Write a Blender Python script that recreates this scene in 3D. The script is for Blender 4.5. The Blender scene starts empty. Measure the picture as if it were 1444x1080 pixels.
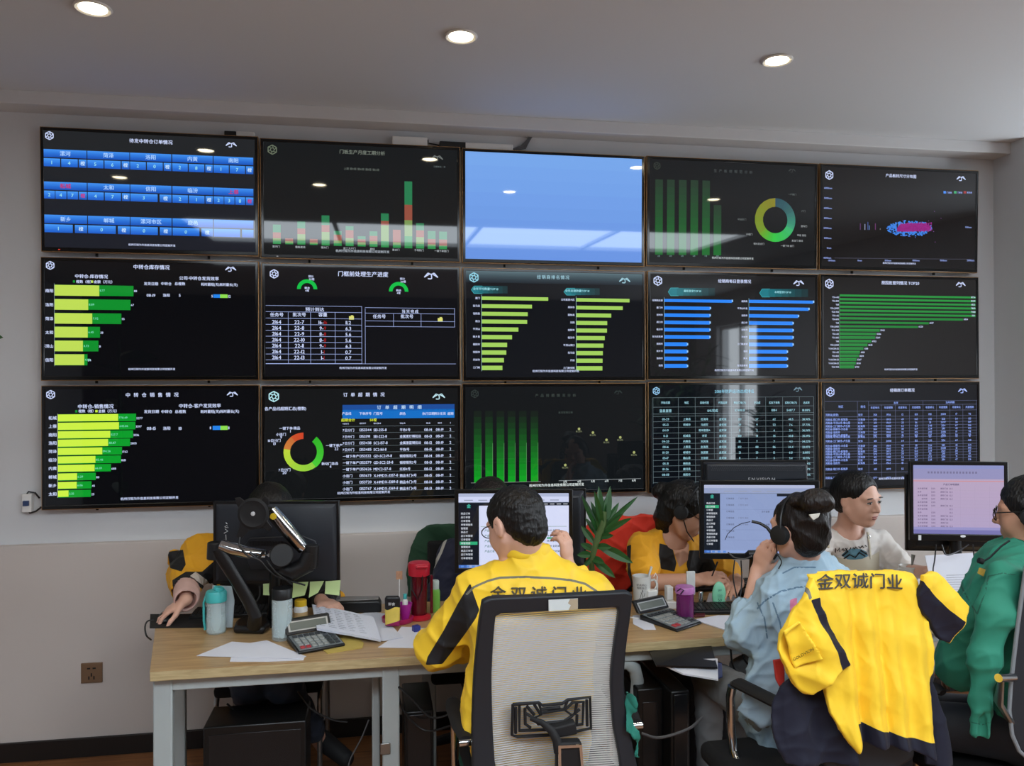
import bpy, bmesh, math, random
import numpy as np
from mathutils import Matrix, Vector
from mathutils.bvhtree import BVHTree
SC = bpy.context.scene
COL = SC.collection
random.seed(7)
rng = np.random.default_rng(7)

# ------------------------------------------------------------------ camera
FPX, YAW, PIT, ROL = 1125.0, .1675, .0037, -.0039
CAMP = np.array([1.53, -3.99, 1.72])


def ray(px, py):
    x = (px - 722) / FPX
    z = -(py - 540) / FPX
    cr, sr, cp, sp, cy, sy = math.cos(ROL), math.sin(ROL), math.cos(PIT), math.sin(PIT), math.cos(YAW), math.sin(YAW)
    x1, z1 = x * cr - z * sr, x * sr + z * cr
    y2, z2 = cp - z1 * sp, sp + z1 * cp
    return np.array([x1 * cy + y2 * sy, -x1 * sy + y2 * cy, z2])


def at(px, py, Z):
    return CAMP + ray(px, py) * Z


def on_z(px, py, z):
    d = ray(px, py)
    return CAMP + d * ((z - CAMP[2]) / d[2])


def on_y(px, py, y):
    d = ray(px, py)
    return CAMP + d * ((y - CAMP[1]) / d[1])


FWD = ray(722, 540)
RGT = ray(722 + FPX, 540) - FWD
UPV = ray(722, 540 - FPX) - FWD
cd = bpy.data.cameras.new('camera')
cd.sensor_width = 36
cd.lens = FPX / 1444 * 36
cd.clip_start = .05
camo = bpy.data.objects.new('camera', cd)
COL.objects.link(camo)
camo.matrix_world = Matrix(((RGT[0], UPV[0], -FWD[0], CAMP[0]), (RGT[1], UPV[1], -FWD[1], CAMP[1]), (RGT[2], UPV[2], -FWD[2], CAMP[2]), (0, 0, 0, 1)))
SC.camera = camo

# ------------------------------------------------------------------ world, daylight, exposure
SC.view_settings.view_transform = 'Standard'
SC.view_settings.look = 'None'
SC.view_settings.exposure = 0
SC.view_settings.gamma = 1
try:
    SC.cycles.use_denoising = True
    SC.cycles.max_bounces = 8
    SC.cycles.transparent_max_bounces = 24
except Exception:
    pass
wd = bpy.data.worlds.new('sky')
SC.world = wd
wd.use_nodes = True
wd.node_tree.nodes['Background'].inputs[0].default_value = (.83, .92, 1.0, 1)
wd.node_tree.nodes['Background'].inputs[1].default_value = 11.0

ROOM = dict(x0=-2.6, x1=6.6, y0=-8.2, y1=.07, z=3.07)
SKY = (-.25, 5.3, -5.2, -3.65)          # skylight opening x0,x1,y0,y1
WIN_FILL = (-1.75, -.35, .95, 2.75)            # unseen window added to the right wall for fill light, y0,y1,z0,z1
WIN_B = (-7.4, -6.1, .25, 2.6)            # glazed door at the far end of the right wall y0,y1,z0,z1


def portal(name, loc, rot, sx, sy):
    l = bpy.data.lights.new(name, 'AREA')
    l.shape = 'RECTANGLE'
    l.size, l.size_y = sx, sy
    l.cycles.is_portal = True
    o = bpy.data.objects.new(name, l)
    COL.objects.link(o)
    o.location = loc
    o.rotation_euler = rot


portal('skylight_portal', ((SKY[0] + SKY[1]) / 2, (SKY[2] + SKY[3]) / 2, 3.3), (0, 0, 0), SKY[1] - SKY[0], SKY[3] - SKY[2])
portal('fill_window_portal', (6.72, (WIN_FILL[0] + WIN_FILL[1]) / 2, (WIN_FILL[2] + WIN_FILL[3]) / 2), (0, math.pi / 2, 0), WIN_FILL[3] - WIN_FILL[2], WIN_FILL[1] - WIN_FILL[0])
portal('far_window_portal', (6.72, (WIN_B[0] + WIN_B[1]) / 2, (WIN_B[2] + WIN_B[3]) / 2), (0, math.pi / 2, 0), WIN_B[3] - WIN_B[2], WIN_B[1] - WIN_B[0])

# ------------------------------------------------------------------ materials


def lin(c):
    out = []
    for v in c[:3]:
        v = v / 255
        out.append(v / 12.92 if v <= .04045 else ((v + .055) / 1.055) ** 2.4)
    return (*out, 1)


MATS = {}


def mat(name, c, rough=.5, metal=0., spec=.5, em=0., var=.05, scale=25., bump=0., bscale=120., trans=0., alpha=1., stretch=None, sheen=0., regions=(), ior=1.45, coat=0.):
    """procedural principled material; regions = [(point attribute, colour)] swaps the dye where the attribute is > 0"""
    if name in MATS:
        return MATS[name]
    m = bpy.data.materials.new(name)
    MATS[name] = m
    m.use_nodes = True
    nt = m.node_tree
    N, L = nt.nodes, nt.links
    b = N['Principled BSDF']
    b.inputs['Roughness'].default_value = rough
    b.inputs['Metallic'].default_value = metal
    b.inputs['Specular IOR Level'].default_value = spec
    b.inputs['IOR'].default_value = ior
    b.inputs['Transmission Weight'].default_value = trans
    b.inputs['Alpha'].default_value = alpha
    b.inputs['Coat Weight'].default_value = coat
    b.inputs['Sheen Weight'].default_value = sheen
    col = lin(c)
    b.inputs['Base Color'].default_value = col
    if em:
        b.inputs['Base Color'].default_value = (.004, .004, .005, 1)
        b.inputs['Emission Color'].default_value = col
        b.inputs['Emission Strength'].default_value = em
        return m
    src = None
    if var or bump:
        tc = N.new('ShaderNodeTexCoord')
        mp = N.new('ShaderNodeMapping')
        L.new(tc.outputs['Object'], mp.inputs['Vector'])
        if stretch:
            mp.inputs['Scale'].default_value = stretch
    if var:
        nz = N.new('ShaderNodeTexNoise')
        nz.inputs['Scale'].default_value = scale
        nz.inputs['Detail'].default_value = 4
        L.new(mp.outputs[0], nz.inputs['Vector'])
        mx = N.new('ShaderNodeMix')
        mx.data_type = 'RGBA'
        mx.inputs['A'].default_value = tuple(v * (1 - var) for v in col[:3]) + (1,)
        mx.inputs['B'].default_value = tuple(min(1, v * (1 + var)) for v in col[:3]) + (1,)
        L.new(nz.outputs['Fac'], mx.inputs['Factor'])
        src = mx.outputs['Result']
    for at_, rc in regions:
        a = N.new('ShaderNodeAttribute')
        a.attribute_name = at_
        g = N.new('ShaderNodeMath')
        g.operation = 'GREATER_THAN'
        g.inputs[1].default_value = 0
        L.new(a.outputs['Fac'], g.inputs[0])
        mx = N.new('ShaderNodeMix')
        mx.data_type = 'RGBA'
        if src:
            L.new(src, mx.inputs['A'])
        else:
            mx.inputs['A'].default_value = col
        mx.inputs['B'].default_value = lin(rc)
        L.new(g.outputs[0], mx.inputs['Factor'])
        src = mx.outputs['Result']
    if src:
        L.new(src, b.inputs['Base Color'])
    if bump:
        n2 = N.new('ShaderNodeTexNoise')
        n2.inputs['Scale'].default_value = bscale
        n2.inputs['Detail'].default_value = 3
        L.new(mp.outputs[0], n2.inputs['Vector'])
        bp = N.new('ShaderNodeBump')
        bp.inputs['Strength'].default_value = bump
        bp.inputs['Distance'].default_value = .01
        L.new(n2.outputs['Fac'], bp.inputs['Height'])
        L.new(bp.outputs[0], b.inputs['Normal'])
    return m


def glow(c, k=1.0):
    """lit display pixels under glossy glass"""
    return mat('display_%d_%d_%d_%d' % (c[0], c[1], c[2], int(k * 100)), c, rough=.03, em=k)


def wood(name, c1, c2, stretch, scale=6, rough=.4, planks=None):
    m = bpy.data.materials.new(name)
    m.use_nodes = True
    nt = m.node_tree
    N, L = nt.nodes, nt.links
    b = N['Principled BSDF']
    b.inputs['Roughness'].default_value = rough
    tc = N.new('ShaderNodeTexCoord')
    mp = N.new('ShaderNodeMapping')
    mp.inputs['Scale'].default_value = stretch
    L.new(tc.outputs['Object'], mp.inputs['Vector'])
    nz = N.new('ShaderNodeTexNoise')
    nz.inputs['Scale'].default_value = scale
    nz.inputs['Detail'].default_value = 8
    nz.inputs['Distortion'].default_value = .6
    L.new(mp.outputs[0], nz.inputs['Vector'])
    rp = N.new('ShaderNodeValToRGB')
    rp.color_ramp.elements[0].position = .3
    rp.color_ramp.elements[1].position = .7
    rp.color_ramp.elements[0].color = lin(c1)
    rp.color_ramp.elements[1].color = lin(c2)
    L.new(nz.outputs['Fac'], rp.inputs['Fac'])
    out = rp.outputs[0]
    if planks:
        br = N.new('ShaderNodeTexBrick')
        br.inputs['Scale'].default_value = 1
        br.inputs['Brick Width'].default_value = planks[0]
        br.inputs['Row Height'].default_value = planks[1]
        br.inputs['Mortar Size'].default_value = .002
        br.inputs['Color1'].default_value = (.85, .85, .85, 1)
        br.inputs['Color2'].default_value = (1, 1, 1, 1)
        br.inputs['Mortar'].default_value = (.35, .3, .25, 1)
        L.new(tc.outputs['Object'], br.inputs['Vector'])
        mx = N.new('ShaderNodeMix')
        mx.data_type = 'RGBA'
        mx.blend_type = 'MULTIPLY'
        mx.inputs['Factor'].default_value = 1
        L.new(out, mx.inputs['A'])
        L.new(br.outputs['Color'], mx.inputs['B'])
        out = mx.outputs['Result']
    L.new(out, b.inputs['Base Color'])
    MATS[name] = m
    return m


# ------------------------------------------------------------------ object helpers
WM = {}


def link(o, parent=None):
    COL.objects.link(o)
    if parent is not None:
        o.parent = parent
    return o


def tag(o, label=None, cat=None, group=None, kind=None):
    if label:
        o['label'] = label
    if cat:
        o['category'] = cat
    if group:
        o['group'] = group
    if kind:
        o['kind'] = kind
    return o


def thing(name, label, cat, loc=(0, 0, 0), group=None, rz=0.):
    o = bpy.data.objects.new(name, None)
    o.empty_display_size = .05
    o.location = tuple(float(v) for v in loc)
    o.rotation_euler = (0, 0, rz)
    link(o)
    WM[o.name] = Matrix.Translation(o.location) @ Matrix.Rotation(rz, 4, 'Z')
    return tag(o, label, cat, group)


def root_matrix(o):
    while o is not None:
        if o.name in WM:
            return WM[o.name]
        o = o.parent
    return Matrix.Identity(4)


def copy_tree(o, parent=None):
    c = o.copy()
    COL.objects.link(c)
    if parent is not None:
        c.parent = parent
    for ch in list(o.children):
        copy_tree(ch, c)
    return c


def set_np_mesh(me, V, polys_flat, starts, totals):
    me.vertices.add(len(V))
    me.vertices.foreach_set('co', np.asarray(V, np.float32).ravel())
    me.loops.add(len(polys_flat))
    me.loops.foreach_set('vertex_index', np.asarray(polys_flat, np.int32))
    me.polygons.add(len(starts))
    me.polygons.foreach_set('loop_start', np.asarray(starts, np.int32))
    me.update(calc_edges=True)


class MB:
    """collects primitives in world space and links them as ONE mesh"""

    def __init__(s):
        s.v, s.f, s.m = [], [], []

    def add(s, V, Fc, m=0):
        o = len(s.v)
        s.v.extend([tuple(float(c) for c in p) for p in V])
        for q in Fc:
            s.f.append([i + o for i in q])
            s.m.append(m)
        return s

    def box(s, c, size, R=None, m=0):
        c = np.array(c, float)
        hx, hy, hz = [d / 2 for d in size]
        P = np.array([[x, y, z] for x in (-hx, hx) for y in (-hy, hy) for z in (-hz, hz)])
        if R is not None:
            P = P @ np.array(R).T
        return s.add(P + c, [(0, 1, 3, 2), (4, 6, 7, 5), (0, 4, 5, 1), (2, 3, 7, 6), (0, 2, 6, 4), (1, 5, 7, 3)], m)

    def span(s, lo, hi, m=0):
        lo, hi = np.array(lo, float), np.array(hi, float)
        return s.box((lo + hi) / 2, hi - lo, None, m)

    def tube(s, pts, r, n=10, m=0, cap=True, flat=None):
        pts = np.array(pts, float)
        k = len(pts)
        rr = np.full(k, r, float) if np.isscalar(r) else np.array(r, float)
        T = np.gradient(pts, axis=0)
        T /= np.linalg.norm(T, axis=1)[:, None] + 1e-12
        a = np.array([0, 0, 1.]) if abs(T[0][2]) < .9 else np.array([1., 0, 0])
        if flat is not None:
            a = np.array(flat[0], float)
        u = a - T[0] * a.dot(T[0])
        u /= np.linalg.norm(u)
        V = []
        for i in range(k):
            u = u - T[i] * u.dot(T[i])
            u /= np.linalg.norm(u) + 1e-12
            w = np.cross(T[i], u)
            fl = flat[1] if flat is not None else 1.
            for j in range(n):
                t = 2 * math.pi * j / n
                V.append(pts[i] + rr[i] * (math.cos(t) * u * fl + math.sin(t) * w))
        Fc = []
        for i in range(k - 1):
            for j in range(n):
                j2 = (j + 1) % n
                Fc.append((i * n + j, i * n + j2, (i + 1) * n + j2, (i + 1) * n + j))
        if cap:
            Fc.append(tuple(range(n - 1, -1, -1)))
            Fc.append(tuple((k - 1) * n + j for j in range(n)))
        return s.add(V, Fc, m)

    def cyl(s, a, b, r1, r2=None, n=24, m=0):
        a, b = np.array(a, float), np.array(b, float)
        return s.tube([a, b], [r1, r1 if r2 is None else r2], n, m)

    def lathe(s, prof, o=(0, 0, 0), n=32, m=0, R=None):
        V, Fc = [], []
        for r, z in prof:
            for j in range(n):
                t = 2 * math.pi * j / n
                V.append((r * math.cos(t), r * math.sin(t), z))
        k = len(prof)
        for i in range(k - 1):
            for j in range(n):
                j2 = (j + 1) % n
                Fc.append((i * n + j, i * n + j2, (i + 1) * n + j2, (i + 1) * n + j))
        if prof[0][0] > 1e-5:
            Fc.append(tuple(range(n - 1, -1, -1)))
        if prof[-1][0] > 1e-5:
            Fc.append(tuple((k - 1) * n + j for j in range(n)))
        V = np.array(V)
        if R is not None:
            V = V @ np.array(R).T
        return s.add(V + np.array(o), Fc, m)

    def prism(s, poly, ext, m=0):
        P = np.array(poly, float)
        e = np.array(ext, float)
        n = len(P)
        nrm = np.zeros(3)
        for i in range(n):
            nrm += np.cross(P[i], P[(i + 1) % n])
        if nrm.dot(e) > 0:
            P = P[::-1]
        V = np.vstack([P, P + e])
        Fc = [tuple(range(n)), tuple(range(2 * n - 1, n - 1, -1))]
        for i in range(n):
            j = (i + 1) % n
            Fc.append((j, i, n + i, n + j))
        return s.add(V, Fc, m)

    def ring(s, outer, inner, ext, m=0):
        """prism with one hole; outer and inner have equal point counts"""
        A, B = np.array(outer, float), np.array(inner, float)
        e = np.array(ext, float)
        n = len(A)
        V = np.vstack([A, B, A + e, B + e])
        Fc = []
        for i in range(n):
            j = (i + 1) % n
            Fc += [(i, j, n + j, n + i), (2 * n + i, 3 * n + i, 3 * n + j, 2 * n + j), (i, 2 * n + i, 2 * n + j, j), (n + i, n + j, 3 * n + j, 3 * n + i)]
        return s.add(V, Fc, m)

    def build(s, name, mats, parent=None, bev=0., seg=2, ang=35, smooth=True, fix=True):
        if not isinstance(mats, (list, tuple)):
            mats = [mats]
        me = bpy.data.meshes.new(name)
        V = np.array(s.v)
        if parent is not None:
            M = np.array(root_matrix(parent).inverted())
            V = V @ M[:3, :3].T + M[:3, 3]
        flat = [i for f in s.f for i in f]
        tot = [len(f) for f in s.f]
        st = np.concatenate([[0], np.cumsum(tot)[:-1]])
        set_np_mesh(me, V, flat, st, tot)
        for m in mats:
            me.materials.append(m)
        if len(mats) > 1:
            me.polygons.foreach_set('material_index', np.array(s.m, np.int32))
        if fix:
            bm = bmesh.new()
            bm.from_mesh(me)
            bmesh.ops.recalc_face_normals(bm, faces=bm.faces)
            bm.to_mesh(me)
            bm.free()
        if smooth:
            me.shade_smooth()
            me.set_sharp_from_angle(angle=math.radians(ang))
        o = bpy.data.objects.new(name, me)
        link(o, parent)
        if bev:
            b = o.modifiers.new('bevel', 'BEVEL')
            b.width = bev
            b.segments = seg
            b.limit_method = 'ANGLE'
            b.angle_limit = math.radians(40)
        return o


class Frame:
    """a plane in the room: origin, unit u (right), v (up), n (out of the plane)"""

    def __init__(s, O, U, V):
        s.O = np.array(O, float)
        s.U = np.array(U, float) / np.linalg.norm(U)
        V = np.array(V, float)
        V = V - s.U * V.dot(s.U)
        s.V = V / np.linalg.norm(V)
        s.N = np.cross(s.U, s.V)
        if s.N.dot(CAMP - s.O) < 0:
            s.N = -s.N

    def px(s, x, y):
        d = ray(x, y)
        t = (s.O - CAMP).dot(s.N) / d.dot(s.N)
        p = CAMP + d * t - s.O
        return np.array([p.dot(s.U), p.dot(s.V)])

    def p(s, u, v, w=0.):
        return s.O + s.U * u + s.V * v + s.N * w

    def pp(s, x, y, w=0.):
        u, v = s.px(x, y)
        return s.p(u, v, w)

    def R(s):
        return np.c_[s.U, s.V, s.N]


def face_frame(px, py, Z, turn=0., tilt=0.):
    """plane through a point, facing the camera's way, turned about the vertical and tipped back"""
    a = turn - YAW
    U = np.array([math.cos(a), math.sin(a), 0])
    back = np.array([-math.sin(a), math.cos(a), 0])
    V = np.array([0, 0, 1.]) * math.cos(tilt) + back * math.sin(tilt)
    return Frame(at(px, py, Z), U, V)


# glyphs -----------------------------------------------------------
GL = {}


def glyph(c, bold):
    k = c
    if k not in GL:
        cu = bpy.data.curves.new('g', 'FONT')
        cu.body = c
        cu.resolution_u = 2
        o = bpy.data.objects.new('g', cu)
        COL.objects.link(o)
        dg = bpy.context.evaluated_depsgraph_get()
        me = bpy.data.meshes.new_from_object(o.evaluated_get(dg))
        V = np.array([v.co[:] for v in me.vertices]) if len(me.vertices) else np.zeros((0, 3))
        Fc = [tuple(p.vertices) for p in me.polygons]
        bpy.data.objects.remove(o)
        bpy.data.curves.remove(cu)
        bpy.data.meshes.remove(me)
        cjk = ord(c) > 0x2e80
        if len(V):
            if not cjk:
                V[:, 0] -= V[:, 0].min()
            w = 1.0 if cjk else V[:, 0].max() + .09
        else:
            w = .3
        GL[k] = (V, Fc, w)
    return GL[k]


def text_geo(s, h=1., align='c', bold=.0, sx=1.):
    """2-D geometry of a line of writing, centred on the origin in height; h = height of a character"""
    x = 0
    V, Fc = [], []
    gap = sx - 1 if sx > 1.1 else 0          # wide setting spaces the characters, it does not stretch them
    if gap:
        sx = 1.
    for c in s:
        g, f, w = glyph(c, bold)
        x += w * gap / 2
        o = len(V)
        V.extend([(p[0] + x, p[1] - .36) for p in g])
        Fc.extend([tuple(i + o for i in q) for q in f])
        x += w + w * gap / 2
    V = np.array(V) if V else np.zeros((0, 2))
    if V.size and all(ord(c) < 0x2e80 for c in s):
        h = h * 1.18
    V = V * h / .88
    tw = x * h / .88
    if len(V):
        V[:, 0] = (V[:, 0] - {'c': tw / 2, 'l': 0, 'r': tw}[align]) * sx
    return V, Fc, tw


def thicken(V, Fc, d):
    """heavier strokes: the same outlines laid a little to either side"""
    n = len(V)
    if not n:
        return V, Fc
    V2 = np.vstack([V + np.array([-d / 2, -d / 3]), V + np.array([d / 2, d / 3])])
    return V2, list(Fc) + [tuple(i + n for i in f) for f in Fc]


# signed distance modelling -----------------------------------------
A3 = lambda p: np.array(p, np.float32)


def unit(v):
    v = np.array(v, float)
    return v / (np.linalg.norm(v) + 1e-12)


class SD:
    def __init__(s, lo, hi, h):
        s.h = h
        s.lo = np.array(lo, float)
        n = np.ceil((np.array(hi) - s.lo) / h).astype(int) + 1
        s.ax = [np.float32(s.lo[i] + h * np.arange(n[i])) for i in range(3)]
        s.F = np.full(tuple(n), .3, np.float32)

    def sub(s, lo, hi):
        sl = []
        for i in range(3):
            a = int(max(0, math.floor((lo[i] - s.lo[i]) / s.h)))
            b = int(min(len(s.ax[i]), math.ceil((hi[i] - s.lo[i]) / s.h) + 1))
            if b <= a:
                return None
            sl.append(slice(a, b))
        return tuple(sl)

    def pts(s, sl):
        return s.ax[0][sl[0]][:, None, None], s.ax[1][sl[1]][None, :, None], s.ax[2][sl[2]][None, None, :]

    def put(s, d, sl, k, op):
        Fo = s.F[sl]
        if op == 'u':
            if k > 0:
                h = np.clip(.5 + .5 * (Fo - d) / k, 0, 1)
                s.F[sl] = Fo * (1 - h) + d * h - k * h * (1 - h)
            else:
                s.F[sl] = np.minimum(Fo, d)
        else:
            d = -d
            if k > 0:
                h = np.clip(.5 - .5 * (Fo - d) / k, 0, 1)
                s.F[sl] = Fo * (1 - h) + d * h + k * h * (1 - h)
            else:
                s.F[sl] = np.maximum(Fo, d)

    def cap(s, a, b, ra, rb=None, k=.015, op='u'):
        rb = ra if rb is None else rb
        a, b = A3(a), A3(b)
        m = max(ra, rb) + k + 2 * s.h
        sl = s.sub(np.minimum(a, b) - m, np.maximum(a, b) + m)
        if sl is None:
            return s
        X, Y, Z = s.pts(sl)
        X, Y, Z = X - a[0], Y - a[1], Z - a[2]
        d = b - a
        L2 = float(d.dot(d)) + 1e-12
        t = np.clip((X * d[0] + Y * d[1] + Z * d[2]) / L2, 0, 1)
        q = np.sqrt((X - t * d[0]) ** 2 + (Y - t * d[1]) ** 2 + (Z - t * d[2]) ** 2) - (ra + (rb - ra) * t)
        s.put(q, sl, k, op)
        return s

    def chain(s, P, r, k=.015):
        for i in range(len(P) - 1):
            s.cap(P[i], P[i + 1], r[i], r[i + 1], k)
        return s

    def ecap(s, a, b, r1, r2, u, k=.02, op='u'):
        """capsule with an elliptical section: r = (radius along u, radius across)"""
        a, b, u = A3(a), A3(b), A3(u)
        d = b - a
        L2 = float(d.dot(d)) + 1e-12
        dn = d / math.sqrt(L2)
        u = u - dn * u.dot(dn)
        u /= np.linalg.norm(u)
        w = np.cross(dn, u)
        m = max(*r1, *r2) + k + 2 * s.h
        sl = s.sub(np.minimum(a, b) - m, np.maximum(a, b) + m)
        if sl is None:
            return s
        X, Y, Z = s.pts(sl)
        X, Y, Z = X - a[0], Y - a[1], Z - a[2]
        t0 = (X * d[0] + Y * d[1] + Z * d[2]) / L2
        t = np.clip(t0, 0, 1)
        qu = X * u[0] + Y * u[1] + Z * u[2]
        qw = X * w[0] + Y * w[1] + Z * w[2]
        qa = (t0 - t) * math.sqrt(L2)
        ru = r1[0] + (r2[0] - r1[0]) * t
        rw = r1[1] + (r2[1] - r1[1]) * t
        rm = np.minimum(ru, rw)
        k0 = np.sqrt((qu / ru) ** 2 + (qw / rw) ** 2 + (qa / rm) ** 2)
        k1 = np.sqrt((qu / ru ** 2) ** 2 + (qw / rw ** 2) ** 2 + (qa / rm ** 2) ** 2) + 1e-6
        s.put(np.where(k0 < .5, (k0 - 1) * rm, k0 * (k0 - 1) / k1), sl, k, op)
        return s

    def ell(s, c, r, R=None, k=.015, op='u'):
        """ellipsoid; columns of R are its axes"""
        c = A3(c)
        m = max(r) + k + 2 * s.h
        sl = s.sub(c - m, c + m)
        if sl is None:
            return s
        X, Y, Z = s.pts(sl)
        X, Y, Z = X - c[0], Y - c[1], Z - c[2]
        if R is not None:
            R = np.array(R, np.float32)
            X, Y, Z = [X * R[0, i] + Y * R[1, i] + Z * R[2, i] for i in range(3)]
        k0 = np.sqrt((X / r[0]) ** 2 + (Y / r[1]) ** 2 + (Z / r[2]) ** 2)
        k1 = np.sqrt((X / r[0] ** 2) ** 2 + (Y / r[1] ** 2) ** 2 + (Z / r[2] ** 2) ** 2) + 1e-6
        s.put(np.where(k0 < .5, (k0 - 1) * min(r), k0 * (k0 - 1) / k1), sl, k, op)
        return s

    def cut(s, p, n, k=0.):
        """removes what lies on the side n points to"""
        n = A3(unit(n))
        p = A3(p)
        sl = (slice(None),) * 3
        X, Y, Z = s.pts(sl)
        d = (X - p[0]) * n[0] + (Y - p[1]) * n[1] + (Z - p[2]) * n[2]
        if k > 0:
            h = np.clip(.5 - .5 * (s.F - d) / k, 0, 1)
            s.F = s.F * (1 - h) + d * h + k * h * (1 - h)
        else:
            s.F = np.maximum(s.F, d)
        return s

    def sheet(s, poly, wfun, th, k=.01, m=.004):
        """cloth sheet in local axes (x,y in the plane, z out): outline poly, mid surface wfun(x,y), half thickness th"""
        P = np.array(poly, np.float32)
        lo = P.min(0) - .03
        hi = P.max(0) + .03
        sl = s.sub((lo[0], lo[1], s.lo[2]), (hi[0], hi[1], s.ax[2][-1]))
        X, Y, Z = s.pts(sl)
        d2 = poly_sdf(P, X[:, :, 0], Y[:, :, 0])
        W = wfun(X[:, :, 0], Y[:, :, 0])
        q = np.abs(Z - W[:, :, None]) - th
        a, b = d2[:, :, None] + m, q + m
        d = np.minimum(np.maximum(a, b), 0) + np.sqrt(np.maximum(a, 0) ** 2 + np.maximum(b, 0) ** 2) - m
        s.put(d, sl, k, 'u')
        return s

    def mesh(s, relax=1):
        F = s.F
        F[0], F[-1] = .1, .1
        F[:, 0], F[:, -1] = .1, .1
        F[:, :, 0], F[:, :, -1] = .1, .1
        S = F < 0
        n = np.array(F.shape)
        c = np.zeros(tuple(n - 1), np.uint8)
        offs = [(i, j, k) for i in (0, 1) for j in (0, 1) for k in (0, 1)]
        for i, j, k in offs:
            c += S[i:n[0] - 1 + i, j:n[1] - 1 + j, k:n[2] - 1 + k]
        act = (c > 0) & (c < 8)
        idx = np.argwhere(act)
        ids = np.full(act.shape, -1, np.int64)
        ids[act] = np.arange(len(idx))
        vals = np.stack([F[idx[:, 0] + i, idx[:, 1] + j, idx[:, 2] + k] for i, j, k in offs], 1)
        acc = np.zeros((len(idx), 3))
        cnt = np.zeros(len(idx))
        for a in range(8):
            for b in range(a + 1, 8):
                da = np.array(offs[b]) - np.array(offs[a])
                if np.abs(da).sum() != 1:
                    continue
                fa, fb = vals[:, a], vals[:, b]
                x = (fa < 0) != (fb < 0)
                t = np.where(x, fa / (fa - fb + 1e-12), 0)
                acc += np.where(x[:, None], np.array(offs[a]) + t[:, None] * da, 0)
                cnt += x
        V = s.lo + s.h * (idx + acc / cnt[:, None])
        Q = []
        for axs in range(3):
            sa = [slice(None)] * 3
            sb = [slice(None)] * 3
            sa[axs] = slice(0, n[axs] - 1)
            sb[axs] = slice(1, n[axs])
            A, B = S[tuple(sa)], S[tuple(sb)]
            e = np.argwhere(A != B)
            if not len(e):
                continue
            fl = A[tuple(e.T)]
            o1, o2 = [(1, 2), (2, 0), (0, 1)][axs]
            qs = []
            for d1, d2 in ((0, 0), (1, 0), (1, 1), (0, 1)):
                q = e.copy()
                q[:, o1] -= d1
                q[:, o2] -= d2
                qs.append(ids[tuple(q.T)])
            q = np.stack(qs, 1)
            q[~fl] = q[~fl][:, ::-1]
            Q.append(q)
        Q = np.vstack(Q)
        for _ in range(relax):
            ac = np.zeros_like(V)
            ct = np.zeros(len(V))
            for a in range(4):
                b = (a + 1) % 4
                np.add.at(ac, Q[:, a], V[Q[:, b]])
                np.add.at(ct, Q[:, a], 1)
                np.add.at(ac, Q[:, b], V[Q[:, a]])
                np.add.at(ct, Q[:, b], 1)
            V = V * .5 + .5 * ac / ct[:, None]
        return V, Q


def poly_sdf(P, X, Y):
    d = np.full(X.shape if X.shape[1:] and X.shape[1] > 1 else np.broadcast(X, Y).shape, 1e9, np.float32)
    sgn = np.ones(d.shape, np.float32)
    n = len(P)
    j = n - 1
    for i in range(n):
        e = P[j] - P[i]
        wx, wy = X - P[i][0], Y - P[i][1]
        t = np.clip((wx * e[0] + wy * e[1]) / (e.dot(e) + 1e-12), 0, 1)
        d = np.minimum(d, (wx - e[0] * t) ** 2 + (wy - e[1] * t) ** 2)
        c1, c2 = Y >= P[i][1], Y < P[j][1]
        c3 = e[0] * wy > e[1] * wx
        flip = (c1 & c2 & c3) | (~c1 & ~c2 & ~c3)
        sgn = np.where(flip, -sgn, sgn)
        j = i
    return sgn * np.sqrt(d)


def vnormals(V, Q):
    n = np.zeros_like(V)
    fn = np.cross(V[Q[:, 2]] - V[Q[:, 0]], V[Q[:, 3]] - V[Q[:, 1]])
    for a in range(4):
        np.add.at(n, Q[:, a], fn)
    return n / (np.linalg.norm(n, axis=1)[:, None] + 1e-12)


def folds(V, seed, freq=28., n=7):
    r = np.random.default_rng(seed)
    out = np.zeros(len(V))
    for i in range(n):
        d = unit(r.normal(size=3))
        f = freq * r.uniform(.5, 1.6)
        w = V @ d * f + r.uniform(0, 6) + 1.2 * np.sin(V @ unit(r.normal(size=3)) * f * .6)
        out += (1 - np.abs(np.sin(w * .5))) ** 2 - .3
    return out / n * 3


SOLID = {}


def solid(name, sd, mats, parent=None, attrs=None, wr=None, relax=1, frame=None, keep=False, post=None):
    """mesh the field; wr=(amplitude, seed, frequency) creases cloth along its normals"""
    V, Q = sd.mesh(relax) if isinstance(sd, SD) else sd
    if wr:
        V = V + vnormals(V, Q) * (folds(V, wr[1], wr[2] if len(wr) > 2 else 28.) * wr[0])[:, None]
    at_ = {k: f(V) for k, f in (attrs or {}).items()}
    if frame is not None:
        V = frame.O + V @ frame.R().T
        if np.linalg.det(frame.R()) < 0:
            Q = Q[:, ::-1]
    if post is not None:
        V = post(V)
    W = V
    if parent is not None:
        M = np.array(root_matrix(parent).inverted())
        W = V @ M[:3, :3].T + M[:3, 3]
    me = bpy.data.meshes.new(name)
    set_np_mesh(me, W, Q.ravel(), np.arange(len(Q)) * 4, np.full(len(Q), 4))
    for m in (mats if isinstance(mats, (list, tuple)) else [mats]):
        me.materials.append(m)
    for k, a in at_.items():
        t = me.attributes.new(k, 'FLOAT', 'POINT')
        t.data.foreach_set('value', np.asarray(a, np.float32))
    me.shade_smooth()
    o = bpy.data.objects.new(name, me)
    link(o, parent)
    if keep:
        SOLID[o.name] = (V, Q)
    return o


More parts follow.
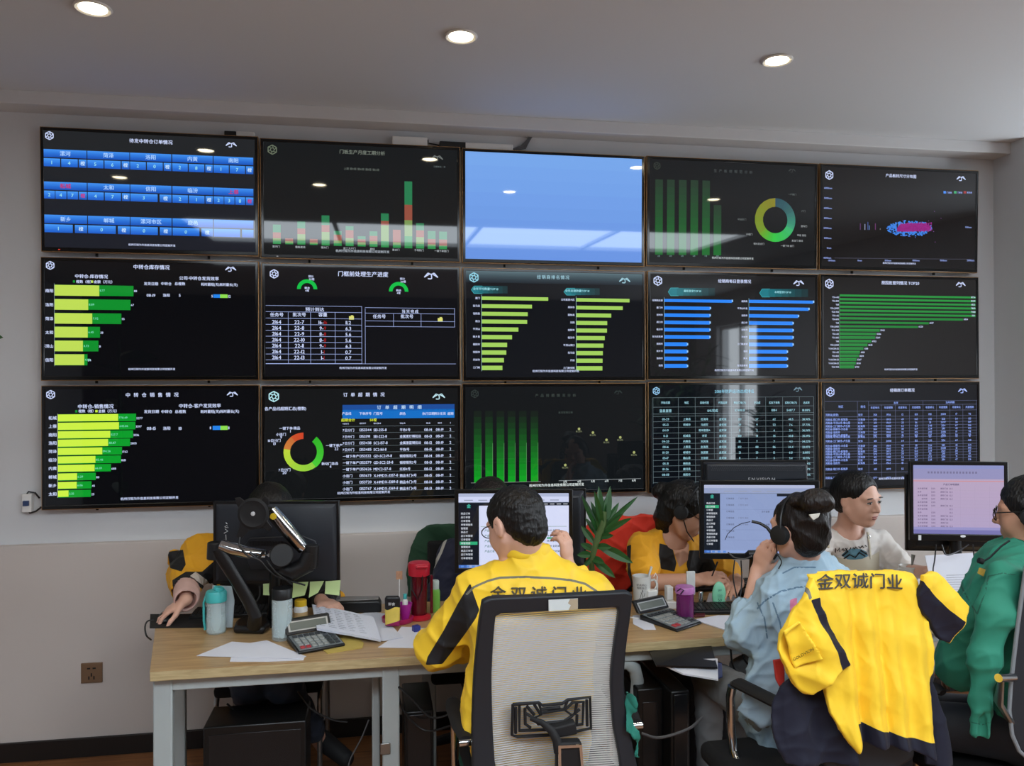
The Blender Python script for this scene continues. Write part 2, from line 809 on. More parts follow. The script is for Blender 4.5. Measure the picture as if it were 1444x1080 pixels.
def project_text(s, tree, O, U, Vv, h, N, bold=.02, sx=1., lift=.0025, bend=None):
    """writing printed on a surface: laid out in the plane O,U,Vv and dropped along N"""
    V, Fc, _ = text_geo(s, h, 'c', bold, sx)
    V, Fc = thicken(V, Fc, h * .045)
    bm = bmesh.new()
    vs = [bm.verts.new((p[0], p[1], 0)) for p in V]
    for f in Fc:
        try:
            bm.faces.new([vs[i] for i in f])
        except Exception:
            pass
    bmesh.ops.triangulate(bm, faces=bm.faces)
    for _ in range(3):
        es = [e for e in bm.edges if e.calc_length() > h * .16]
        if es:
            bmesh.ops.subdivide_edges(bm, edges=es, cuts=1)
            bmesh.ops.triangulate(bm, faces=bm.faces)
    bm.verts.index_update()
    P = []
    O, U, Vv, N = [np.array(a, float) for a in (O, U, Vv, N)]
    for v in bm.verts:
        x, y = v.co.x, v.co.y
        if bend:
            y += bend(x)
        p = O + U * x + Vv * y
        best = None
        for du, dv in ((0, 0), (.009, 0), (-.009, 0), (0, .009), (0, -.009), (.016, 0), (-.016, 0)):
            hit = tree.ray_cast(Vector(p - N * .3 + U * du + Vv * dv), Vector(N))
            if hit[0] is not None and (best is None or hit[3] < best):
                best = hit[3]
        P.append(p - N * .3 + N * (best if best is not None else .3) - N * lift)
    Fq = [tuple(v.index for v in f.verts) for f in bm.faces]
    bm.free()
    return P, Fq


# ------------------------------------------------------------------ room
def struct(name, mb, m, bev=0.):
    o = mb.build(name, m, None, bev)
    o['kind'] = 'structure'
    return o


M_WALL = mat('wall_paint', (204, 206, 209), rough=.85, spec=.25, var=.015, scale=2)
M_CEIL = mat('ceiling_paint', (212, 214, 216), rough=.9, spec=.2, var=.01, scale=2)
M_TRIM = mat('cornice_paint', (205, 205, 206), rough=.85, spec=.2, var=.01)
M_BASE = mat('dark_skirting', (26, 22, 21), rough=.45)
M_FLOOR = wood('oak_laminate', (116, 74, 44), (158, 108, 68), (1.2, 14, 1), 3, .38, (1.2, .16))
x0, x1, y0, y1, zc = [ROOM[k] for k in ('x0', 'x1', 'y0', 'y1', 'z')]
struct('floor', MB().span((x0 - .2, y0 - .2, -.1), (x1 + .2, y1 + .2, 0)), M_FLOOR)
struct('wall_back', MB().span((x0 - .2, y1, 0), (x1 + .2, y1 + .2, zc + .3)), M_WALL)
struct('wall_back_lower', MB().span((x0, y1 - .045, 0), (5.03, y1, .99)), mat('warm_dado_paint', (196, 188, 183), rough=.85, spec=.25, var=.02, scale=2), .004)
struct('baseboard_back', MB().span((x0, y1 - .062, 0), (5.03, y1 - .045, .088)), M_BASE, .003)
# ceiling with a skylight opening
c = MB()
c.span((x0 - .2, SKY[3], zc), (x1 + .2, y1 + .2, zc + .04))
c.span((x0 - .2, y0 - .2, zc), (x1 + .2, SKY[2], zc + .04))
c.span((x0 - .2, SKY[2], zc), (SKY[0], SKY[3], zc + .04))
c.span((SKY[1], SKY[2], zc), (x1 + .2, SKY[3], zc + .04))
struct('ceiling', c, M_CEIL)
struct('trim_1', MB().span((x0, -.06, zc - .062), (5.03, y1, zc)), M_TRIM, .003)


def wall_x(name, xa, xb, *ws):
    m = MB()
    ya = y0
    for w in ws:
        m.span((xa, ya, 0), (xb, w[0], zc))
        m.span((xa, w[0], 0), (xb, w[1], w[2])).span((xa, w[0], w[3]), (xb, w[1], zc))
        ya = w[1]
    m.span((xa, ya, 0), (xb, y1, zc))
    struct(name, m, M_WALL)


wall_x('wall_right', x1, x1 + .2, WIN_B, WIN_FILL)
struct('wall_left', MB().span((x0 - .2, y0, 0), (x0, y1, zc)), M_WALL)
M_DARKWALL = mat('brown_rear_wall', (74, 62, 56), rough=.7, var=.05, scale=3)
struct('wall_rear', MB().span((x0, y0 - .2, 0), (x1, y0, zc)), M_DARKWALL)
struct('wall_right_pier', MB().span((5.03, -.16, 0), (x1, y1 + .01, zc)), M_WALL, .003)


# windows are open sashes: a frame round each opening
M_WFR = mat('window_frame_white', (225, 227, 228), rough=.5)
for i, (ax, pos, w) in enumerate((('x', x1 + .1, WIN_FILL), ('x', x1 + .1, WIN_B))):  # the first opening is the added fill window
    m = MB()
    a, b, z0, z1 = w
    bars = [(a, a + .05, z0, z1), (b - .05, b, z0, z1), (a, b, z0, z0 + .05), (a, b, z1 - .05, z1), ((a + b) / 2 - .025, (a + b) / 2 + .025, z0, z1)]
    for p, q, r, s_ in bars:
        if ax == 'x':
            m.span((pos - .03, p, r), (pos + .03, q, s_))
        else:
            m.span((p, pos - .03, r), (q, pos + .03, s_))
    struct('window_%d' % (i + 1), m, M_WFR)
m = MB()
for k in range(5):
    xx = SKY[0] + (SKY[1] - SKY[0]) * (k + .0) / 4
    m.span((xx - .02, SKY[2], zc + .005), (xx + .02, SKY[3], zc + .035))
struct('window_3', m, M_WFR)

# recessed downlights
M_LAMP = mat('lamp_glow', (255, 240, 205), em=60.)
M_RIM = mat('downlight_rim', (225, 222, 216), rough=.4)


def downlight(x, y, label, lit=5.5):
    t = thing('downlight', label, 'ceiling light', (x, y, zc), 'recessed ceiling downlights')
    m = MB().lathe([(.062, -.001), (.064, -.005), (.058, -.009), (.047, -.006), (.044, 0), (.062, -.001)], (x, y, zc), 40)
    m.build('trim_ring', M_RIM, t)
    MB().lathe([(.046, -.002), (.040, -.0045), (.001, -.006)], (x, y, zc), 32).build('lens', M_LAMP, t)
    l = bpy.data.lights.new('downlight_lamp', 'SPOT')
    l.energy = lit
    l.color = (1, .9, .74)
    l.spot_size = 2.2
    l.spot_blend = .6
    l.shadow_soft_size = .04
    o = bpy.data.objects.new('downlight_lamp', l)
    link(o, t)
    o.location = (0, 0, -.03)


for k, (px, py) in enumerate([(131, 10), (650, 50), (1096, 84)]):
    p = on_z(px, py, zc)
    downlight(p[0], p[1], ['lit recessed downlight in the ceiling above the blue tile display', 'lit recessed downlight in the ceiling above the plain light blue display', 'lit recessed downlight in the ceiling above the green ring chart display'][k])
for k in range(4):
    downlight((-.2, 1.13, 2.5, 4.1)[k], -1.85, 'lit recessed downlight of the row behind the camera, seen only as a reflection')
# ------------------------------------------------------------------ video wall
M_BEZEL = mat('bezel_black', (12, 12, 13), rough=.12, var=0)
M_GOLD = mat('gold_edge', (176, 138, 96), rough=.35, metal=.9, var=.05)
M_BLACK = mat('black_plastic', (17, 17, 19), rough=.42, var=.1)
M_SOFTBLACK = mat('soft_black', (20, 20, 22), rough=.7, var=.1)
WHT, BLU = (205, 216, 250), (150, 170, 235)


class Screen:
    """lit picture on a flat panel; coordinates are read in the panel's own plane"""

    def __init__(s, fr, crop):
        s.fr, s.crop = fr, crop
        s.items = {}
        s.w0 = .0008
        s.k = 1.0

    def uv(s, x, y):
        return s.fr.px(s.crop[0] + x * s.crop[2], s.crop[1] + y * s.crop[2])

    def mb(s, col, lay):
        return s.items.setdefault((tuple(col), lay), [])

    def poly(s, P, col, lay=0):
        s.mb(col, lay).append((np.array(P), [tuple(range(len(P)))]))

    def RU(s, u0, v0, u1, v1, col, lay=0):
        s.poly([(u0, v0), (u1, v0), (u1, v1), (u0, v1)], col, lay)

    def R(s, x0, y0, x1, y1, col, lay=0):
        a, b = s.uv(x0, y0), s.uv(x1, y1)
        s.RU(a[0], b[1], b[0], a[1], col, lay)

    def grad(s, u0, v0, u1, v1, c0, c1, n=6, lay=0, horiz=False):
        for i in range(n):
            f = i / (n - 1)
            c = tuple(int(round(a + (b - a) * f)) for a, b in zip(c0, c1))
            if horiz:
                s.RU(u0 + (u1 - u0) * i / n, v0, u0 + (u1 - u0) * (i + 1) / n, v1, c, lay)
            else:
                s.RU(u0, v0 + (v1 - v0) * i / n, u1, v0 + (v1 - v0) * (i + 1) / n, c, lay)

    def line(s, P, w, col, lay=1):
        P = [np.array(p, float) for p in P]
        for a, b in zip(P[:-1], P[1:]):
            d = unit(np.append(b - a, 0))[:2]
            n = np.array([-d[1], d[0]]) * w / 2
            s.poly([a - n, b - n, b + n, a + n], col, lay)

    def arc(s, c, r0, r1, a0, a1, col, lay=1, n=None, col2=None):
        n = n or max(6, int(abs(a1 - a0) / 8))
        for i in range(n):
            t0 = math.radians(a0 + (a1 - a0) * i / n)
            t1 = math.radians(a0 + (a1 - a0) * (i + 1) / n)
            cc = col
            if col2:
                f = i / max(1, n - 1)
                cc = tuple(int(round(p + (q - p) * f / 1) // 4 * 4) for p, q in zip(col, col2))
            P = [(c[0] + r * math.cos(t), c[1] + r * math.sin(t)) for r, t in ((r0, t0), (r1, t0), (r1, t1), (r0, t1))]
            s.poly(P, cc, lay)

    def TU(s, txt, u, v, h, col, align='c', bold=.006, lay=2, sx=1.):
        V, Fc, _ = text_geo(txt, h, align, bold, sx)
        if len(V):
            V, Fc = thicken(V, Fc, h * .05)
            s.mb(col, lay).append((V + np.array([u, v]), Fc))

    def T(s, txt, x, y, h, col=WHT, align='c', bold=.006, lay=2, sx=1.):
        u, v = s.uv(x, y)
        s.TU(txt, u, v, s.len(h), col, align, bold, lay, sx)

    def len(s, d):
        return abs(s.uv(700, 400)[1] - s.uv(700, 400 + d)[1])

    def logo(s, x, y, r, col=WHT):
        c = s.uv(x, y)
        r = s.len(r)
        P = [(c[0] + r * math.sin(i * math.pi / 3), c[1] + r * math.cos(i * math.pi / 3)) for i in range(7)]
        s.line(P, r * .2, col)
        Q = [(c[0] + r * .42 * math.sin((i + .5) * math.pi / 3), c[1] + r * .42 * math.cos((i + .5) * math.pi / 3)) for i in range(7)]
        s.line(Q, r * .16, col)
        for i in range(6):
            s.line([P[i], Q[i]], r * .16, col)

    def mark(s, x, y, w, col=WHT):
        c = s.uv(x, y)
        w = s.len(w)
        for A in ([(-.5, -.12), (-.22, .2), (-.12, .13), (0, .1), (.12, .14), (.22, .2), (.5, -.12)], [(-.5, -.12), (-.32, -.0), (-.14, .1)], [(.5, -.12), (.32, .0), (.14, .1)], [(.02, .1), (.05, -.2), (-.06, -.24), (-.24, -.22)]):
            s.line([(c[0] + p[0] * w, c[1] + p[1] * w) for p in A], w * .08, col)

    def build(s, parent, name='picture'):
        m = MB()
        mats = []
        for (col, lay), L in s.items.items():
            mi = len(mats)
            mats.append(glow(col, s.k))
            for P, Fc in L:
                V = s.fr.O + P[:, :1] * s.fr.U + P[:, 1:2] * s.fr.V + s.fr.N * (s.w0 + lay * .0003)
                m.add(V, Fc, mi)
        # faces are wound to look out of the panel
        o = m.build(name, mats, parent, smooth=False, fix=False)
        return o


TVW, TVH = .97, .572
FOOT = '杭州行知为外信息科技有限公司定制开发'
CORN = {(0, 0): [(55.5, 177), (364.5, 193.4), (365, 361.3), (57.7, 353)], (0, 1): [(366.7, 194.2), (649.5, 207.5), (649, 370), (367.2, 362.5)],
        (0, 2): [(651.2, 208.7), (909.1, 220), (909.1, 375.5), (652, 369.7)], (0, 3): [(910.4, 220.4), (1153, 229.4), (1153.9, 378.9), (911.7, 374.8)],
        (0, 4): [(1155.3, 232.2), (1379.8, 238.5), (1379.5, 383), (1155.3, 380.8)], (1, 0): [(55.5, 361.8), (366.1, 368.4), (366.1, 536.5), (55.5, 536.7)],
        (1, 1): [(368.3, 369.7), (649.5, 376.1), (649.5, 536), (368.3, 536.5)], (1, 2): [(652.6, 376.8), (910.5, 382), (910.5, 537.2), (652.6, 537.2)],
        (1, 3): [(913, 381.7), (1154.8, 386.2), (1154.8, 534.8), (913, 535.3)], (1, 4): [(1156.6, 387.6), (1381.3, 388.9), (1381.3, 533.5), (1157, 534.8)],
        (2, 0): [(55.5, 542.2), (368.5, 543.7), (367.3, 711), (55.5, 720.3)], (2, 1): [(368.4, 543), (650.4, 543), (650.4, 705), (368.4, 709)],
        (2, 2): [(651.6, 540.7), (911.5, 539.7), (911.5, 694.8), (652.6, 699.7)], (2, 3): [(913.5, 538.1), (1156.6, 538.6), (1156.6, 690), (913.5, 694.8)],
        (2, 4): [(1157.9, 538), (1383.2, 538), (1383.6, 688), (1158, 690)]}
CROP = {(0, 0): (40, 160, .23546), (0, 1): (350, 180, .21468), (0, 2): (640, 200, .19391), (0, 3): (900, 210, .18006), (0, 4): (1140, 220, .18006),
        (1, 0): (40, 350, .23546), (1, 1): (355, 360, .21468), (1, 2): (640, 370, .19391), (1, 3): (900, 370, .18006), (1, 4): (1140, 370, .18006),
        (2, 0): (40, 530, .23546), (2, 1): (360, 535, .21122), (2, 2): (640, 530, .19391), (2, 3): (900, 530, .18006), (2, 4): (1140, 530, .21053)}
LAB = {(0, 0): 'wall display with three rows of blue tiles, top left of the video wall',
       (0, 1): 'dim wall display of thin red and green stacked columns, second in the top row',
       (0, 2): 'wall display showing plain light blue, in the middle of the top row',
       (0, 3): 'dim wall display with a green ring chart beside wide green columns',
       (0, 4): 'black wall display with a magenta and blue dot cloud, top right of the video wall',
       (1, 0): 'wall display with six thick yellow and green bars, at the left of the middle row',
       (1, 1): 'wall display with two green half rings above a table of batch numbers',
       (1, 2): 'wall display with two sets of ten lime green bars',
       (1, 3): 'wall display with two sets of ten blue bars',
       (1, 4): 'wall display with twenty green bars tapering like a staircase',
       (2, 0): 'wall display with ten yellow and green bars, bottom left of the video wall',
       (2, 1): 'wall display with an orange to green open ring beside an order list',
       (2, 2): 'dim wall display with six fading green columns, in the middle of the bottom row',
       (2, 3): 'wall display with a white ruled table, behind the back of a black monitor',
       (2, 4): 'wall display with a dense blue table of many rows, bottom right of the video wall'}
PANEL = {(0, 1): (16, 20, 22), (0, 2): (122, 166, 236), (0, 3): (20, 22, 24), (0, 4): (22, 20, 20), (1, 0): (5, 6, 9), (1, 1): (13, 14, 18), (1, 2): (14, 17, 22),
         (1, 3): (26, 26, 27), (1, 4): (28, 26, 25), (2, 0): (3, 4, 7), (2, 1): (16, 18, 19), (2, 2): (14, 18, 20), (2, 3): (5, 10, 16), (2, 4): (14, 15, 20), (0, 0): (16, 18, 24)}
SCR = {}
WALLF = Frame((0, 0, 0), (1, 0, 0), (0, 0, 1))


def make_tv(rc):
    q = [WALLF.px(*p) for p in CORN[rc]]
    u0, u1 = (q[0][0] + q[3][0]) / 2, (q[1][0] + q[2][0]) / 2
    v1, v0 = (q[0][1] + q[1][1]) / 2, (q[2][1] + q[3][1]) / 2
    # equal bodies hung on a regular grid, each where it hangs in the photograph
    uc, vc = (u0 + u1) / 2, (v0 + v1) / 2
    W = min(u1 - u0, TVW)
    H = v1 - v0
    u0, u1, v0, v1 = uc - W / 2, uc + W / 2, vc - H / 2, vc + H / 2
    t = thing('wall_display', LAB[rc], 'display', (uc, ROOM['y1'], vc), 'video wall displays')
    e = .0035
    b, bb = .0165, .021

    def rect(a, b_, c, d, y):
        return [(a, y, b_), (c, y, b_), (c, y, d), (a, y, d)]
    # gold outer edge, black bezel, body, panel
    MB().ring(rect(u0, v0, u1, v1, .004), rect(u0 + e, v0 + e, u1 - e, v1 - e, .004), (0, .03, 0)).build('edge_trim', M_GOLD, t, .0012)
    m = MB().ring(rect(u0 + e, v0 + e, u1 - e, v1 - e, .0), rect(u0 + b, v0 + bb, u1 - b, v1 - b, .0), (0, .014, 0))
    m.span((u0 + e, .014, v0 + e), (u1 - e, .038, v1 - e))
    m.build('bezel', M_BEZEL, t, .0015)
    MB().span((u0 + b, .003, v0 + bb), (u1 - b, .0139, v1 - b)).build('screen', glow(PANEL[rc]), t)
    m = MB()
    for f in (.24, .76):
        m.span((u0 + W * f - .03, .038, v0 + .05), (u0 + W * f + .03, .0695, v1 - .05))
        m.span((u0 + W * f - .012, .045, v0 - .012), (u0 + W * f - .002, .055, v0 + .06))
    m.build('wall_bracket', M_SOFTBLACK, t)
    if rc in ((0, 0), (0, 1)):
        MB().span((u0 + .075, -.0006, v0 + .009), (u0 + .083, .002, v0 + .012)).build('power_light', glow((255, 70, 50) if rc == (0, 0) else (190, 190, 190)), t)
    s = Screen(Frame((0, .003, 0), (1, 0, 0), (0, 0, 1)), CROP[rc])
    s.b = (u0 + b, v0 + bb, u1 - b, v1 - b)
    s.t = t
    SCR[rc] = s
    return s


for rc in CORN:
    make_tv(rc)

# --- blue tiles
s = SCR[0, 0]
s.grad(s.b[0], s.b[1], s.b[2], s.b[3], (22, 26, 36), (30, 33, 36), 5, -1)
s.logo(131, 134, 24)
s.mark(1217, 188, 62)
s.T('待发中转仓订单情况', 738, 170, 24)
s.T(FOOT, 740, 786, 13)
cx = [(96, 352), (357, 608), (612, 858), (864, 1106), (1111, 1348)]
lay = {2: [(0, .38), (.405, .79), (.815, 1)], 3: [(0, .25), (.265, .52), (.54, .79), (.81, 1)], 1: [(0, .66), (.71, 1)]}
rows = [((213, 260), (267, 315), [('漯河', '14'), ('菏泽', '56'), ('洛阳', '20'), ('内黄', '28'), ('南阳', '17')]),
        ((406, 453), (460, 507), [('柘城', '247'), ('太和', '47'), ('信阳', '3'), ('临汾', '21'), ('上蔡', '238')]),
        ((603, 653), (660, 708), [('新乡', '1'), ('郸城', '0'), ('漯河市区', '0'), ('鹿邑', '0'), ('', ' ')])]
for hy, ny, cells in rows:
    vh = [s.uv(96, y)[1] for y in hy]
    vn = [s.uv(96, y)[1] for y in ny]
    for (xa, xb), (nm, dg) in zip(cx, cells):
        ym = (hy[0] + ny[1]) / 2
        ua, ub = s.uv(xa, ym)[0], s.uv(xb, ym)[0]
        red = nm in ('柘城', '上蔡')
        s.grad(ua, vh[1], ub, vh[0], (22, 86, 190), (62, 142, 238), 6)
        if nm:
            s.TU(nm, (ua + ub) / 2, (vh[0] + vh[1]) / 2, .021, (200, 40, 90) if red else (170, 208, 255))
        w = ub - ua
        L = lay[len(dg)]
        for j, (fa, fb) in enumerate(L):
            last = j == len(L) - 1
            s.grad(ua + w * fa, vn[1], ua + w * fb, vn[0], (28, 96, 205) if not last else (30, 90, 190), (66, 148, 242), 5)
            ch = '樘' if last else dg[j]
            if nm:
                s.TU(ch, ua + w * (fa + fb) / 2, (vn[0] + vn[1]) / 2, .0185 if last else .017, ((200, 40, 110) if red else (196, 226, 255)) if last else (150, 220, 232))
# --- stacked columns
s = SCR[0, 1]
s.logo(160, 146, 30, (100, 110, 92))
s.mark(1240, 200, 76, (105, 110, 108))
s.T('门板生产月度工期分析', 750, 165, 26, (112, 120, 110))
s.T('上期 第9周 第10周 第11周 第12周', 745, 274, 15, (90, 98, 92))
s.T('工期单位：天', 1255, 258, 12, (90, 100, 100))
s.T(FOOT, 752, 810, 17, (170, 180, 190))
for xa, yt, yb, spl in [(162, 634, 762, (.4, .7)), (243, 724, 764, (.0, .5)), (323, 614, 766, (.3, .55)), (404, 728, 768, (0, .6)), (482, 574, 772, (.32, .55)), (562, 676, 774, (.25, .65)),
                        (640, 644, 776, (.2, .6)), (719, 710, 778, (.3, .6)), (797, 678, 780, (.3, .65)), (872, 561, 784, (.22, .35)), (950, 668, 787, (.0, .7)),
                        (1026, 352, 790, (.35, .58)), (1103, 625, 792, (.28, .55)), (1179, 676, 794, (.45, .75)), (1254, 680, 796, (.45, .8))]:
    p, q = s.uv(xa, yt), s.uv(xa + 52, yb)
    H = q[1] - p[1]
    c3 = [(38, 122, 78), (146, 78, 62), (120, 150, 82), (40, 140, 72)]
    ys = [0, spl[0], spl[1], .82, 1]
    for j in range(4):
        if ys[j + 1] > ys[j]:
            s.RU(p[0], p[1] + H * ys[j + 1], q[0], p[1] + H * ys[j], c3[j])
for x, y, tx in [(183, 778, '室内门'), (342, 782, '整板套线'), (503, 785, '钢木门'), (665, 791, '竖工大户门'), (815, 795, '套线'), (970, 800, '复合门'), (1122, 803, '子母防门'), (1270, 808, '一键下单套门')]:
    s.T(tx, x, y, 14, (165, 172, 178))
for x, y in [(1225, 820)]:
    pass
# --- plain blue
s = SCR[0, 2]
s.RU(*s.b, (122, 166, 236))
s.grad(s.b[0], s.b[1], s.b[2], s.b[3], (104, 148, 226), (118, 166, 234), 8, 1)
# --- green columns and ring
s = SCR[0, 3]
s.logo(142, 133, 28, (52, 58, 52))
s.mark(1198, 170, 60, (62, 66, 66))
s.T('生产板材规范分析', 738, 178, 24, (66, 72, 72), sx=1.55)
for k, (xa, yt) in enumerate([(130, 238), (222, 240), (315, 243), (406, 244), (498, 247), (588, 438)]):
    p, q = s.uv(xa, yt), s.uv(xa + 62, 826 + k)
    s.grad(p[0], q[1], q[0], p[1], (22, 104, 40), (36, 58, 42), 10)
c = s.uv(1070, 555)
r1 = s.len(172)
r0 = s.len(104)
for a0, a1, ca, cb in [(90, 220, (132, 128, 38), (118, 148, 40)), (220, 262, (108, 160, 44), (62, 190, 66)), (262, 335, (52, 196, 70), (62, 178, 110)), (335, 385, (60, 156, 118), (58, 112, 108)), (385, 450, (54, 100, 100), (44, 78, 92))]:
    s.arc(c, r0, r1, a0, a1, ca, 1, 8, cb)
for x, y, tx in [(810, 551, '甲级防门'), (868, 667, '子母门'), (945, 741, '钢木复合门'), (1168, 757, '一键下单 套门'), (1245, 717, '复合门 套线'), (1278, 675, '甲级 套线'), (1296, 604, '室内门'), (1290, 487, '户门'), (1200, 357, '一户两门')]:
    s.T(tx, x, y, 16, (150, 156, 158) if y > 600 else (92, 100, 100))
for k in range(6):
    s.T('%d月' % (k + 3), 162 + 92 * k, 836, 12, (120, 150, 150))
s.T(FOOT, 742, 853, 17, (186, 194, 196))
# --- dot cloud
s = SCR[0, 4]
s.logo(156, 150, 34)
s.mark(1186, 176, 78)
s.T('产品板材尺寸分布图', 716, 158, 26)
for k, y in enumerate([252, 330, 408, 486, 563, 641, 718, 795]):
    s.T('%dmm' % (6000 - 1000 * k), 180, y, 14, BLU, 'r')
for x, tx in [(183, '-500mm'), (404, '0mm'), (625, '500mm'), (845, '1000mm'), (1060, '1500mm'), (1272, '2000mm')]:
    s.T(tx, x, 815, 14, BLU)
s.T('900mm', 1250, 556, 14, BLU)
s.line([s.uv(205, 796), s.uv(1300, 806)], .0015, (90, 92, 110))
s.T(FOOT, 714, 838, 14)
for x, tx, cc in [(1060, '门扇', (70, 140, 240)), (1142, '门框', (60, 170, 110)), (1218, '套线', (160, 50, 50))]:
    s.R(x - 10, 274, x + 10, 294, cc)
    s.T(tx + '板', x + 14, 286, 14, BLU, 'l')
r_ = random.Random(3)
for k in range(420):
    a = r_.uniform(0, 6.283)
    rad = math.sqrt(r_.random())
    x, y = 788 + 172 * rad * math.cos(a) * (1.0 + r_.uniform(-.05, .05)), 566 + 62 * rad * math.sin(a) * r_.uniform(.8, 1.08)
    s.R(x - 5, y - 5, x + 5, y + 5, (64, 132, 228), 1)
c = s.uv(790, 566)
P = [s.uv(690 + r_.uniform(-2, 2), 590), s.uv(692, 560), s.uv(712, 535), s.uv(760, 526), s.uv(850, 524), s.uv(915, 530), s.uv(955, 548), s.uv(960, 566), s.uv(940, 582), s.uv(890, 588), s.uv(800, 589)]
s.poly(P, (142, 36, 122), 2)
for k in range(160):
    x, y = r_.uniform(715, 965), r_.uniform(522, 590)
    s.R(x - 4, y - 4, x + 4, y + 4, (150, 42, 134), 3)
for k in range(26):
    x, y = 640 + 400 * r_.random(), 566 + r_.gauss(0, 46)
    s.R(x - 3, y - 3, x + 3, y + 3, r_.choice([(90, 110, 180), (130, 80, 150)]), 1)
for x, h_, cc in [(404, 50, (96, 60, 110)), (440, 45, (150, 160, 190)), (463, 62, (70, 90, 150)), (474, 34, (90, 130, 180)), (522, 50, (110, 60, 110)), (560, 12, (120, 120, 120))]:
    s.R(x - 3, 576 - h_, x + 3, 576, cc, 1)


# --- thick yellow and green bars (two displays)
def bars(s, x0, items, green=(14, 142, 44), yellow=(190, 220, 84), lab=None):
    for y0_, y1_, xg, xy, lb, n1, n2 in items:
        s.R(x0, y0_, xg, y1_, green, 0)
        s.R(x0, y0_ + 1, xy, y1_ - 1, yellow, 1)
        ym = (y0_ + y1_) / 2
        s.T(lb, x0 - 6, ym + 2, 20, WHT, 'r')
        s.T(n1, xy + 4, ym, 13, (120, 220, 180), 'l')
        s.T(n2, xg + 3, ym + 3, 13, WHT, 'l')


s = SCR[1, 0]
s.logo(131, 103, 24)
s.mark(1212, 124, 62)
s.T('中转仓库存情况', 738, 114, 26)
s.T('中转仓-库存情况', 378, 169, 22)
s.R(267, 192, 280, 206, (14, 142, 44))
s.R(374, 193, 388, 207, (190, 220, 84))
s.T('樘数（樘）', 286, 200, 17, WHT, 'l')
s.T('金额（万元）', 392, 201, 17, WHT, 'l')
bars(s, 157, [(218, 288, 630, 425, '南阳', '11.77', '88'), (303, 371, 612, 359, '洛阳', '8.89', '67'), (387, 454, 557, 383, '菏泽', '7.92', '55'), (469, 536, 429, 356, '太和', '6.45', '38'), (552, 618, 420, 327, '平顶山', '4.73', '31'), (634, 701, 354, 335, '信阳', '4.08', '24')])
s.line([s.uv(156, 210), s.uv(157, 706)], .002, (120, 140, 150))
s.T('公司·中转仓发货效率', 1023, 181, 22)
for x, tx in [(735, '发货日期'), (826, '中转仓'), (908, '总樘数')]:
    s.T(tx, x, 213, 18)
s.T('耗时最短(天)耗时最长(天)', 1145, 218, 18, sx=.92)
for x, tx in [(736, '08-19'), (827, '洛阳'), (908, '5')]:
    s.T(tx, x, 282, 18)
s.T('5', 1102, 287, 16)
s.R(1108, 276, 1148, 297, (36, 130, 232))
s.R(1148, 276, 1194, 298, (140, 220, 80))
s.T('12', 1198, 288, 16, WHT, 'l')
s.T(FOOT, 740, 724, 13)
s = SCR[2, 0]
s.logo(134, 112, 25)
s.mark(1222, 108, 62)
s.T('中转仓销售情况', 742, 114, 25, sx=1.6)
s.T('中转仓-销售情况', 404, 183, 24)
s.R(281, 205, 294, 219, (14, 142, 44))
s.R(401, 204, 415, 218, (200, 236, 70))
s.T('樘数（樘）', 300, 211, 17, WHT, 'l')
s.T('金额（万元）', 419, 211, 17, WHT, 'l')
bars(s, 177, [(230, 270, 645, 538, '柘城', '770.49', '5277'), (280, 320, 641, 543, '上蔡', '645.06', '3397'), (331, 371, 627, 491, '南阳', '527.7', '3336'), (381, 420, 609, 478, '洛阳', '313.87', '2805'), (431, 470, 561, 443, '菏泽', '194.26', '1762'),
              (482, 521, 555, 402, '临汾', '82.46', '1081'), (533, 571, 495, 397, '内黄', '66.33', '688'), (584, 623, 404, 292, '郸城', '6.29', '80'), (635, 674, 378, 290, '新乡', '6.06', '45'), (686, 724, 375, 241, '太和', '3.35', '25')], (8, 156, 42), (204, 240, 66))
s.line([s.uv(176, 226), s.uv(176, 730)], .002, (150, 160, 150))
s.T('中转仓-客户发货效率', 1028, 179, 23)
for x, tx in [(738, '发货日期'), (829, '中转仓'), (911, '总樘数')]:
    s.T(tx, x, 214, 19)
s.T('耗时最短(天)耗时最长(天)', 1148, 213, 19, sx=.92)
for x, tx in [(738, '08-15'), (829, '洛阳'), (911, '18')]:
    s.T(tx, x, 314, 19)
s.T('11', 1092, 311, 17)
s.R(1104, 299, 1150, 323, (36, 130, 232))
s.R(1150, 299, 1194, 323, (140, 220, 80))
s.T('11', 1197, 311, 17, WHT, 'l')
s.T(FOOT, 727, 732, 16)
# --- half rings and batch table
s = SCR[1, 1]
s.logo(147, 122, 28)
s.mark(1178, 134, 90)
s.T('门框前处理生产进度', 732, 124, 32, bold=.008)
for x, y in [(364, 222), (965, 238)]:
    c = s.uv(x, y)
    s.arc(c, s.len(40), s.len(64), 0, 180, (10, 190, 70), 1, 18)
    s.T('剩余', x, y - 7, 15)
    s.T('4樘', x, y + 10, 14)
    s.T('预计', x + 25, y - 83, 15)
    s.T('20樘', x + 30, y - 65, 15)
W1 = (170, 186, 240)
gl = .0017
xs = [92, 239, 386, 547, 722]
for y in [334, 374, 416, 457, 496, 534, 573, 611, 650, 688, 712]:
    vv = s.uv(400, y)[1]
    s.RU(s.uv(92, y)[0], vv, s.uv(724, y)[0], vv + gl, W1)
for x in xs:
    if x in (92,):
        continue
    u = s.uv(x, 540)[0]
    s.RU(u, s.uv(x, 712)[1], u + gl, s.uv(x, 374 if x != 722 else 336)[1], W1)
for y in [348, 384, 434, 470]:
    vv = s.uv(1040, y)[1]
    s.RU(s.uv(744, y)[0], vv, s.uv(1334, y)[0], vv + gl, W1)
vv = s.uv(1040, 714)[1]
s.RU(s.uv(92, 712)[0], vv, s.uv(1340, 714)[0], vv + gl, W1)
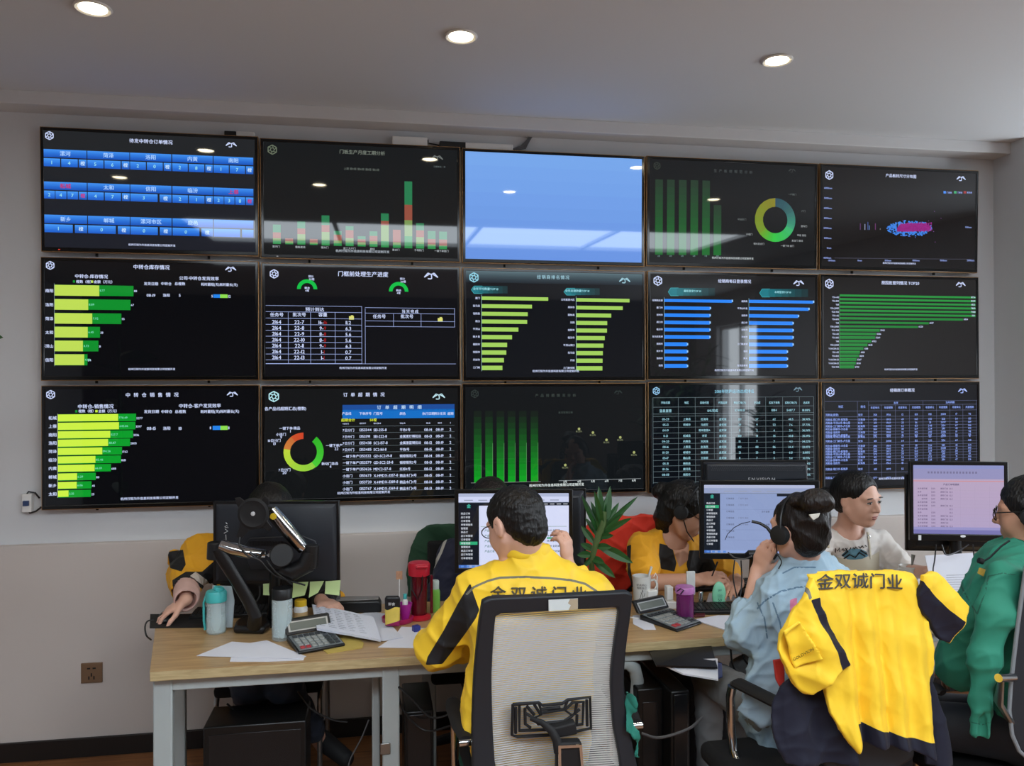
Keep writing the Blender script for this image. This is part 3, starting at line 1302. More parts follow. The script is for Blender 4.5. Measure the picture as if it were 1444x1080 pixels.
for x in [744, 930, 1111, 1331]:
    u = s.uv(x, 420)[0]
    s.RU(u, s.uv(x, 470 if x != 744 else 712)[1], u + gl, s.uv(x, 384 if x in (930, 1111) else 348)[1], W1)
s.T('预计到达', 414, 356, 24, sx=1.1)
s.T('当天完成', 1040, 369, 22, sx=1.15)
for x, tx in [(165, '任务号'), (313, '批次号'), (467, '容量')]:
    s.T(tx, x, 390, 25)
for x, tx in [(838, '任务号'), (1020, '批次号')]:
    s.T(tx, x, 402, 25)
for x, y in [(655, 408), (1238, 420)]:
    s.R(x - 16, y - 8, x + 16, y + 14, (222, 222, 120))
    s.R(x - 4, y - 14, x + 12, y + 2, (222, 222, 120), 1)
for k, (b_, n1, n2, w_) in enumerate([('22-7', '16', '16', '11.2'), ('22-8', '9', '9', '6.3'), ('22-9', '8', '8', '5.6'), ('22-10', '8', '8', '5.6'), ('22-11', '9', '9', '6.3'), ('22-12', '1', '1', '0.7'), ('22-13', '1', '1', '0.7')]):
    y = 437 + 38.8 * k
    s.T('2164', 165, y, 25, WHT)
    s.T(b_, 314, y + 1, 25, WHT)
    s.T(n1 + '-', 474, y + 3, 24, WHT, 'r')
    s.T(n2, 474, y + 3, 24, (150, 30, 34), 'l')
    s.T(w_, 636, y + 5, 24, WHT)
s.T(FOOT, 732, 740, 15)


# --- ten bars twice (two displays)
def tens(s, x0, ys, xr, h_, col, labs, axis=True, end=None):
    for y, x, lb in zip(ys, xr, labs):
        s.R(x0, y - h_ / 2, x, y + h_ / 2, col, 0)
        s.T(lb, x0 - 12, y - 3, 15, WHT, 'r')
        if end:
            s.R(x - 3, y - 9, x + end, y + 9, (150, 200, 250), 1)
    s.line([s.uv(x0 - 1, ys[0] - 28), s.uv(x0, ys[-1] + 24)], .0016, (150, 190, 200))


def ribbon(s, x0, x1, y0_, y1_, txt, tx, col=(30, 120, 132), wrap=20):
    for k in range(7):
        f = k / 7
        s.R(x0 + wrap + (x1 - x0 - wrap) * f, y0_, x0 + wrap + (x1 - x0 - wrap) * (f + 1 / 7), y1_, tuple(int(a * (1 - f * .8) + 20 * f * .8) for a in col))
    ym = (y0_ + y1_) / 2
    s.poly([s.uv(x0, ym), s.uv(x0 + wrap, y1_), s.uv(x0 + wrap, y0_)], col)
    s.line([s.uv(x0 + wrap + 60, y0_), s.uv(x0 + wrap, y0_), s.uv(x0, ym), s.uv(x0 + wrap, y1_), s.uv(x0 + wrap + 60, y1_)], .002, (70, 180, 190))
    s.T(txt, tx, ym - 6, 18, (150, 215, 225))


s = SCR[1, 2]
s.grad(s.b[0], s.uv(700, 155)[1], s.b[2], s.b[3], (30, 40, 48), (86, 108, 116), 8, -1)
s.logo(146, 109, 34, (150, 215, 235))
s.mark(1242, 130, 82, (160, 205, 220))
s.T('经销商排名情况', 722, 108, 27, (150, 190, 205), sx=1.15)
ribbon(s, 127, 390, 172, 226, '全年平均数量TOP 10', 232)
ribbon(s, 800, 1060, 188, 238, '全年总销数量TOP 10', 898)
LG = (162, 208, 94)
n10 = ['厦门', '驻马店', '洛阳县', '周口', '平顶山', '新乡县', '南阳市', '安阳市', '开封市', '三门峡']
tens(s, 202, [263 + 56 * k for k in range(10)], [686, 568, 537, 533, 469, 423, 387, 381, 364, 353], 32, LG, n10)
tens(s, 890, [275 + 55 * k for k in range(10)], [1277, 1228, 1144, 1115, 1113, 1097, 1088, 1083, 1081, 1080], 31, LG, ['公司直营大区', '郑州市', '固始县', '沈阳', '信阳市', '临汾市', '平顶山周口', '驻马店', '开封', '三门峡安阳'])
s.T(FOOT, 742, 790, 17)
s = SCR[1, 3]
s.logo(153, 144, 36)
s.mark(1256, 160, 88)
s.T('经销商每日登录情况', 754, 148, 27)
ribbon(s, 234, 600, 200, 261, '最新登录TOP 10', 424)
ribbon(s, 950, 1330, 208, 271, '本周登录TOP 10', 1132)
BB = (44, 134, 246)
tens(s, 204, [301 + 56.6 * k for k in range(10)], [734, 562, 560, 560, 559, 559, 383, 383, 383, 383], 31, BB, ['经销商总部', '厦门市', '郑州市', '周口市', '临汾市', '驻马店县城', '南阳市', '新乡市', '洛阳市', '信阳'], end=8)
tens(s, 867, [308 + 55.8 * k for k in range(10)], [1370, 1334, 1252, 1210, 1210, 1210, 1210, 1165, 1165, 1165], 31, BB, ['南阳县', '平顶山叶县', '洛阳市', '周口市', '安阳市', '开封市', '三门峡县城', '信阳', '新乡', '驻马店县城'], end=8)
s.T(FOOT, 752, 844, 16)
# --- staircase
s = SCR[1, 4]
s.logo(163, 167, 36)
s.mark(1192, 172, 82)
s.T('原因批管列情况 TOP20', 720, 162, 28)
xr = [1309, 1309, 1309, 1309, 1309, 1309, 1210, 942, 858, 558, 530, 522, 492, 462, 430, 402, 394, 376, 370, 358]
for k in range(20):
    y = 273 + 28.7 * k
    s.R(244, y - 11, xr[k], y + 11, (30, 128, 52))
    s.R(244, y - 11, xr[k], y - 5, (38, 148, 62), 1)
    s.T(['Y5A-A12', 'Y5A-B05', 'Y6B', 'Y5A-J5AB3', 'Y5A-W51'][k % 5] if k not in (14, 17, 18) else 'Y-5AC01A-E2', 238, y, 14, WHT, 'r', sx=.8)
    s.T('%d' % (8756 - 317 * k), min(xr[k] + 22, 1290), y, 14)
s.line([s.uv(243, 262), s.uv(244, 830)], .0016, (120, 170, 140))
s.T(FOOT, 724, 838, 14)
# --- open ring and order list
s = SCR[2, 1]
s.logo(124, 114, 34, (180, 228, 235))
s.mark(1225, 112, 82, (190, 225, 235))
s.T('订单超期情况', 726, 102, 26, sx=1.65)
s.T('各产品线超期汇总(樘数)', 202, 195, 22)
c = s.uv(322, 484)
for a0, a1, ca, cb in [(50, -52, (50, 180, 40), (74, 200, 56)), (-52, -190, (140, 206, 60), (190, 214, 62)), (-190, -232, (206, 128, 60), (196, 110, 56)), (-232, -270, (200, 84, 44), (206, 70, 40))]:
    s.arc(c, s.len(86), s.len(128 if a0 != 50 else 130), a0, a1, ca, 1, 12, cb)
for x, y, tx in [(230, 326, '一键下单·精品'), (236, 345, '1'), (172, 367, '小连门'), (174, 386, '9'), (128, 408, '10日分门'), (130, 428, '13'), (196, 604, '7日分门'), (196, 622, '20'), (527, 441, '一键下单产'), (543, 462, '22'), (498, 562, '新动门急选'), (503, 581, '4')]:
    s.T(tx, x, y, 19)
s.R(582, 170, 1330, 206, (28, 76, 152))
s.R(582, 203, 1330, 255, (18, 110, 196))
s.T('订单超期明细', 962, 186, 25, (190, 220, 250), sx=1.9)
for x, tx in [(610, '产品线'), (735, '下单序号'), (820, '门型号'), (984, '颜色'), (1155, '执行日期'), (1232, '预计发货'), (1303, '超期')]:
    s.T(tx, x, 228, 18)
s.T('超期合计', 620, 271, 20, (214, 226, 60))
s.T('50樘', 788, 270, 20, (214, 226, 60))
vs0 = s.uv(956, 257)[1]
for k in range(11):
    y = 293 + 43.6 * k
    pr = ['7日分门', '7日分门', '7日分门', '7日分门', '7日分门', '一键下单产', '一键下单产', '一键下单产', '小连门', '小连门', '小连门'][k]
    u0_, vv = s.uv(582, y + 22)
    s.RU(u0_, vv, s.uv(1330, y + 18)[0], vv + .0013, (110, 124, 130))
    h_ = 19 if k else 10
    s.T(pr, 583, y + 3, h_, WHT, 'l')
    s.T('1353%03d' % (297 + 47 * k), 697, y, h_, WHT, 'l')
    s.T(['SK1-238-8', 'SE1-255-8', 'SE1-222-8', 'SC2-157-8', 'SC2-161-8', 'GD-SC2-19-8', 'GD-SC2-28-8', 'MDC2-127-8', 'X-HMDX-3357-8', 'X-HMDX-3389-8', 'X-HMDX-3369-8'][k], 790, y, h_, WHT, 'l', sx=.9)
    s.T(['平色2号', '平色2号', '金属激灯钢拉丝', '金属激蓝钢拉丝', '平色1号', '锻棕锦灰2号', '锻棕锦灰2号', '红棕4号', '精品木门4号', '精品木门4号', '精品木门4号'][k], 964, y, h_, WHT, 'l', sx=.95)
    s.T('08-%d' % (15 - k % 4), 1155, y - 2, h_)
    s.T('08-19', 1232, y - 3, h_)
    s.T('2', 1303, y - 4, h_)
s.T(FOOT, 725, 755, 17)
# --- fading columns
s = SCR[2, 2]
s.logo(152, 130, 28, (48, 56, 54))
s.mark(1195, 118, 60, (46, 56, 54))
s.T('产品排期情况分析', 740, 142, 22, (58, 66, 62), sx=1.6)
s.T('本次有效订单', 812, 266, 16, (60, 70, 66))
for k, xa in enumerate([145, 228, 311, 392, 474, 558]):
    p, q = s.uv(xa, 255), s.uv(xa + 56, 776 - 2 * k)
    s.grad(p[0], q[1], q[0], p[1], (16, 158, 34), (18, 30, 22), 12)
    s.RU(q[0] - .002, q[1], q[0], q[1] + (p[1] - q[1]) * .55, (92, 150, 92), 1)
s.line([s.uv(124, 778), s.uv(632, 768)], .0018, (150, 156, 150))
s.line([s.uv(762, 762), s.uv(1360, 746)], .0018, (160, 166, 170))
for x, y in [(910, 385), (1011, 412), (1110, 465), (1210, 447), (1310, 556), (810, 648)]:
    s.arc(s.uv(x, y), 0, s.len(10), 0, 360, (170, 176, 110), 1, 8)
    s.T('18.23%', x, y + 18, 13, (120, 126, 96))
for k, x in enumerate([810, 912, 1012, 1112, 1211, 1310]):
    s.R(x - 15, 772 - 2 * k, x + 15, 772 - 2 * k - 14 + 2, (0, 0, 0)) if False else s.T('%d月' % (k + 3), x, 770 - 2 * k, 17, (215, 225, 225), bold=.01)
s.T(FOOT, 748, 793, 20, (222, 232, 230), bold=.008)
# --- white ruled table
s = SCR[2, 3]
s.logo(141, 118, 29, (150, 200, 235))
s.mark(1250, 104, 70, (120, 150, 165))
s.T('2018年防跑运动达成排名', 754, 121, 27, (130, 190, 215))
LN = (118, 136, 142)
xs = [115, 314, 446, 594, 728, 862, 998, 1131, 1262, 1374]
ys = [172, 246, 300, 318, 360, 406, 450, 492, 534, 577, 620, 664, 708, 752, 796, 838]
u_a, u_b = s.uv(115, 500)[0], s.uv(1374, 500)[0]
for y in ys:
    vv = s.uv(120, y)[1] if y > 400 else s.uv(120, y)[1]
    s.RU(u_a, vv, u_b, vv + .0014, LN)
for i, x in enumerate(xs):
    u = s.uv(x, 500)[0]
    s.RU(u, s.uv(x, 845)[1], u + .0014, s.uv(115, 172)[1], LN)
TC = (150, 200, 215)
for x, tx in zip([213, 378, 517, 661, 795, 930, 1065, 1195, 1316], ['开始日期', '地区', '县级代理', '代理品牌', '预估订单(万)', '已达成', '实际下单数', '实际订单(万)', '达成率']):
    s.T(tx, x, 210, 19, TC, sx=.85)
s.T('温县直营', 213, 274, 22, TC)
s.T('10%完成', 583, 272, 22, TC)
for x, tx in [(795, '57400.8'), (1065, '1084'), (1195, '5487.7'), (1316, '18.88%')]:
    s.T(tx, x, 268, 19, TC)
dts = ['05-29', '05-13', '04-19', '11-21', '04-20', '08-16', '10-20', '05-17', '05-31', '10-26', '08-08']
for k in range(11):
    y = 339 + 43.4 * k
    row = [dts[k], ['上蔡县', '项城市', '', '柘城县', '内黄县', '上蔡县', '郸城市', '确山县', '舞阳县', '唐河县', '南阳市'][k], ['杜海洋', '马相军', '郑州直营A', '李军', '刘洪涛', '赵海燕', '张国营', '王俊丽', '', '', ''][k], ['金双诚'] * 8 + [''] * 3,
           str([159, 29, 8, 108, 15, 102, 21, 11, 30, 12, 9][k]), str([57, 9, 2, 31, 7, 88, 33, 7, 3, 6, 2][k]), str([62, 22, 6, 35, 7, 86, 15, 5, 4, 4, 6][k]), str([48.5, 7.6, 2.6, 30.8, 4.3, 34.4, 6.8, 3.4, 2, 3, 1][k]), '%.2f%%' % (38.9 - k * 1.17)]
    row[3] = '金双诚' if k < 8 else ''
    for x, tx in zip([215, 380, 518, 661, 795, 930, 1065, 1195, 1316], row):
        s.T(tx, x, y, 18, TC)
# --- dense blue table
s = SCR[2, 4]
s.logo(146, 107, 30, (190, 205, 255))
s.mark(1032, 98, 66, (170, 190, 250))
s.T('经销商订单概况', 628, 96, 23)
LN = (104, 112, 150)
TB = (140, 165, 240)
u_a, u_b = s.uv(110, 400)[0], s.uv(1130, 400)[0]
ys = [172, 238, 276, 296, 317, 338, 358, 378, 398, 418, 452, 470, 489, 508, 527, 546, 566, 598, 656, 690]
for y in ys:
    vv = s.uv(110, y)[1]
    s.RU(u_a, vv, u_b, vv + .0013, LN)
vv = s.uv(402, 196)[1]
s.RU(s.uv(402, 196)[0], vv, u_b, vv + .0013, LN)
xs = [328, 402, 488, 582, 676, 767, 858, 947, 1034, 1124]
for i, x in enumerate(xs):
    u = s.uv(x, 400)[0]
    s.RU(u, s.uv(x, 690)[1], u + .0013, s.uv(110, 172 if i in (0, 1, 5, 9) else 196)[1], LN)
s.T('去年', 585, 181, 15, TB)
s.T('当年同期', 948, 177, 15, TB)
s.T('地区', 216, 206, 16, TB)
s.T('姓名', 365, 206, 16, TB)
for i, x in enumerate([445, 535, 629, 721, 812, 902, 990, 1079]):
    s.T('年度单元 年度樘数 月度单元 月度樘数'.split()[i % 4], x, 213 - i * .6, 15, TB, sx=.95)
for k, y in enumerate([262, 294, 316, 338, 358, 380, 400, 420 - 10, 438, 470, 489, 508, 526, 546, 566, 586, 626, 684]):
    s.T(['河南省-洛阳市', '河南省-周口市-柘城县', '河南省-平顶山市-鲁山县', '河南省-三门峡市-卢氏县', '河北省-邯郸市-大名县'][k % 5] if k else '河南省(直营)', 112, y, 16, TB, 'l', sx=.92)
    s.T(['宋洋', '王海涛', '杜俊', '赵海英'][k % 4], 331, y - 1, 15, TB, 'l')
    for i, x in enumerate([447, 537, 630, 722, 814, 903, 991, 1080]):
        if y < 580 or x < 660:
            s.T(str([358, 1956, 12, 103, 198, 2084, 17, 96][i] + (k * 37) % 61), x, y - 2 - i, 14, TB)
s.T(FOOT, 600, 686, 14)
for rc, s in SCR.items():
    s.build(s.t)
    if rc[0] == 0:
        s.t.rotation_euler = (math.radians(1.4), 0, 0)          # the top row hangs tipped towards the room
        s.t.location.y -= .003

# things lying along the top of the video wall and on the wall
p = on_y(341, 190, .0)
t = thing('power_adapter', 'black adapter with a white plug lying on top of the blue tile display', 'adapter', on_y(341, 191, .03))
MB().span(on_y(316, 191, .035) + np.array([0, 0, 0]), on_y(334, 187, .06)).build('adapter_body', M_BLACK, t, .004)
MB().span(on_y(333, 193, .03), on_y(360, 188.5, .06)).build('plug', mat('white_plastic', (222, 222, 220), rough=.4), t, .004)
M_WPL = MATS['white_plastic']
t = thing('junction_box', 'white flat box lying on top of the column chart display', 'box', on_y(578, 204, .03))
MB().span(on_y(553, 205.5, .02), on_y(602, 197.5, .065)).build('box_body', M_WPL, t, .003)
MB().tube([on_y(x, y, .045) for x, y in ((602, 203), (604, 197), (604.5, 202), (622, 205.5), (634, 206))], .004, 8).build('lead', M_BLACK, t)
t = thing('extension_strip', 'black power strip between the column chart and plain blue displays', 'power strip', on_y(637, 207, .03))
MB().span(on_y(620, 207.5, .02), on_y(656, 203.5, .06)).build('strip_body', M_BLACK, t, .004)
MB().span(on_y(656, 209, .02), on_y(722, 206, .05)).build('white_cover', M_WPL, t, .004)
m = MB()
for k in range(4):
    m.tube([on_y(722 + k * 3, 211, .045), on_y(735 + 2 * k, 206 + k, .05), on_y(744 + k, 197, .058), on_y(746 + k * 2, 190, .066)], .0042, 8)
tag(m.build('cable_bundle', mat('grey_cable', (90, 90, 92), rough=.6)), 'bundle of grey cables rising up the wall above the plain blue display', 'cables')

t = thing('circuit_breaker', 'small white circuit breaker on the wall beside the bottom left display', 'breaker', on_y(42, 708, .06))
fr = Frame(on_y(42, 708, .07), (1, 0, 0), (0, 0, 1))
a, b_ = fr.px(35, 721), fr.px(48.5, 695)
MB().span(fr.p(a[0], a[1], .001), fr.p(b_[0], b_[1], .035)).build('housing', M_WPL, t, .003)
MB().span(fr.p(a[0] + .008, (a[1] + b_[1]) / 2 - .012, .034), fr.p(b_[0] - .008, (a[1] + b_[1]) / 2 + .012, .046)).build('switch_lever', mat('blue_plastic', (52, 70, 110), rough=.4), t, .002)
MB().tube([fr.pp(40, 697, .02), fr.pp(44, 692, .03), fr.pp(52, 694, .02), fr.pp(57, 702, .01)], .004, 8).tube([fr.pp(42, 718, .02), fr.pp(46, 722, .03), fr.pp(53, 720, .02), fr.pp(60, 714, .01)], .004, 8).build('wire', M_BLACK, t)

t = thing('wall_socket', 'brown square power socket low on the wall left of the desk', 'socket', on_y(130, 948, .025))
fr = Frame(on_y(130, 948, .025), (1, 0, 0), (0, 0, 1))
M_SOCK = mat('bronze_plastic', (126, 100, 78), rough=.35, metal=.2)
MB().span(fr.p(-.047, -.047, .0), fr.p(.047, .047, .009)).build('cover_plate', M_SOCK, t, .003)
MB().span(fr.p(-.040, -.040, .009), fr.p(.040, .040, .0105)).build('socket_face', M_SOCK, t, .001)
m = MB()
for u, v, w, h in [(-.012, .022, .007, .0035), (.012, .022, .007, .0035), (0, -.008, .003, .008), (-.011, -.022, .003, .008), (.011, -.022, .003, .008)]:
    m.span(fr.p(u - w, v - h, .0104), fr.p(u + w, v + h, .0109))
m.build('pin_hole', M_BLACK, t)
# ------------------------------------------------------------------ desk
DZ = .75
M_DESK = wood('ash_desktop', (156, 124, 86), (190, 158, 112), (1.5, 16, 16), 3, .28)
M_EDGE = wood('ash_edge', (168, 148, 108), (196, 178, 136), (3, 20, 30), 4, .4)
M_STEEL = mat('powder_coated_steel', (168, 176, 176), rough=.4, var=.03)
M_CHROME = mat('chrome', (205, 208, 210), rough=.12, metal=1, var=0)
M_GREYCHROME = mat('brushed_metal', (150, 150, 148), rough=.3, metal=.9, var=.05)
fl = on_z(210, 948, DZ)
FY, RY, DX0, DX1 = -1.092, -.38, fl[0], 4.62
desk = thing('office_desk', 'long ash wood office desk with grey steel legs below the video wall', 'desk', (2.7, -.74, 0))
quad = lambda z, i=0.: [(DX0 + i, FY + i, z), (DX1 - i, FY + i, z), (DX1 - i, RY - i, z), (DX0 - .16 + i, RY - i, z)]
MB().prism(quad(DZ - .003), (0, 0, .003)).build('desktop', M_DESK, desk, .001)
MB().prism(quad(DZ - .036), (0, 0, .0329)).build('desktop_edge', M_EDGE, desk, .002)
m = MB()
m.span((DX0 + .06, FY + .045, DZ - .088), (DX1 - .06, FY + .085, DZ - .0361))
m.build('front_rail', M_STEEL, desk, .004)
MB().span((DX0 - .02, RY - .12, DZ - .09), (DX1 - .06, RY - .08, DZ - .0361)).build('rear_rail', M_STEEL, desk, .004)


def leg_at(px, wpx, yy, label=None):
    a = on_y(px, 960, yy)
    w = wpx * 2.6 / 1125
    MB().span((a[0] - w / 2, yy - .018, .0), (a[0] + w / 2, yy + .018, DZ - .0361)).build('leg', M_STEEL, desk, .006)


leg_at(231, 28, FY + .06)
leg_at(551, 27, FY + .06)
leg_at(530, 13, FY + .22)
for x in (4.45,):
    MB().span((x, FY + .04, 0), (x + .07, FY + .08, DZ - .0361)).build('leg', M_STEEL, desk, .006)
for x, y in ((DX0 - .05, RY - .1), (1.75, RY - .1), (4.45, RY - .1)):
    MB().span((x - .03, y - .018, 0), (x + .03, y + .018, DZ - .0361)).build('leg', M_STEEL, desk, .006)
# the bowed leg by the mesh chair
P = [on_y(x, y, FY + .07) for x, y in ((866, 938), (884, 934), (895, 943), (899, 960), (897, 980), (886, 1000), (874, 1016), (868, 1040), (866, 1080))]
P[-1][2] = 0
P = P + []
MB().tube(P, .026, 12, flat=((0, 1, 0), .8)).build('bowed_leg', M_STEEL, desk)
b_ = on_y(541, 1056, FY + .036)
MB().span(b_ + np.array([-.012, -.002, -.02]), b_ + np.array([.024, .004, .02])).build('lock_plate', M_GREYCHROME, desk, .002)

# ------------------------------------------------------------------ computer towers and cables below the desk
M_PC = mat('tower_black', (15, 16, 17), rough=.35, var=.05)


def tower(px0, px1, py_top, Z, depth, label, front='side'):
    a, b = at(px0, py_top, Z), at(px1, py_top, Z)
    t = thing('computer_tower', label, 'computer', ((a[0] + b[0]) / 2, a[1] + depth / 2, 0), 'computer towers under the desk')
    MB().span((a[0], a[1], .02), (b[0], a[1] + depth, a[2])).build('case', M_PC, t, .006)
    m = MB()
    if front == 'side':
        m.span((a[0] + .02, a[1] - .002, .05), (b[0] - .02, a[1] + .001, a[2] - .03))
    else:
        m.span((a[0] + .01, a[1] - .008, .03), (b[0] - .01, a[1] + .001, a[2] - .01))
    m.build('side_panel' if front == 'side' else 'front_panel', mat('tower_panel', (24, 25, 27), rough=.2, var=.05), t, .003)
    m = MB()
    for x in (a[0] + .03, b[0] - .03):
        for y in (a[1] + .03, a[1] + depth - .03):
            m.cyl((x, y, 0), (x, y, .021), .014, n=12)
    m.build('feet', M_SOFTBLACK, t)
    return a, b


tower(286, 430, 1026, 2.98, .2, 'black computer tower lying side on under the left end of the desk')
tower(570, 612, 1004, 3.0, .3, 'black computer tower below the desk left of the mesh chair', 'front')
a, b = tower(946, 974, 975, 2.95, .36, 'glossy black computer tower below the desk right of the mesh chair', 'front')
t = thing('computer_tower', 'matte black computer tower standing left of the glossy tower', 'computer', at(924, 1300, 2.88) * np.array([1, 1, 0]), 'computer towers under the desk')
p, q = at(899, 972, 3.02), at(937, 972, 3.02)
MB().span((p[0], p[1], .0), (q[0], p[1] + .34, p[2])).build('case', M_PC, t, .006)
MB().span((p[0] + .02, p[1] - .003, .1), (q[0] - .02, p[1] + .001, p[2] - .05)).build('front_panel', MATS['tower_panel'], t, .002)
M_CABLE = mat('black_cable', (22, 22, 23), rough=.5, var=0)
M_GCABLE = mat('grey_lead', (84, 84, 86), rough=.5, var=0)


def cable(pts, r=.004, label='', m=None, name='cable'):
    """a lead through points, rounded with a Catmull-Rom curve"""
    P = [np.array(p, float) for p in pts]
    Q = []
    E = [2 * P[0] - P[1]] + P + [2 * P[-1] - P[-2]]
    for i in range(1, len(E) - 2):
        for t in np.linspace(0, 1, 7)[:-1]:
            a, b, c_, d = E[i - 1], E[i], E[i + 1], E[i + 2]
            Q.append(.5 * ((2 * b) + (c_ - a) * t + (2 * a - 5 * b + 4 * c_ - d) * t * t + (3 * b - a - 3 * c_ + d) * t ** 3))
    Q.append(P[-1])
    mb = MB().tube(Q, r, 7)
    o = mb.build(name, m or M_CABLE)
    if label:
        tag(o, label, 'cable', 'cables around the desks')
    return o


def cpx(L, **k):
    return cable([at(*p) for p in L], **k)


cpx([(562, 968, 2.9), (580, 985, 2.9), (610, 1012, 2.9), (650, 1000, 2.9)], label='black cable sagging towards the tower left of the mesh chair')
cpx([(560, 962, 2.95), (568, 1000, 2.95), (600, 1030, 2.95), (640, 1022, 2.9)], label='thin black cable looping behind the tower left of the mesh chair')
cpx([(905, 1034, 2.8), (930, 1040, 2.78), (970, 1028, 2.78), (990, 1012, 2.85)], r=.005, m=M_GCABLE, label='grey cable sagging across the front of the glossy computer tower')
cpx([(1030, 912, 3.1), (1034, 940, 3.1), (1048, 958, 3.12), (1066, 975, 3.1)], label='black cable hanging from the desk edge beside the denim jacket')
cpx([(1044, 912, 3.15), (1050, 930, 3.15), (1062, 950, 3.1), (1064, 985, 3.1)], label='second black cable hanging from the desk edge beside the denim jacket')
cpx([(975, 985, 3.2), (990, 1000, 3.2), (992, 1030, 3.2), (980, 1060, 3.2)], label='black cable curling on the floor right of the glossy tower')
cpx([(975, 1010, 3.25), (988, 990, 3.25), (1000, 975, 3.25)], label='short black cable crossing behind the glossy tower')
cpx([(420, 975, 3.1), (440, 1000, 3.1), (470, 1015, 3.1), (490, 1018, 3.1)], label='black cable running below the left of the desk')
cpx([(520, 1015, 3.1), (510, 1040, 3.1), (495, 1068, 3.1), (490, 1085, 3.1)], r=.003, m=M_GCABLE, label='thin grey cable hanging beside the middle desk leg')
cpx([(320, 992, 3.15), (335, 1005, 3.15), (345, 1008, 3.15)], label='short black cable end below the left of the desk')
cpx([(216, 874, 2.96), (208, 876, 2.94), (204.5, 884, 2.92), (206.5, 896, 2.9), (213, 902, 2.95)], r=.003, label='mouse lead hanging over the left edge of the desk')

# documents in the wire tray under the desk
t = thing('paper_tray', 'papers and a blue folder sticking out below the right of the desk', 'papers', at(960, 935, 2.98))
fr = face_frame(960, 930, 2.98)
MB().prism([fr.pp(918, 922, -.1), fr.pp(1012, 920, -.1), fr.pp(1004, 930, .08), fr.pp(920, 927, .08)], (0, 0, -.006)).build('tray', M_BLACK, t)
MB().prism([fr.pp(922, 930, .03), fr.pp(1010, 928, .02), fr.pp(1003, 946, .10), fr.pp(955, 938, .10)], (0, 0, .006)).build('paper_stack', mat('printer_paper', (214, 216, 224), rough=.8, var=.02), t)
MB().prism([fr.pp(1002, 930, .03), fr.pp(1016, 932, .02), fr.pp(1014, 946, .05), fr.pp(1000, 947, .08)], (0, 0, -.005)).build('folder', mat('blue_folder', (34, 44, 96), rough=.5), t)

# ------------------------------------------------------------------ monitors
M_MON = mat('monitor_black', (14, 14, 16), rough=.3, var=.05)
M_MONBACK = mat('monitor_shell', (30, 34, 42), rough=.45, var=.06)


def monitor(name, label, corners, Z, facing, turn=0., tilt=0., bez=(.012, .02), thick=.045, group=None, base=None, crop=None, panel=(180, 196, 235), back=None, neck_w=.05, sideband=None):
    """corners = px (left, right, top, bottom) of the housing on the plane at distance Z"""
    l, r, tp, bt = corners
    fr = face_frame((l + r) / 2, (tp + bt) / 2, Z, turn, tilt)
    u0, u1 = fr.px(l, (tp + bt) / 2)[0], fr.px(r, (tp + bt) / 2)[0]
    v1, v0 = fr.px((l + r) / 2, tp)[1], fr.px((l + r) / 2, bt)[1]
    foot = base if base is not None else fr.p((u0 + u1) / 2, v0, -.06 if facing else .06)
    t = thing(name, label, 'monitor', (foot[0], foot[1], DZ), group)
    sg = -1 if facing else 1            # the shell lies behind the panel

    def rect(a, b, c, d, w):
        return [fr.p(a, b, w), fr.p(c, b, w), fr.p(c, d, w), fr.p(a, d, w)]
    e, eb = bez
    ext = fr.N * sg * .02
    MB().ring(rect(u0, v0, u1, v1, 0), rect(u0 + e, v0 + eb, u1 - e, v1 - e, 0), ext).build('bezel', M_MON, t, .003)
    MB().prism(rect(u0 + e, v0 + eb, u1 - e, v1 - e, sg * .004), fr.N * sg * .01).build('screen', glow(panel) if facing else M_MON, t)
    # shell, tapering to the rear
    A = rect(u0 + .004, v0 + .004, u1 - .004, v1 - .004, sg * .014)
    B = rect(u0 + .03, v0 + .03, u1 - .03, v1 - .03, sg * thick)
    MB().add(A + B, [(0, 1, 2, 3), (7, 6, 5, 4), (0, 4, 5, 1), (1, 5, 6, 2), (2, 6, 7, 3), (3, 7, 4, 0)]).build('shell', M_MONBACK, t, .006)
    bm_ = fr.p((u0 + u1) / 2, v0 + .05, sg * thick * .9)
    fz = np.array([foot[0], foot[1], DZ + .012])
    MB().tube([bm_, bm_ * .6 + fz * .4 + np.array([0, 0, -.02]), fz], neck_w / 2, 12, flat=(fr.U, 1.)).build('stand_neck', M_MON, t)
    MB().lathe([(.0, .0), (.082, .0), (.084, .004), (.074, .011), (.03, .016), (0, .017)], (foot[0], foot[1], DZ), 36).build('stand_base', M_MON, t)
    s = Screen(Frame(fr.p(0, 0, sg * .004), fr.U, fr.V), crop or (0, 0, 1))
    s.b = (u0 + e, v0 + eb, u1 - e, v1 - e)
    s.t, s.f2, s.box = t, fr, (u0, v0, u1, v1)
    return s


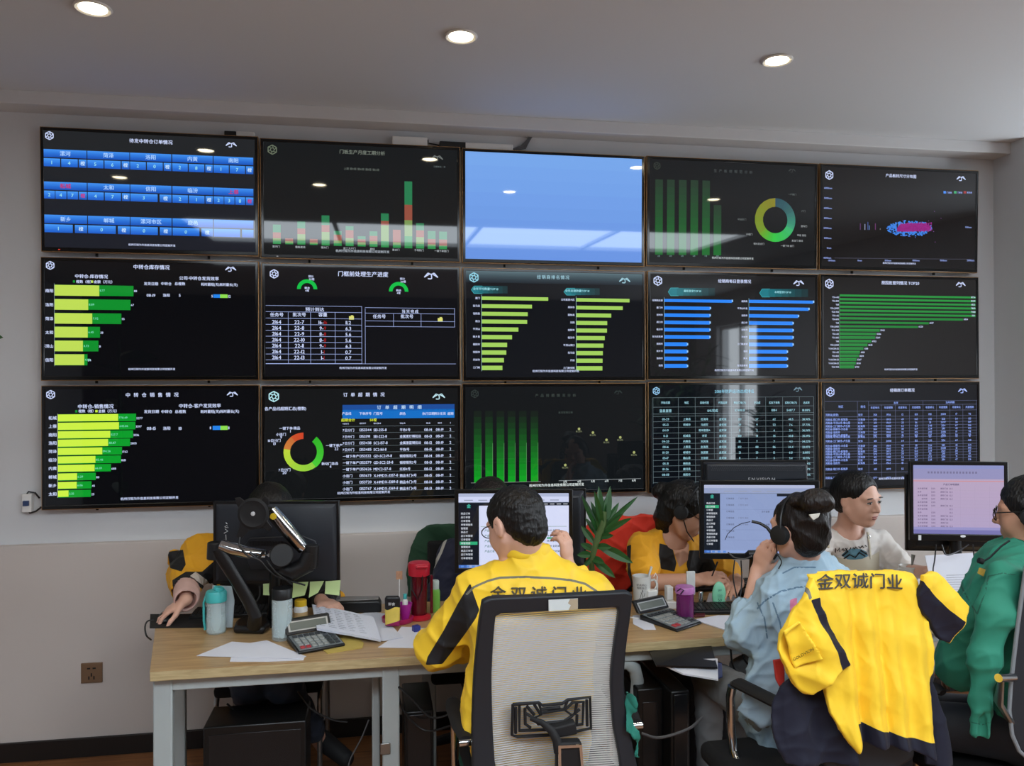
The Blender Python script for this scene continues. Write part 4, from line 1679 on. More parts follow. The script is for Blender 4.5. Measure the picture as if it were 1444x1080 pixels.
# browser page with a dark side bar
def webpage(s, side_w, bar, page=(184, 196, 228), dark=(24, 30, 40), tab=(206, 212, 236), seed=1, nav=True, hdr=.0):
    u0, v0, u1, v1 = s.b
    W, H = u1 - u0, v1 - v0
    s.RU(u0, v0, u1, v1, page, 0)
    s.RU(u0, v1 - H * .12, u1, v1, tab, 1)
    s.RU(u0, v1 - H * .045, u1, v1 - H * .0, (176, 184, 214), 2)
    s.RU(u0, v1 - H * .125, u1, v1 - H * .118, (120, 130, 150), 2)
    for k in range(7):
        s.RU(u0 + W * (.05 + .13 * k), v1 - H * .098, u0 + W * (.13 + .13 * k), v1 - H * .085, (150, 158, 180), 2)
    s.RU(u0, v0, u0 + W * side_w, v1 - H * .122, dark, 1)
    s.TU('⬇' if False else '金', u0 + W * side_w * .5, v1 - H * .17, H * .05, (70, 190, 170), lay=2)
    r_ = random.Random(seed)
    for k in range(13):
        v = v1 - H * (.27 + .05 * k)
        if k == bar:
            s.RU(u0 + W * .01, v - H * .02, u0 + W * side_w * .92, v + H * .022, (48, 170, 120), 2)
        s.TU('商品订单管理报表查询'[k % 5:k % 5 + r_.choice((3, 4, 4, 5))], u0 + W * .02, v, H * .028, (200, 206, 216), 'l', .008, 3)
    s.RU(u0, v0, u1, v0 + H * .038, (146, 168, 220), 3)
    s.RU(u0, v0, u0 + W * side_w * .4, v0 + H * .038, (70, 110, 190), 4)
    for k in range(4):
        s.RU(u0 + W * (.02 + .05 * k), v0 + H * .006, u0 + W * (.045 + .05 * k), v0 + H * .032, (90, 140, 220), 5)
    return u0, v0, u1, v1, W, H


s = monitor('monitor', 'monitor showing a web page with dark sidebar, in front of the crop-haired man', (641, 808, 690, 808), 3.35, True, crop=(560, 660, .2778), panel=(206, 214, 244), bez=(.017, .022), base=at(724, 800, 3.37))
MONP3 = s
u0, v0, u1, v1, W, H = webpage(s, .185, 8, (212, 218, 246), (20, 24, 34), (206, 212, 242), 3)
s.RU(u0 + W * .185, v1 - H * .165, u1, v1 - H * .122, (22, 28, 40), 1)
for k in range(4):
    s.RU(u0 + W * (.77 + .06 * k), v1 - H * .15, u0 + W * (.81 + .06 * k), v1 - H * .14, (200, 205, 215), 2)
s.RU(u0 + W * .2, v1 - H * .45, u1 - W * .02, v1 - H * .443, (150, 170, 170), 1)
for k in range(5):
    v = v1 - H * (.5 + .07 * k)
    s.TU('产品订单', u0 + W * .235, v, H * .03, (90, 130, 130), 'l', .008, 1)
    s.TU('08-19 金双诚', u0 + W * .80, v, H * .028, (70, 90, 110), 'l', .008, 1)
s.RU(u0 + W * .80, v1 - H * .615, u0 + W * .97, v1 - H * .59, (70, 160, 130), 2)
s.build(s.t)

monitor('monitor', 'dark monitor seen edge on behind the leafy plant, facing the wall', (700, 826, 688, 800), 3.47, False, thick=.05, base=at(763, 800, 3.55))
s = monitor('monitor', 'monitor with a web page, in front of the woman in the denim jacket', (986.7, 1156, 677.5, 789), 3.45, True, turn=-.06, crop=(960, 640, .2593), panel=(136, 152, 196), bez=(.02, .027), base=at(1058, 800, 3.49))
u0, v0, u1, v1, W, H = webpage(s, .145, 1, (140, 156, 198), (22, 28, 38), (148, 160, 196), 5)
s.RU(u0 + W * .66, v1 - H * .165, u1, v1 - H * .122, (26, 30, 40), 1)
r_ = random.Random(8)
for k in range(7):
    v = v1 - H * (.2 + .095 * k)
    s.TU('订单信息', u0 + W * .2, v, H * .026, (96, 104, 130), 'l', .0, 1)
    if k in (0, 1, 3, 4):
        s.TU('门型号 南阳', u0 + W * .31, v, H * .024, (118, 128, 160), 'l', .0, 1)
    if k in (2, 4):
        s.TU('合计金额', u0 + W * .52, v, H * .026, (96, 104, 130), 'l', .0, 1)
for k in (.36, .66, .81):
    s.RU(u0 + W * .16, v1 - H * k, u1, v1 - H * (k - .004), (126, 140, 180), 1)
s.build(s.t)

# back-to-back monitor with its maker's word on the rear
s = monitor('monitor', 'back of a black monitor with white lettering, above the web page monitor', (988, 1137, 648, 768), 3.56, False, turn=-.06, thick=.05, base=at(1062, 800, 3.70))
fr = s.f2
u0, v0, u1, v1 = s.box
MB().prism([fr.pp(992, 679, .02), fr.pp(1134, 675, .02), fr.pp(1133, 652, .02), fr.pp(993, 652, .02)], fr.N * .036).build('rear_hood', M_MONBACK, s.t, .01, 3)
m = MB()
g0, g1 = fr.px(999, 662), fr.px(1130, 655)
for k in range(46):
    for j in range(3):
        u = g0[0] + (g1[0] - g0[0]) * (k + .5 + .5 * (j % 2)) / 47
        v = g0[1] + (g1[1] - g0[1]) * (.15 + j * .35)
        m.box(fr.p(u, v, .0565), (.005, .005, .003), fr.R())
m.build('vent_grille', mat('grille_grey', (58, 60, 66), rough=.4), s.t)
V, Fc, _ = text_geo('ENVISION', .0155, 'c', .008, 1.35)
c0 = fr.px(1070, 673.6)
MB().add([fr.p(c0[0] - p[0] * (-1 if fr.U.dot(RGT) > 0 else 1), c0[1] + p[1], .0568) for p in V], Fc).build('lettering', mat('silver_print', (208, 210, 214), rough=.4, var=0), s.t, smooth=False, fix=False)

s = monitor('monitor', 'monitor showing a pale violet spreadsheet at the right of the desk', (1283, 1422, 651, 763), 3.45, True, turn=-.10, crop=(1160, 640, .2594), panel=(196, 176, 204), bez=(.016, .03), base=at(1352, 790, 3.49), thick=.05)
u0, v0, u1, v1 = s.b
W, H = u1 - u0, v1 - v0
s.grad(u0, v0, u1, v1, (176, 160, 196), (184, 164, 190), 8, 0)
s.RU(u0, v1 - H * .2, u1, v1, (148, 146, 188), 1)
s.RU(u0, v1 - H * .05, u1, v1, (140, 146, 196), 2)
s.RU(u0, v1 - H * .235, u1, v1 - H * .225, (208, 140, 140), 2)
r_ = random.Random(4)
for k in range(16):
    s.RU(u0 + W * (.16 + .035 * k), v1 - H * .12, u0 + W * (.18 + .035 * k), v1 - H * .09, (120, 116, 150), 2)
s.TU('产品订单明细表', u0 + W * .42, v1 - H * .28, H * .028, (90, 80, 110), lay=2)
for k in range(12):
    v = v1 - H * (.34 + .05 * k)
    for j, x in enumerate((.05, .09, .2, .3, .4)):
        if r_.random() < .85:
            s.TU(['8-19', '金双诚', '1205', '南阳门业', '12.5'][j], u0 + W * x, v, H * .024, (110, 96, 126), 'l', .0, 2)
    s.RU(u0, v - H * .025, u1, v - H * .0235, (166, 150, 180), 1)
for k in range(6):
    u = u0 + W * (.04 + .16 * k)
    s.RU(u, v0 + H * .09, u + .0006, v1 - H * .3, (166, 150, 180), 1)
s.RU(u0, v0, u1, v0 + H * .06, (120, 118, 176), 2)
s.RU(u0, v0 + H * .06, u1, v0 + H * .1, (150, 146, 196), 2)
s.build(s.t)
fr = s.f2
MB().lathe([(0, 0), (.011, 0), (.011, .001), (0, .0012)], fr.pp(1358, 756, .0), 24, R=np.c_[fr.U, fr.V * .5, fr.N]).build('badge', mat('badge_silver', (220, 222, 226), rough=.3), s.t)
MB().box(fr.pp(1297, 758, .0005), (.012, .022, .001), fr.R()).build('sticker', mat('sticker_white', (215, 218, 220), rough=.5), s.t)
monitor('monitor', 'black monitor facing the wall, mostly hidden behind the spreadsheet monitor', (1275, 1398, 668, 776), 3.58, False, turn=-.10, thick=.06, base=at(1325, 800, 3.72))

# left monitor, seen from the back
s = monitor('monitor', 'slim dark monitor seen from the back behind the chrome monitor arm', (303, 480, 705.5, 822), 3.27, False, thick=.028, base=at(385, 838, 3.29))
fr = s.f2
m = MB()
for k in range(42):
    u = fr.px(356 + 76 * k / 41, 764)
    m.box(fr.p(u[0], u[1], .0352), (.0026, .018, .002), fr.R())
m.build('vent_slot', M_BLACK, s.t)
MB().prism([fr.pp(x, y, .026) for x, y in ((345, 770), (356, 756), (430, 753), (448, 760), (452, 772), (440, 800), (356, 802))], fr.N * .008).build('rear_hump', M_MONBACK, s.t, .006, 3)
m = MB()
for L in ([(323, 766), (322, 752)], [(320, 764), (326, 765)], [(319.5, 750), (325, 747), (321, 744)], [(321, 742), (325.5, 742), (323.5, 739), (320.5, 741)], [(324, 737), (322, 735)]):
    m.tube([fr.pp(x, y, .0295) for x, y in L], .0015, 6)
m.build('chalk_scribble', mat('chalk_white', (200, 204, 208), rough=.8, var=0), s.t)

# sticky notes along its lower edge
M_NOTE = mat('sticky_note_green', (190, 212, 150), rough=.8, var=.02)
for k, (a, b, c_, d, bend) in enumerate([((371, 826), (388, 825), (386, 839), (372, 838), .01), ((413, 824), (435, 823), (431, 838), (414, 841), .022), ((437, 823), (457, 822), (450, 834), (438, 840), .03), ((459, 822.5), (480, 821), (479, 839), (459, 836), .012)]):
    fr2 = face_frame(420, 830, 3.25)
    P = []
    for i in range(5):
        f = i / 4
        l_ = fr2.pp(a[0] + (d[0] - a[0]) * f, a[1] - 3 + (d[1] - a[1] + 3) * f, bend * f * f)
        r2 = fr2.pp(b[0] + (c_[0] - b[0]) * f, b[1] - 3 + (c_[1] - b[1] + 3) * f, bend * f * f * .6)
        P += [l_, r2]
    V = np.array(P)
    V2 = V + fr2.N * .0008
    Fc = [(2 * i, 2 * i + 1, 2 * i + 3, 2 * i + 2) for i in range(4)]
    m = MB().add(V, [f[::-1] for f in Fc]).add(V2, Fc)
    o = m.build('sticky_note', M_NOTE, fix=False)
    tag(o, ['pale green sticky note curling below the dark monitor, leftmost', 'pale green sticky note below the dark monitor, left of the folded one', 'folded pale green sticky note below the dark monitor, second from its right corner', 'flat pale green sticky note at the right corner of the dark monitor'][k], 'note', 'sticky notes under the dark monitor')

# ------------------------------------------------------------------ gas-spring monitor arm with an empty plate
Za = 3.06
t = thing('monitor_mount', 'black and chrome double monitor arm with an empty mounting plate', 'monitor mount', on_z(352, 884, DZ))
A = lambda x, y, dz=0.: at(x, y, Za + dz)
fa = face_frame(360, 780, Za)
b0 = on_z(356, 884, DZ)
m = MB()
cP = [on_z(x, y, DZ + .001) for x, y in ((329, 894), (372, 895), (381, 888), (378, 878), (345, 876), (333, 884))]
m.prism(cP, (0, 0, .03)).build('clamp_base', M_BLACK, t, .012, 3)
MB().tube([on_z(358, 884, DZ + .03), A(360, 868), A(350, 846), A(330, 812), A(315, 788), A(307, 774)], [.028, .026, .028, .028, .03, .03], 12, flat=((0, 1, 0), .6)).build('post', M_BLACK, t)
MB().cyl(A(304, 788, .02), A(304, 764, .02), .033, .03, 24).build('shoulder_joint', M_BLACK, t, .004)
MB().tube([A(312, 768), A(330, 774), A(350, 779), A(376, 781)], [.026, .030, .027, .02], 12, flat=((0, 0, 1), .85)).build('lower_arm', M_CHROME, t)
MB().tube([A(352, 779, -.03), A(364, 788, -.03), A(372, 777, -.03)], [.006, .008, .005], 8).build('cable_clip', M_BLACK, t)
MB().cyl(A(397, 783, .03), A(397, 783, -.05), .044, n=28).build('elbow_disc', M_BLACK, t, .004)
MB().tube([A(378, 781), A(386, 790), A(383, 776)], .009, 8).build('hinge_bolt', M_GREYCHROME, t)
MB().tube([A(397, 800), A(414, 806), A(432, 796), A(438, 778)], [.028, .034, .036, .03], 12).build('elbow_bracket', M_BLACK, t)
MB().cyl(A(440, 768), A(438, 800), .027, n=20).build('pivot_post', M_BLACK, t, .003)
MB().tube([A(430, 774), A(424, 768), A(405, 744), A(384, 718)], [.017, .024, .024, .019], 12).build('upper_arm', M_CHROME, t)
MB().tube([A(427, 776, .03), A(405, 752, .03), A(384, 728, .03)], [.018, .02, .018], 10).build('upper_arm_shroud', M_BLACK, t)
MB().lathe([(0, 0), (.0125, 0), (.0125, .002), (0, .003)], A(385.5, 728, -.022), 20, R=fa.R()).build('warning_sticker', mat('yellow_sticker', (206, 176, 40), rough=.4), t)
# four-eared plate
pl = [(336, 700), (343, 699), (352, 706), (372, 704), (378, 697), (384, 701), (384, 708), (380, 716), (382, 733), (388, 741), (384, 747), (376, 742), (356, 745), (346, 757), (338, 754), (342, 742), (345, 720), (338, 708)]
MB().prism([fa.pp(x, y, .035) for x, y in pl], fa.N * .006).build('mounting_plate', M_BLACK, t, .002)
MB().lathe([(.026, 0), (.058, 0), (.06, .004), (.05, .009), (.044, .006), (.026, .006)], fa.pp(362.5, 721.5, .041), 32, R=fa.R()).build('plate_ring', M_SOFTBLACK, t)
MB().lathe([(0, 0), (.008, 0), (.008, .004), (0, .006)], fa.pp(362.5, 721.5, .046), 20, R=fa.R()).build('plate_bolt', mat('bolt_silver', (196, 198, 200), rough=.3), t)
MB().tube([fa.pp(362, 721, .036), A(374, 722, .02), A(384, 722)], .02, 12).build('tilt_head', M_BLACK, t)
for L, lb in (([(338, 757, 3.0), (338, 770, 2.99), (350, 784, 2.98), (366, 790, 2.99), (380, 805, 3.0), (396, 815, 3.02), (430, 825, 3.1)], 'black cable looping from the empty mounting plate along the monitor arm'),
              ([(376, 790, 2.99), (388, 806, 2.99), (404, 818, 3.02), (412, 824, 3.06)], 'short black cable below the elbow of the monitor arm'),
              ([(366, 826, 3.24), (366, 840, 3.22), (360, 850, 3.2), (352, 862, 3.2)], 'black cable dropping behind the post of the monitor arm')):
    cpx(L, r=.0035, label=lb)

# ------------------------------------------------------------------ chairs
M_MESH = mat('grey_mesh_fabric', (190, 189, 185), rough=.75, var=.03)
M_CHAIR = mat('chair_frame_black', (30, 34, 40), rough=.45, var=.05)
M_SEAT = mat('seat_fabric_black', (19, 19, 21), rough=.9, var=.1, bump=.2, bscale=400)


def resample(P, n):
    P = [np.array(p, float) for p in P]
    P = P + [P[0]]
    L = [0]
    for a, b in zip(P[:-1], P[1:]):
        L.append(L[-1] + np.linalg.norm(b - a))
    out = []
    for k in range(n):
        d = L[-1] * k / n
        i = max(j for j in range(len(L) - 1) if L[j] <= d)
        f = (d - L[i]) / (L[i + 1] - L[i])
        out.append(P[i] * (1 - f) + P[i + 1] * f)
    return out


def swivel_base(t, c, seat_z, rz=0., rad=.3):
    """gas lift, five-star base and castors; c = axis on the floor"""
    MB().cyl((c[0], c[1], .09), (c[0], c[1], seat_z), .028, .022, 20).build('gas_lift', M_BLACK, t)
    for k in range(5):
        a = rz + k * 2 * math.pi / 5
        d = np.array([math.cos(a), math.sin(a), 0])
        p0 = np.array([c[0], c[1], .115])
        p1 = np.array([c[0], c[1], .07]) + d * rad
        MB().tube([p0, p0 * .5 + p1 * .5 + np.array([0, 0, .008]), p1], [.028, .024, .018], 10).build('base_arm', M_BLACK, t)
        w = p1 + np.array([0, 0, -.04])
        n_ = np.array([-d[1], d[0], 0])
        MB().cyl(w - n_ * .022, w + n_ * .022, .03, n=18).build('castor', M_SOFTBLACK, t, .005)


# mesh chair in the foreground
ZL, ZR = 2.30, 2.395
pL, pR = at(680, 845, ZL), at(891, 833, ZR)
U = pR - pL
U[2] = 0
cf = Frame(pL, U, (0, 0, 1))
cf = Frame(pL, cf.U, np.array([0, 0, 1.]) + cf.N * .10)
outer = [(680, 847), (684, 843), (700, 841.5), (790, 838), (870, 834), (888, 833), (891, 836), (890, 870), (886, 920), (884, 960), (886, 1000), (892, 1040), (899, 1080), (904, 1112), (898, 1122), (860, 1125), (760, 1128), (690, 1128), (668, 1122), (667, 1080), (668, 1020), (671, 950), (676, 880)]
inner = [(699, 869), (703, 865.5), (720, 864.5), (790, 860.5), (850, 857), (869, 855.5), (873, 859), (872, 879), (868.5, 920), (866, 950), (865.5, 975), (868, 1030), (874, 1066), (876, 1088), (870, 1096), (840, 1098), (760, 1101), (720, 1102), (704, 1099), (699, 1080), (697, 1037), (695.5, 958), (697, 905)]
bow = lambda u, v: -.035 * math.sin(min(1, max(0, -v / .62)) * math.pi)          # lumbar curve
O2, I2 = [cf.px(*p) for p in outer], [cf.px(*p) for p in inner]
cc = cf.p(.24, 0)
seatc = np.array([cc[0], cc[1], 0]) - np.array([cf.N[0], cf.N[1], 0]) * .27
t = thing('office_chair', 'grey mesh back office chair with black frame in the foreground', 'chair', (seatc[0], seatc[1], 0))
o_, i_ = resample(O2, 96), resample(I2, 96)
MB().ring([cf.p(p[0], p[1], bow(*p) + .012) for p in o_], [cf.p(p[0], p[1], bow(*p) + .012) for p in i_], -cf.N * .03).build('back_frame', M_CHAIR, t, .006, 3, ang=50)
m = MB()
ii = np.array(i_)
top, bot = ii[:, 1].max(), ii[:, 1].min()
n = int((top - bot) / .0066)
for k in range(n):
    v = top - .004 - (top - bot - .008) * k / (n - 1)
    xs = []
    for a in range(len(ii)):
        p, q = ii[a], ii[(a + 1) % len(ii)]
        if (p[1] - v) * (q[1] - v) < 0:
            xs.append(p[0] + (q[0] - p[0]) * (v - p[1]) / (q[1] - p[1]))
    if len(xs) < 2:
        continue
    a, b = min(xs) - .006, max(xs) + .006
    V, Fc = [], []
    S = 9
    for j in range(S):
        f = j / (S - 1)
        u = a + (b - a) * f
        w = bow(u, v) - .004 - .012 * math.sin(f * math.pi)
        V += [cf.p(u, v - .0023, w), cf.p(u, v + .0023, w), cf.p(u, v + .0023, w - .0012), cf.p(u, v - .0023, w - .0012)]
    for j in range(S - 1):
        for e in range(4):
            Fc.append((4 * j + e, 4 * j + (e + 1) % 4, 4 * j + 4 + (e + 1) % 4, 4 * j + 4 + e))
    m.add(V, Fc)
m.build('back_mesh', M_MESH, t, fix=False)
cpl = lambda x, y, w=0.: cf.pp(560 + x * .26316, 800 + y * .26316, w)
MB().prism([cf.pp(x, y, .0125) for x, y in ((772, 843.5), (813, 841.5), (813, 857), (772, 859.5))], cf.N * .0012).build('label_sticker', mat('label_white', (206, 214, 214), rough=.3, var=.02), t)
MB().prism([cf.pp(x, y, .0138) for x, y in ((802, 842.3), (812.8, 841.8), (812.8, 856.8), (800, 857.6), (803, 851), (799, 848))], cf.N * .0004).build('label_residue', mat('label_tan', (176, 160, 136), rough=.5), t)
# lumbar lattice
m = MB()
zz = lambda *L: m.tube([cpl(x, y, -.012) for x, y in L], .0048, 8)
zz((625, 745), (620, 910), (650, 918), (900, 905), (1045, 872), (1040, 705), (920, 720), (890, 740), (785, 750), (765, 735), (625, 745))
zz((660, 755), (660, 885), (830, 880), (1000, 850), (1005, 730), (940, 735))
zz((690, 765), (692, 850), (720, 870))
zz((765, 735), (780, 790), (900, 770), (920, 720))
zz((740, 745), (775, 800), (740, 820), (690, 790))
zz((700, 755), (740, 800))
zz((945, 735), (905, 775), (945, 805), (985, 770))
zz((970, 730), (960, 790))
zz((970, 800), (968, 850))
zz((640, 760), (640, 900))
zz((1022, 720), (1025, 860))
zz((740, 820), (760, 850), (900, 835), (945, 805))
zz((780, 770), (880, 760))
m.build('lumbar_support', M_SOFTBLACK, t)
MB().tube([cpl(715, 813, -.004), cpl(770, 818, .016), cpl(812, 842, .035), cpl(832, 880, .05), cpl(838, 940, .055)], [.006, .010, .013, .014, .014], 12, flat=(cf.N, .7)).build('spine_bracket', M_SOFTBLACK, t)
MB().prism([cpl(x, y, .004) for x, y in ((800, 838), (940, 800), (952, 866), (838, 886))], cf.N * .03).build('spine_block', M_SOFTBLACK, t, .006, 3)
MB().prism([cpl(x, y, .03) for x, y in ((828, 884), (958, 880), (985, 1140), (828, 1140))], cf.N * .032).build('spine', M_SOFTBLACK, t, .006, 3)
q = [(832, 890), (955, 885), (975, 1110), (833, 1110)]
q2 = [(846, 905), (942, 900), (960, 1110), (848, 1110)]
MB().ring([cpl(x, y, .062) for x, y in q], [cpl(x, y, .062) for x, y in q2], cf.N * .006).build('spine_trim', M_CHROME, t, .001)
# seat and arms
fwd = -np.array([cf.N[0], cf.N[1], 0])
fwd /= np.linalg.norm(fwd)
side = cf.U
sR = np.c_[side, fwd, [0, 0, 1.]]
MB().box(seatc + np.array([0, 0, .46]), (.48, .48, .07), sR).build('seat', M_SEAT, t, .03, 4)
for sg in (-1, 1):
    c0 = seatc + side * sg * .272
    if sg < 0:
        tip = at(616, 992, 2.52)
    MB().tube([c0 + fwd * .10 + np.array([0, 0, .43]) - side * sg * .05, c0 + fwd * .10 + np.array([0, 0, .44]), c0 + fwd * .12 + np.array([0, 0, .60]), c0 + fwd * .08 + np.array([0, 0, .645])], .011, 12).build('arm_post', M_CHROME, t)
    MB().tube([c0 - fwd * .15 + np.array([0, 0, .655]), c0 - fwd * .08 + np.array([0, 0, .662]), c0 + fwd * .06 + np.array([0, 0, .668]), c0 + fwd * .14 + np.array([0, 0, .66])], [.02, .032, .034, .022], 12, flat=((0, 0, 1), .5)).build('arm_pad', M_SOFTBLACK, t)
    MB().cyl(c0 - fwd * .15 + np.array([0, 0, .645]) - side * sg * .05, c0 - fwd * .15 + np.array([0, 0, .645]) + side * sg * .02, .011, n=16).build('arm_stub', M_CHROME, t)
swivel_base(t, seatc, .43, .3)
CH1 = t
# ------------------------------------------------------------------ things on the desk
on = lambda x, y, z=0.: on_z(x, y, DZ + z)
M_PAPER = mat('white_paper', (214, 216, 226), rough=.85, var=.02)
M_PRINT = mat('printed_paper', (206, 210, 222), rough=.85, var=.10, scale=120, stretch=(1, 3, 1))
M_WATER = mat('clear_water', (196, 220, 226), rough=.1, alpha=.38, var=0)
M_CLEAR = mat('clear_plastic', (222, 238, 240), rough=.2, alpha=.3, var=0)
M_TEAL = mat('teal_plastic', (70, 178, 178), rough=.4)


def slab(name, P, h, m, label, cat, z=0., bev=.0, group=None, parent=None):
    """thin thing lying on the desk: outline in px on the plane of its underside"""
    o = MB().prism([on(x, y, z + .0004) for x, y in P], (0, 0, h)).build(name, m, parent, bev)
    return tag(o, label, cat, group) if parent is None else o


slab('mouse_pad', [(211, 886), (300, 885), (300, 867), (212, 867)], .004, M_SOFTBLACK, 'black mouse pad on the left end of the desk', 'mouse pad')


lerp3 = lambda a, b, t: np.array(a) * (1 - t) + np.array(b) * t


def keyboard(c, w, d, rz, label):
    t = thing('keyboard', label, 'keyboard', c, 'keyboards', rz)
    R = np.array(Matrix.Rotation(rz, 3, 'Z'))
    MB().box(np.array(c) + np.array([0, 0, .009]), (w, d, .016), R).build('keyboard_case', M_BLACK, t, .004)
    m = MB()
    n = int(w / .019)
    for i in range(n):
        for j in range(6):
            p = np.array([(i - (n - 1) / 2) * .019, (j - 2.5) * d / 6.6, .02])
            m.box(np.array(c) + R @ p, (.0155, d / 8, .007), R)
    m.build('keys', mat('key_black', (30, 31, 33), rough=.5), t)
    return t


keyboard(on(330, 866), .34, .13, 0., 'black keyboard behind the post of the monitor arm')
keyboard(on(1023, 861), .36, .125, -.15, 'black keyboard beside the pale green sun cream bottle')
keyboard(on(1017, 828), .38, .13, .05, 'black keyboard below the hands of the woman in the yellow shirt')


def mouse(c, rz, label, sc=1.):
    t = thing('computer_mouse', label, 'mouse', c, 'computer mice', rz)
    sd = SD((-.05, -.07, -.005), (.05, .07, .05), .003)
    sd.ell((0, 0, .006), (.031 * sc, .056 * sc, .03 * sc), k=0).cut((0, 0, .001), (0, 0, -1))
    V, Q = sd.mesh()
    R = np.array(Matrix.Rotation(rz, 3, 'Z'))
    solid('mouse_body', (np.array(c) + V @ R.T, Q), M_BLACK, t)
    MB().cyl(np.array(c) + R @ np.array([-.004, .03, .03]), np.array(c) + R @ np.array([.004, .03, .03]), .007, n=14).build('scroll_wheel', M_SOFTBLACK, t)
    return t


MOUSE1 = on(234, 874, .004)
mouse(MOUSE1, .1, 'black computer mouse under the hand of the person behind the dark monitor')


def bottle(name, label, cat, base, prof, m, caps, extra=None, group=None):
    """turned bottle: prof = [(radius, height)] in metres; caps = [(part name, prof, material)]"""
    t = thing(name, label, cat, base, group)
    MB().lathe(prof, base, 36).build('bottle_body', m, t, ang=50)
    for nm, pr, mm in caps:
        MB().lathe(pr, base, 36).build(nm, mm, t, ang=40)
    return t


# teal-capped water bottle
b = on(305, 892)
t = bottle('water_bottle', 'clear water bottle with a teal lid beside the black monitor arm', 'bottle', b, [(0, .001), (.034, .001), (.038, .006), (.038, .06), (.036, .075), (.037, .128), (.034, .13), (.034, .126), (.0345, .075), (.036, .06), (.036, .008), (0, .006)], M_CLEAR,
           [('water', [(0, .007), (.0355, .008), (.0355, .075), (0, .075)], M_WATER), ('lid', [(.0375, .124), (.04, .126), (.04, .158), (.036, .166), (.02, .168), (0, .168)], M_TEAL)])
MB().tube([b + np.array([.008, 0, .166]), b + np.array([.012, 0, .18])], [.021, .02], 20).build('spout_cap', M_TEAL, t, .003)
MB().tube([b + np.array([-.037, 0, .15]), b + np.array([-.047, 0, .12]), b + np.array([-.046, 0, .05]), b + np.array([-.041, 0, .015])], .005, 8, flat=((0, 1, 0), 1.8)).build('carry_strap', M_TEAL, t)
fr = face_frame(323, 870, 3.2, .1, -.05)
tag(MB().prism([fr.pp(x, y) for x, y in ((314, 884), (328.5, 884), (331, 846), (327, 826), (300, 825), (300, 884))], fr.N * .008).build('plastic_wallet', mat('frosted_plastic', (196, 208, 214), rough=.4, alpha=.75, var=0), bev=.002), 'frosted white plastic wallet standing behind the teal bottle', 'wallet')
# glass bottle with black cap
b = on(398, 901)
t = bottle('glass_bottle', 'tall clear glass bottle with black cap beside the left calculator', 'bottle', b, [(0, .001), (.036, .001), (.039, .006), (.039, .15), (.036, .158), (.034, .158), (.036, .15), (.036, .014), (0, .012)], M_CLEAR,
           [('water', [(0, .0125), (.0355, .0142), (.0355, .098), (0, .098)], M_WATER), ('cap', [(.036, .156), (.0385, .158), (.0385, .192), (.035, .197), (0, .197)], M_BLACK)])
b = on(424, 881)
t = bottle('pill_bottle', 'small white bottle with yellow cap and tan label behind the left calculator', 'bottle', b, [(0, 0), (.026, 0), (.028, .004), (.028, .068), (.024, .076), (.02, .08), (0, .08)], M_WPL,
           [('label_band', [(.0283, .012), (.0285, .013), (.0285, .055), (.0283, .056)], mat('tan_label', (188, 158, 112), rough=.6, var=.1, scale=60)), ('cap', [(.021, .078), (.024, .079), (.024, .1), (.021, .103), (0, .103)], mat('yellow_cap', (220, 180, 40), rough=.4))])


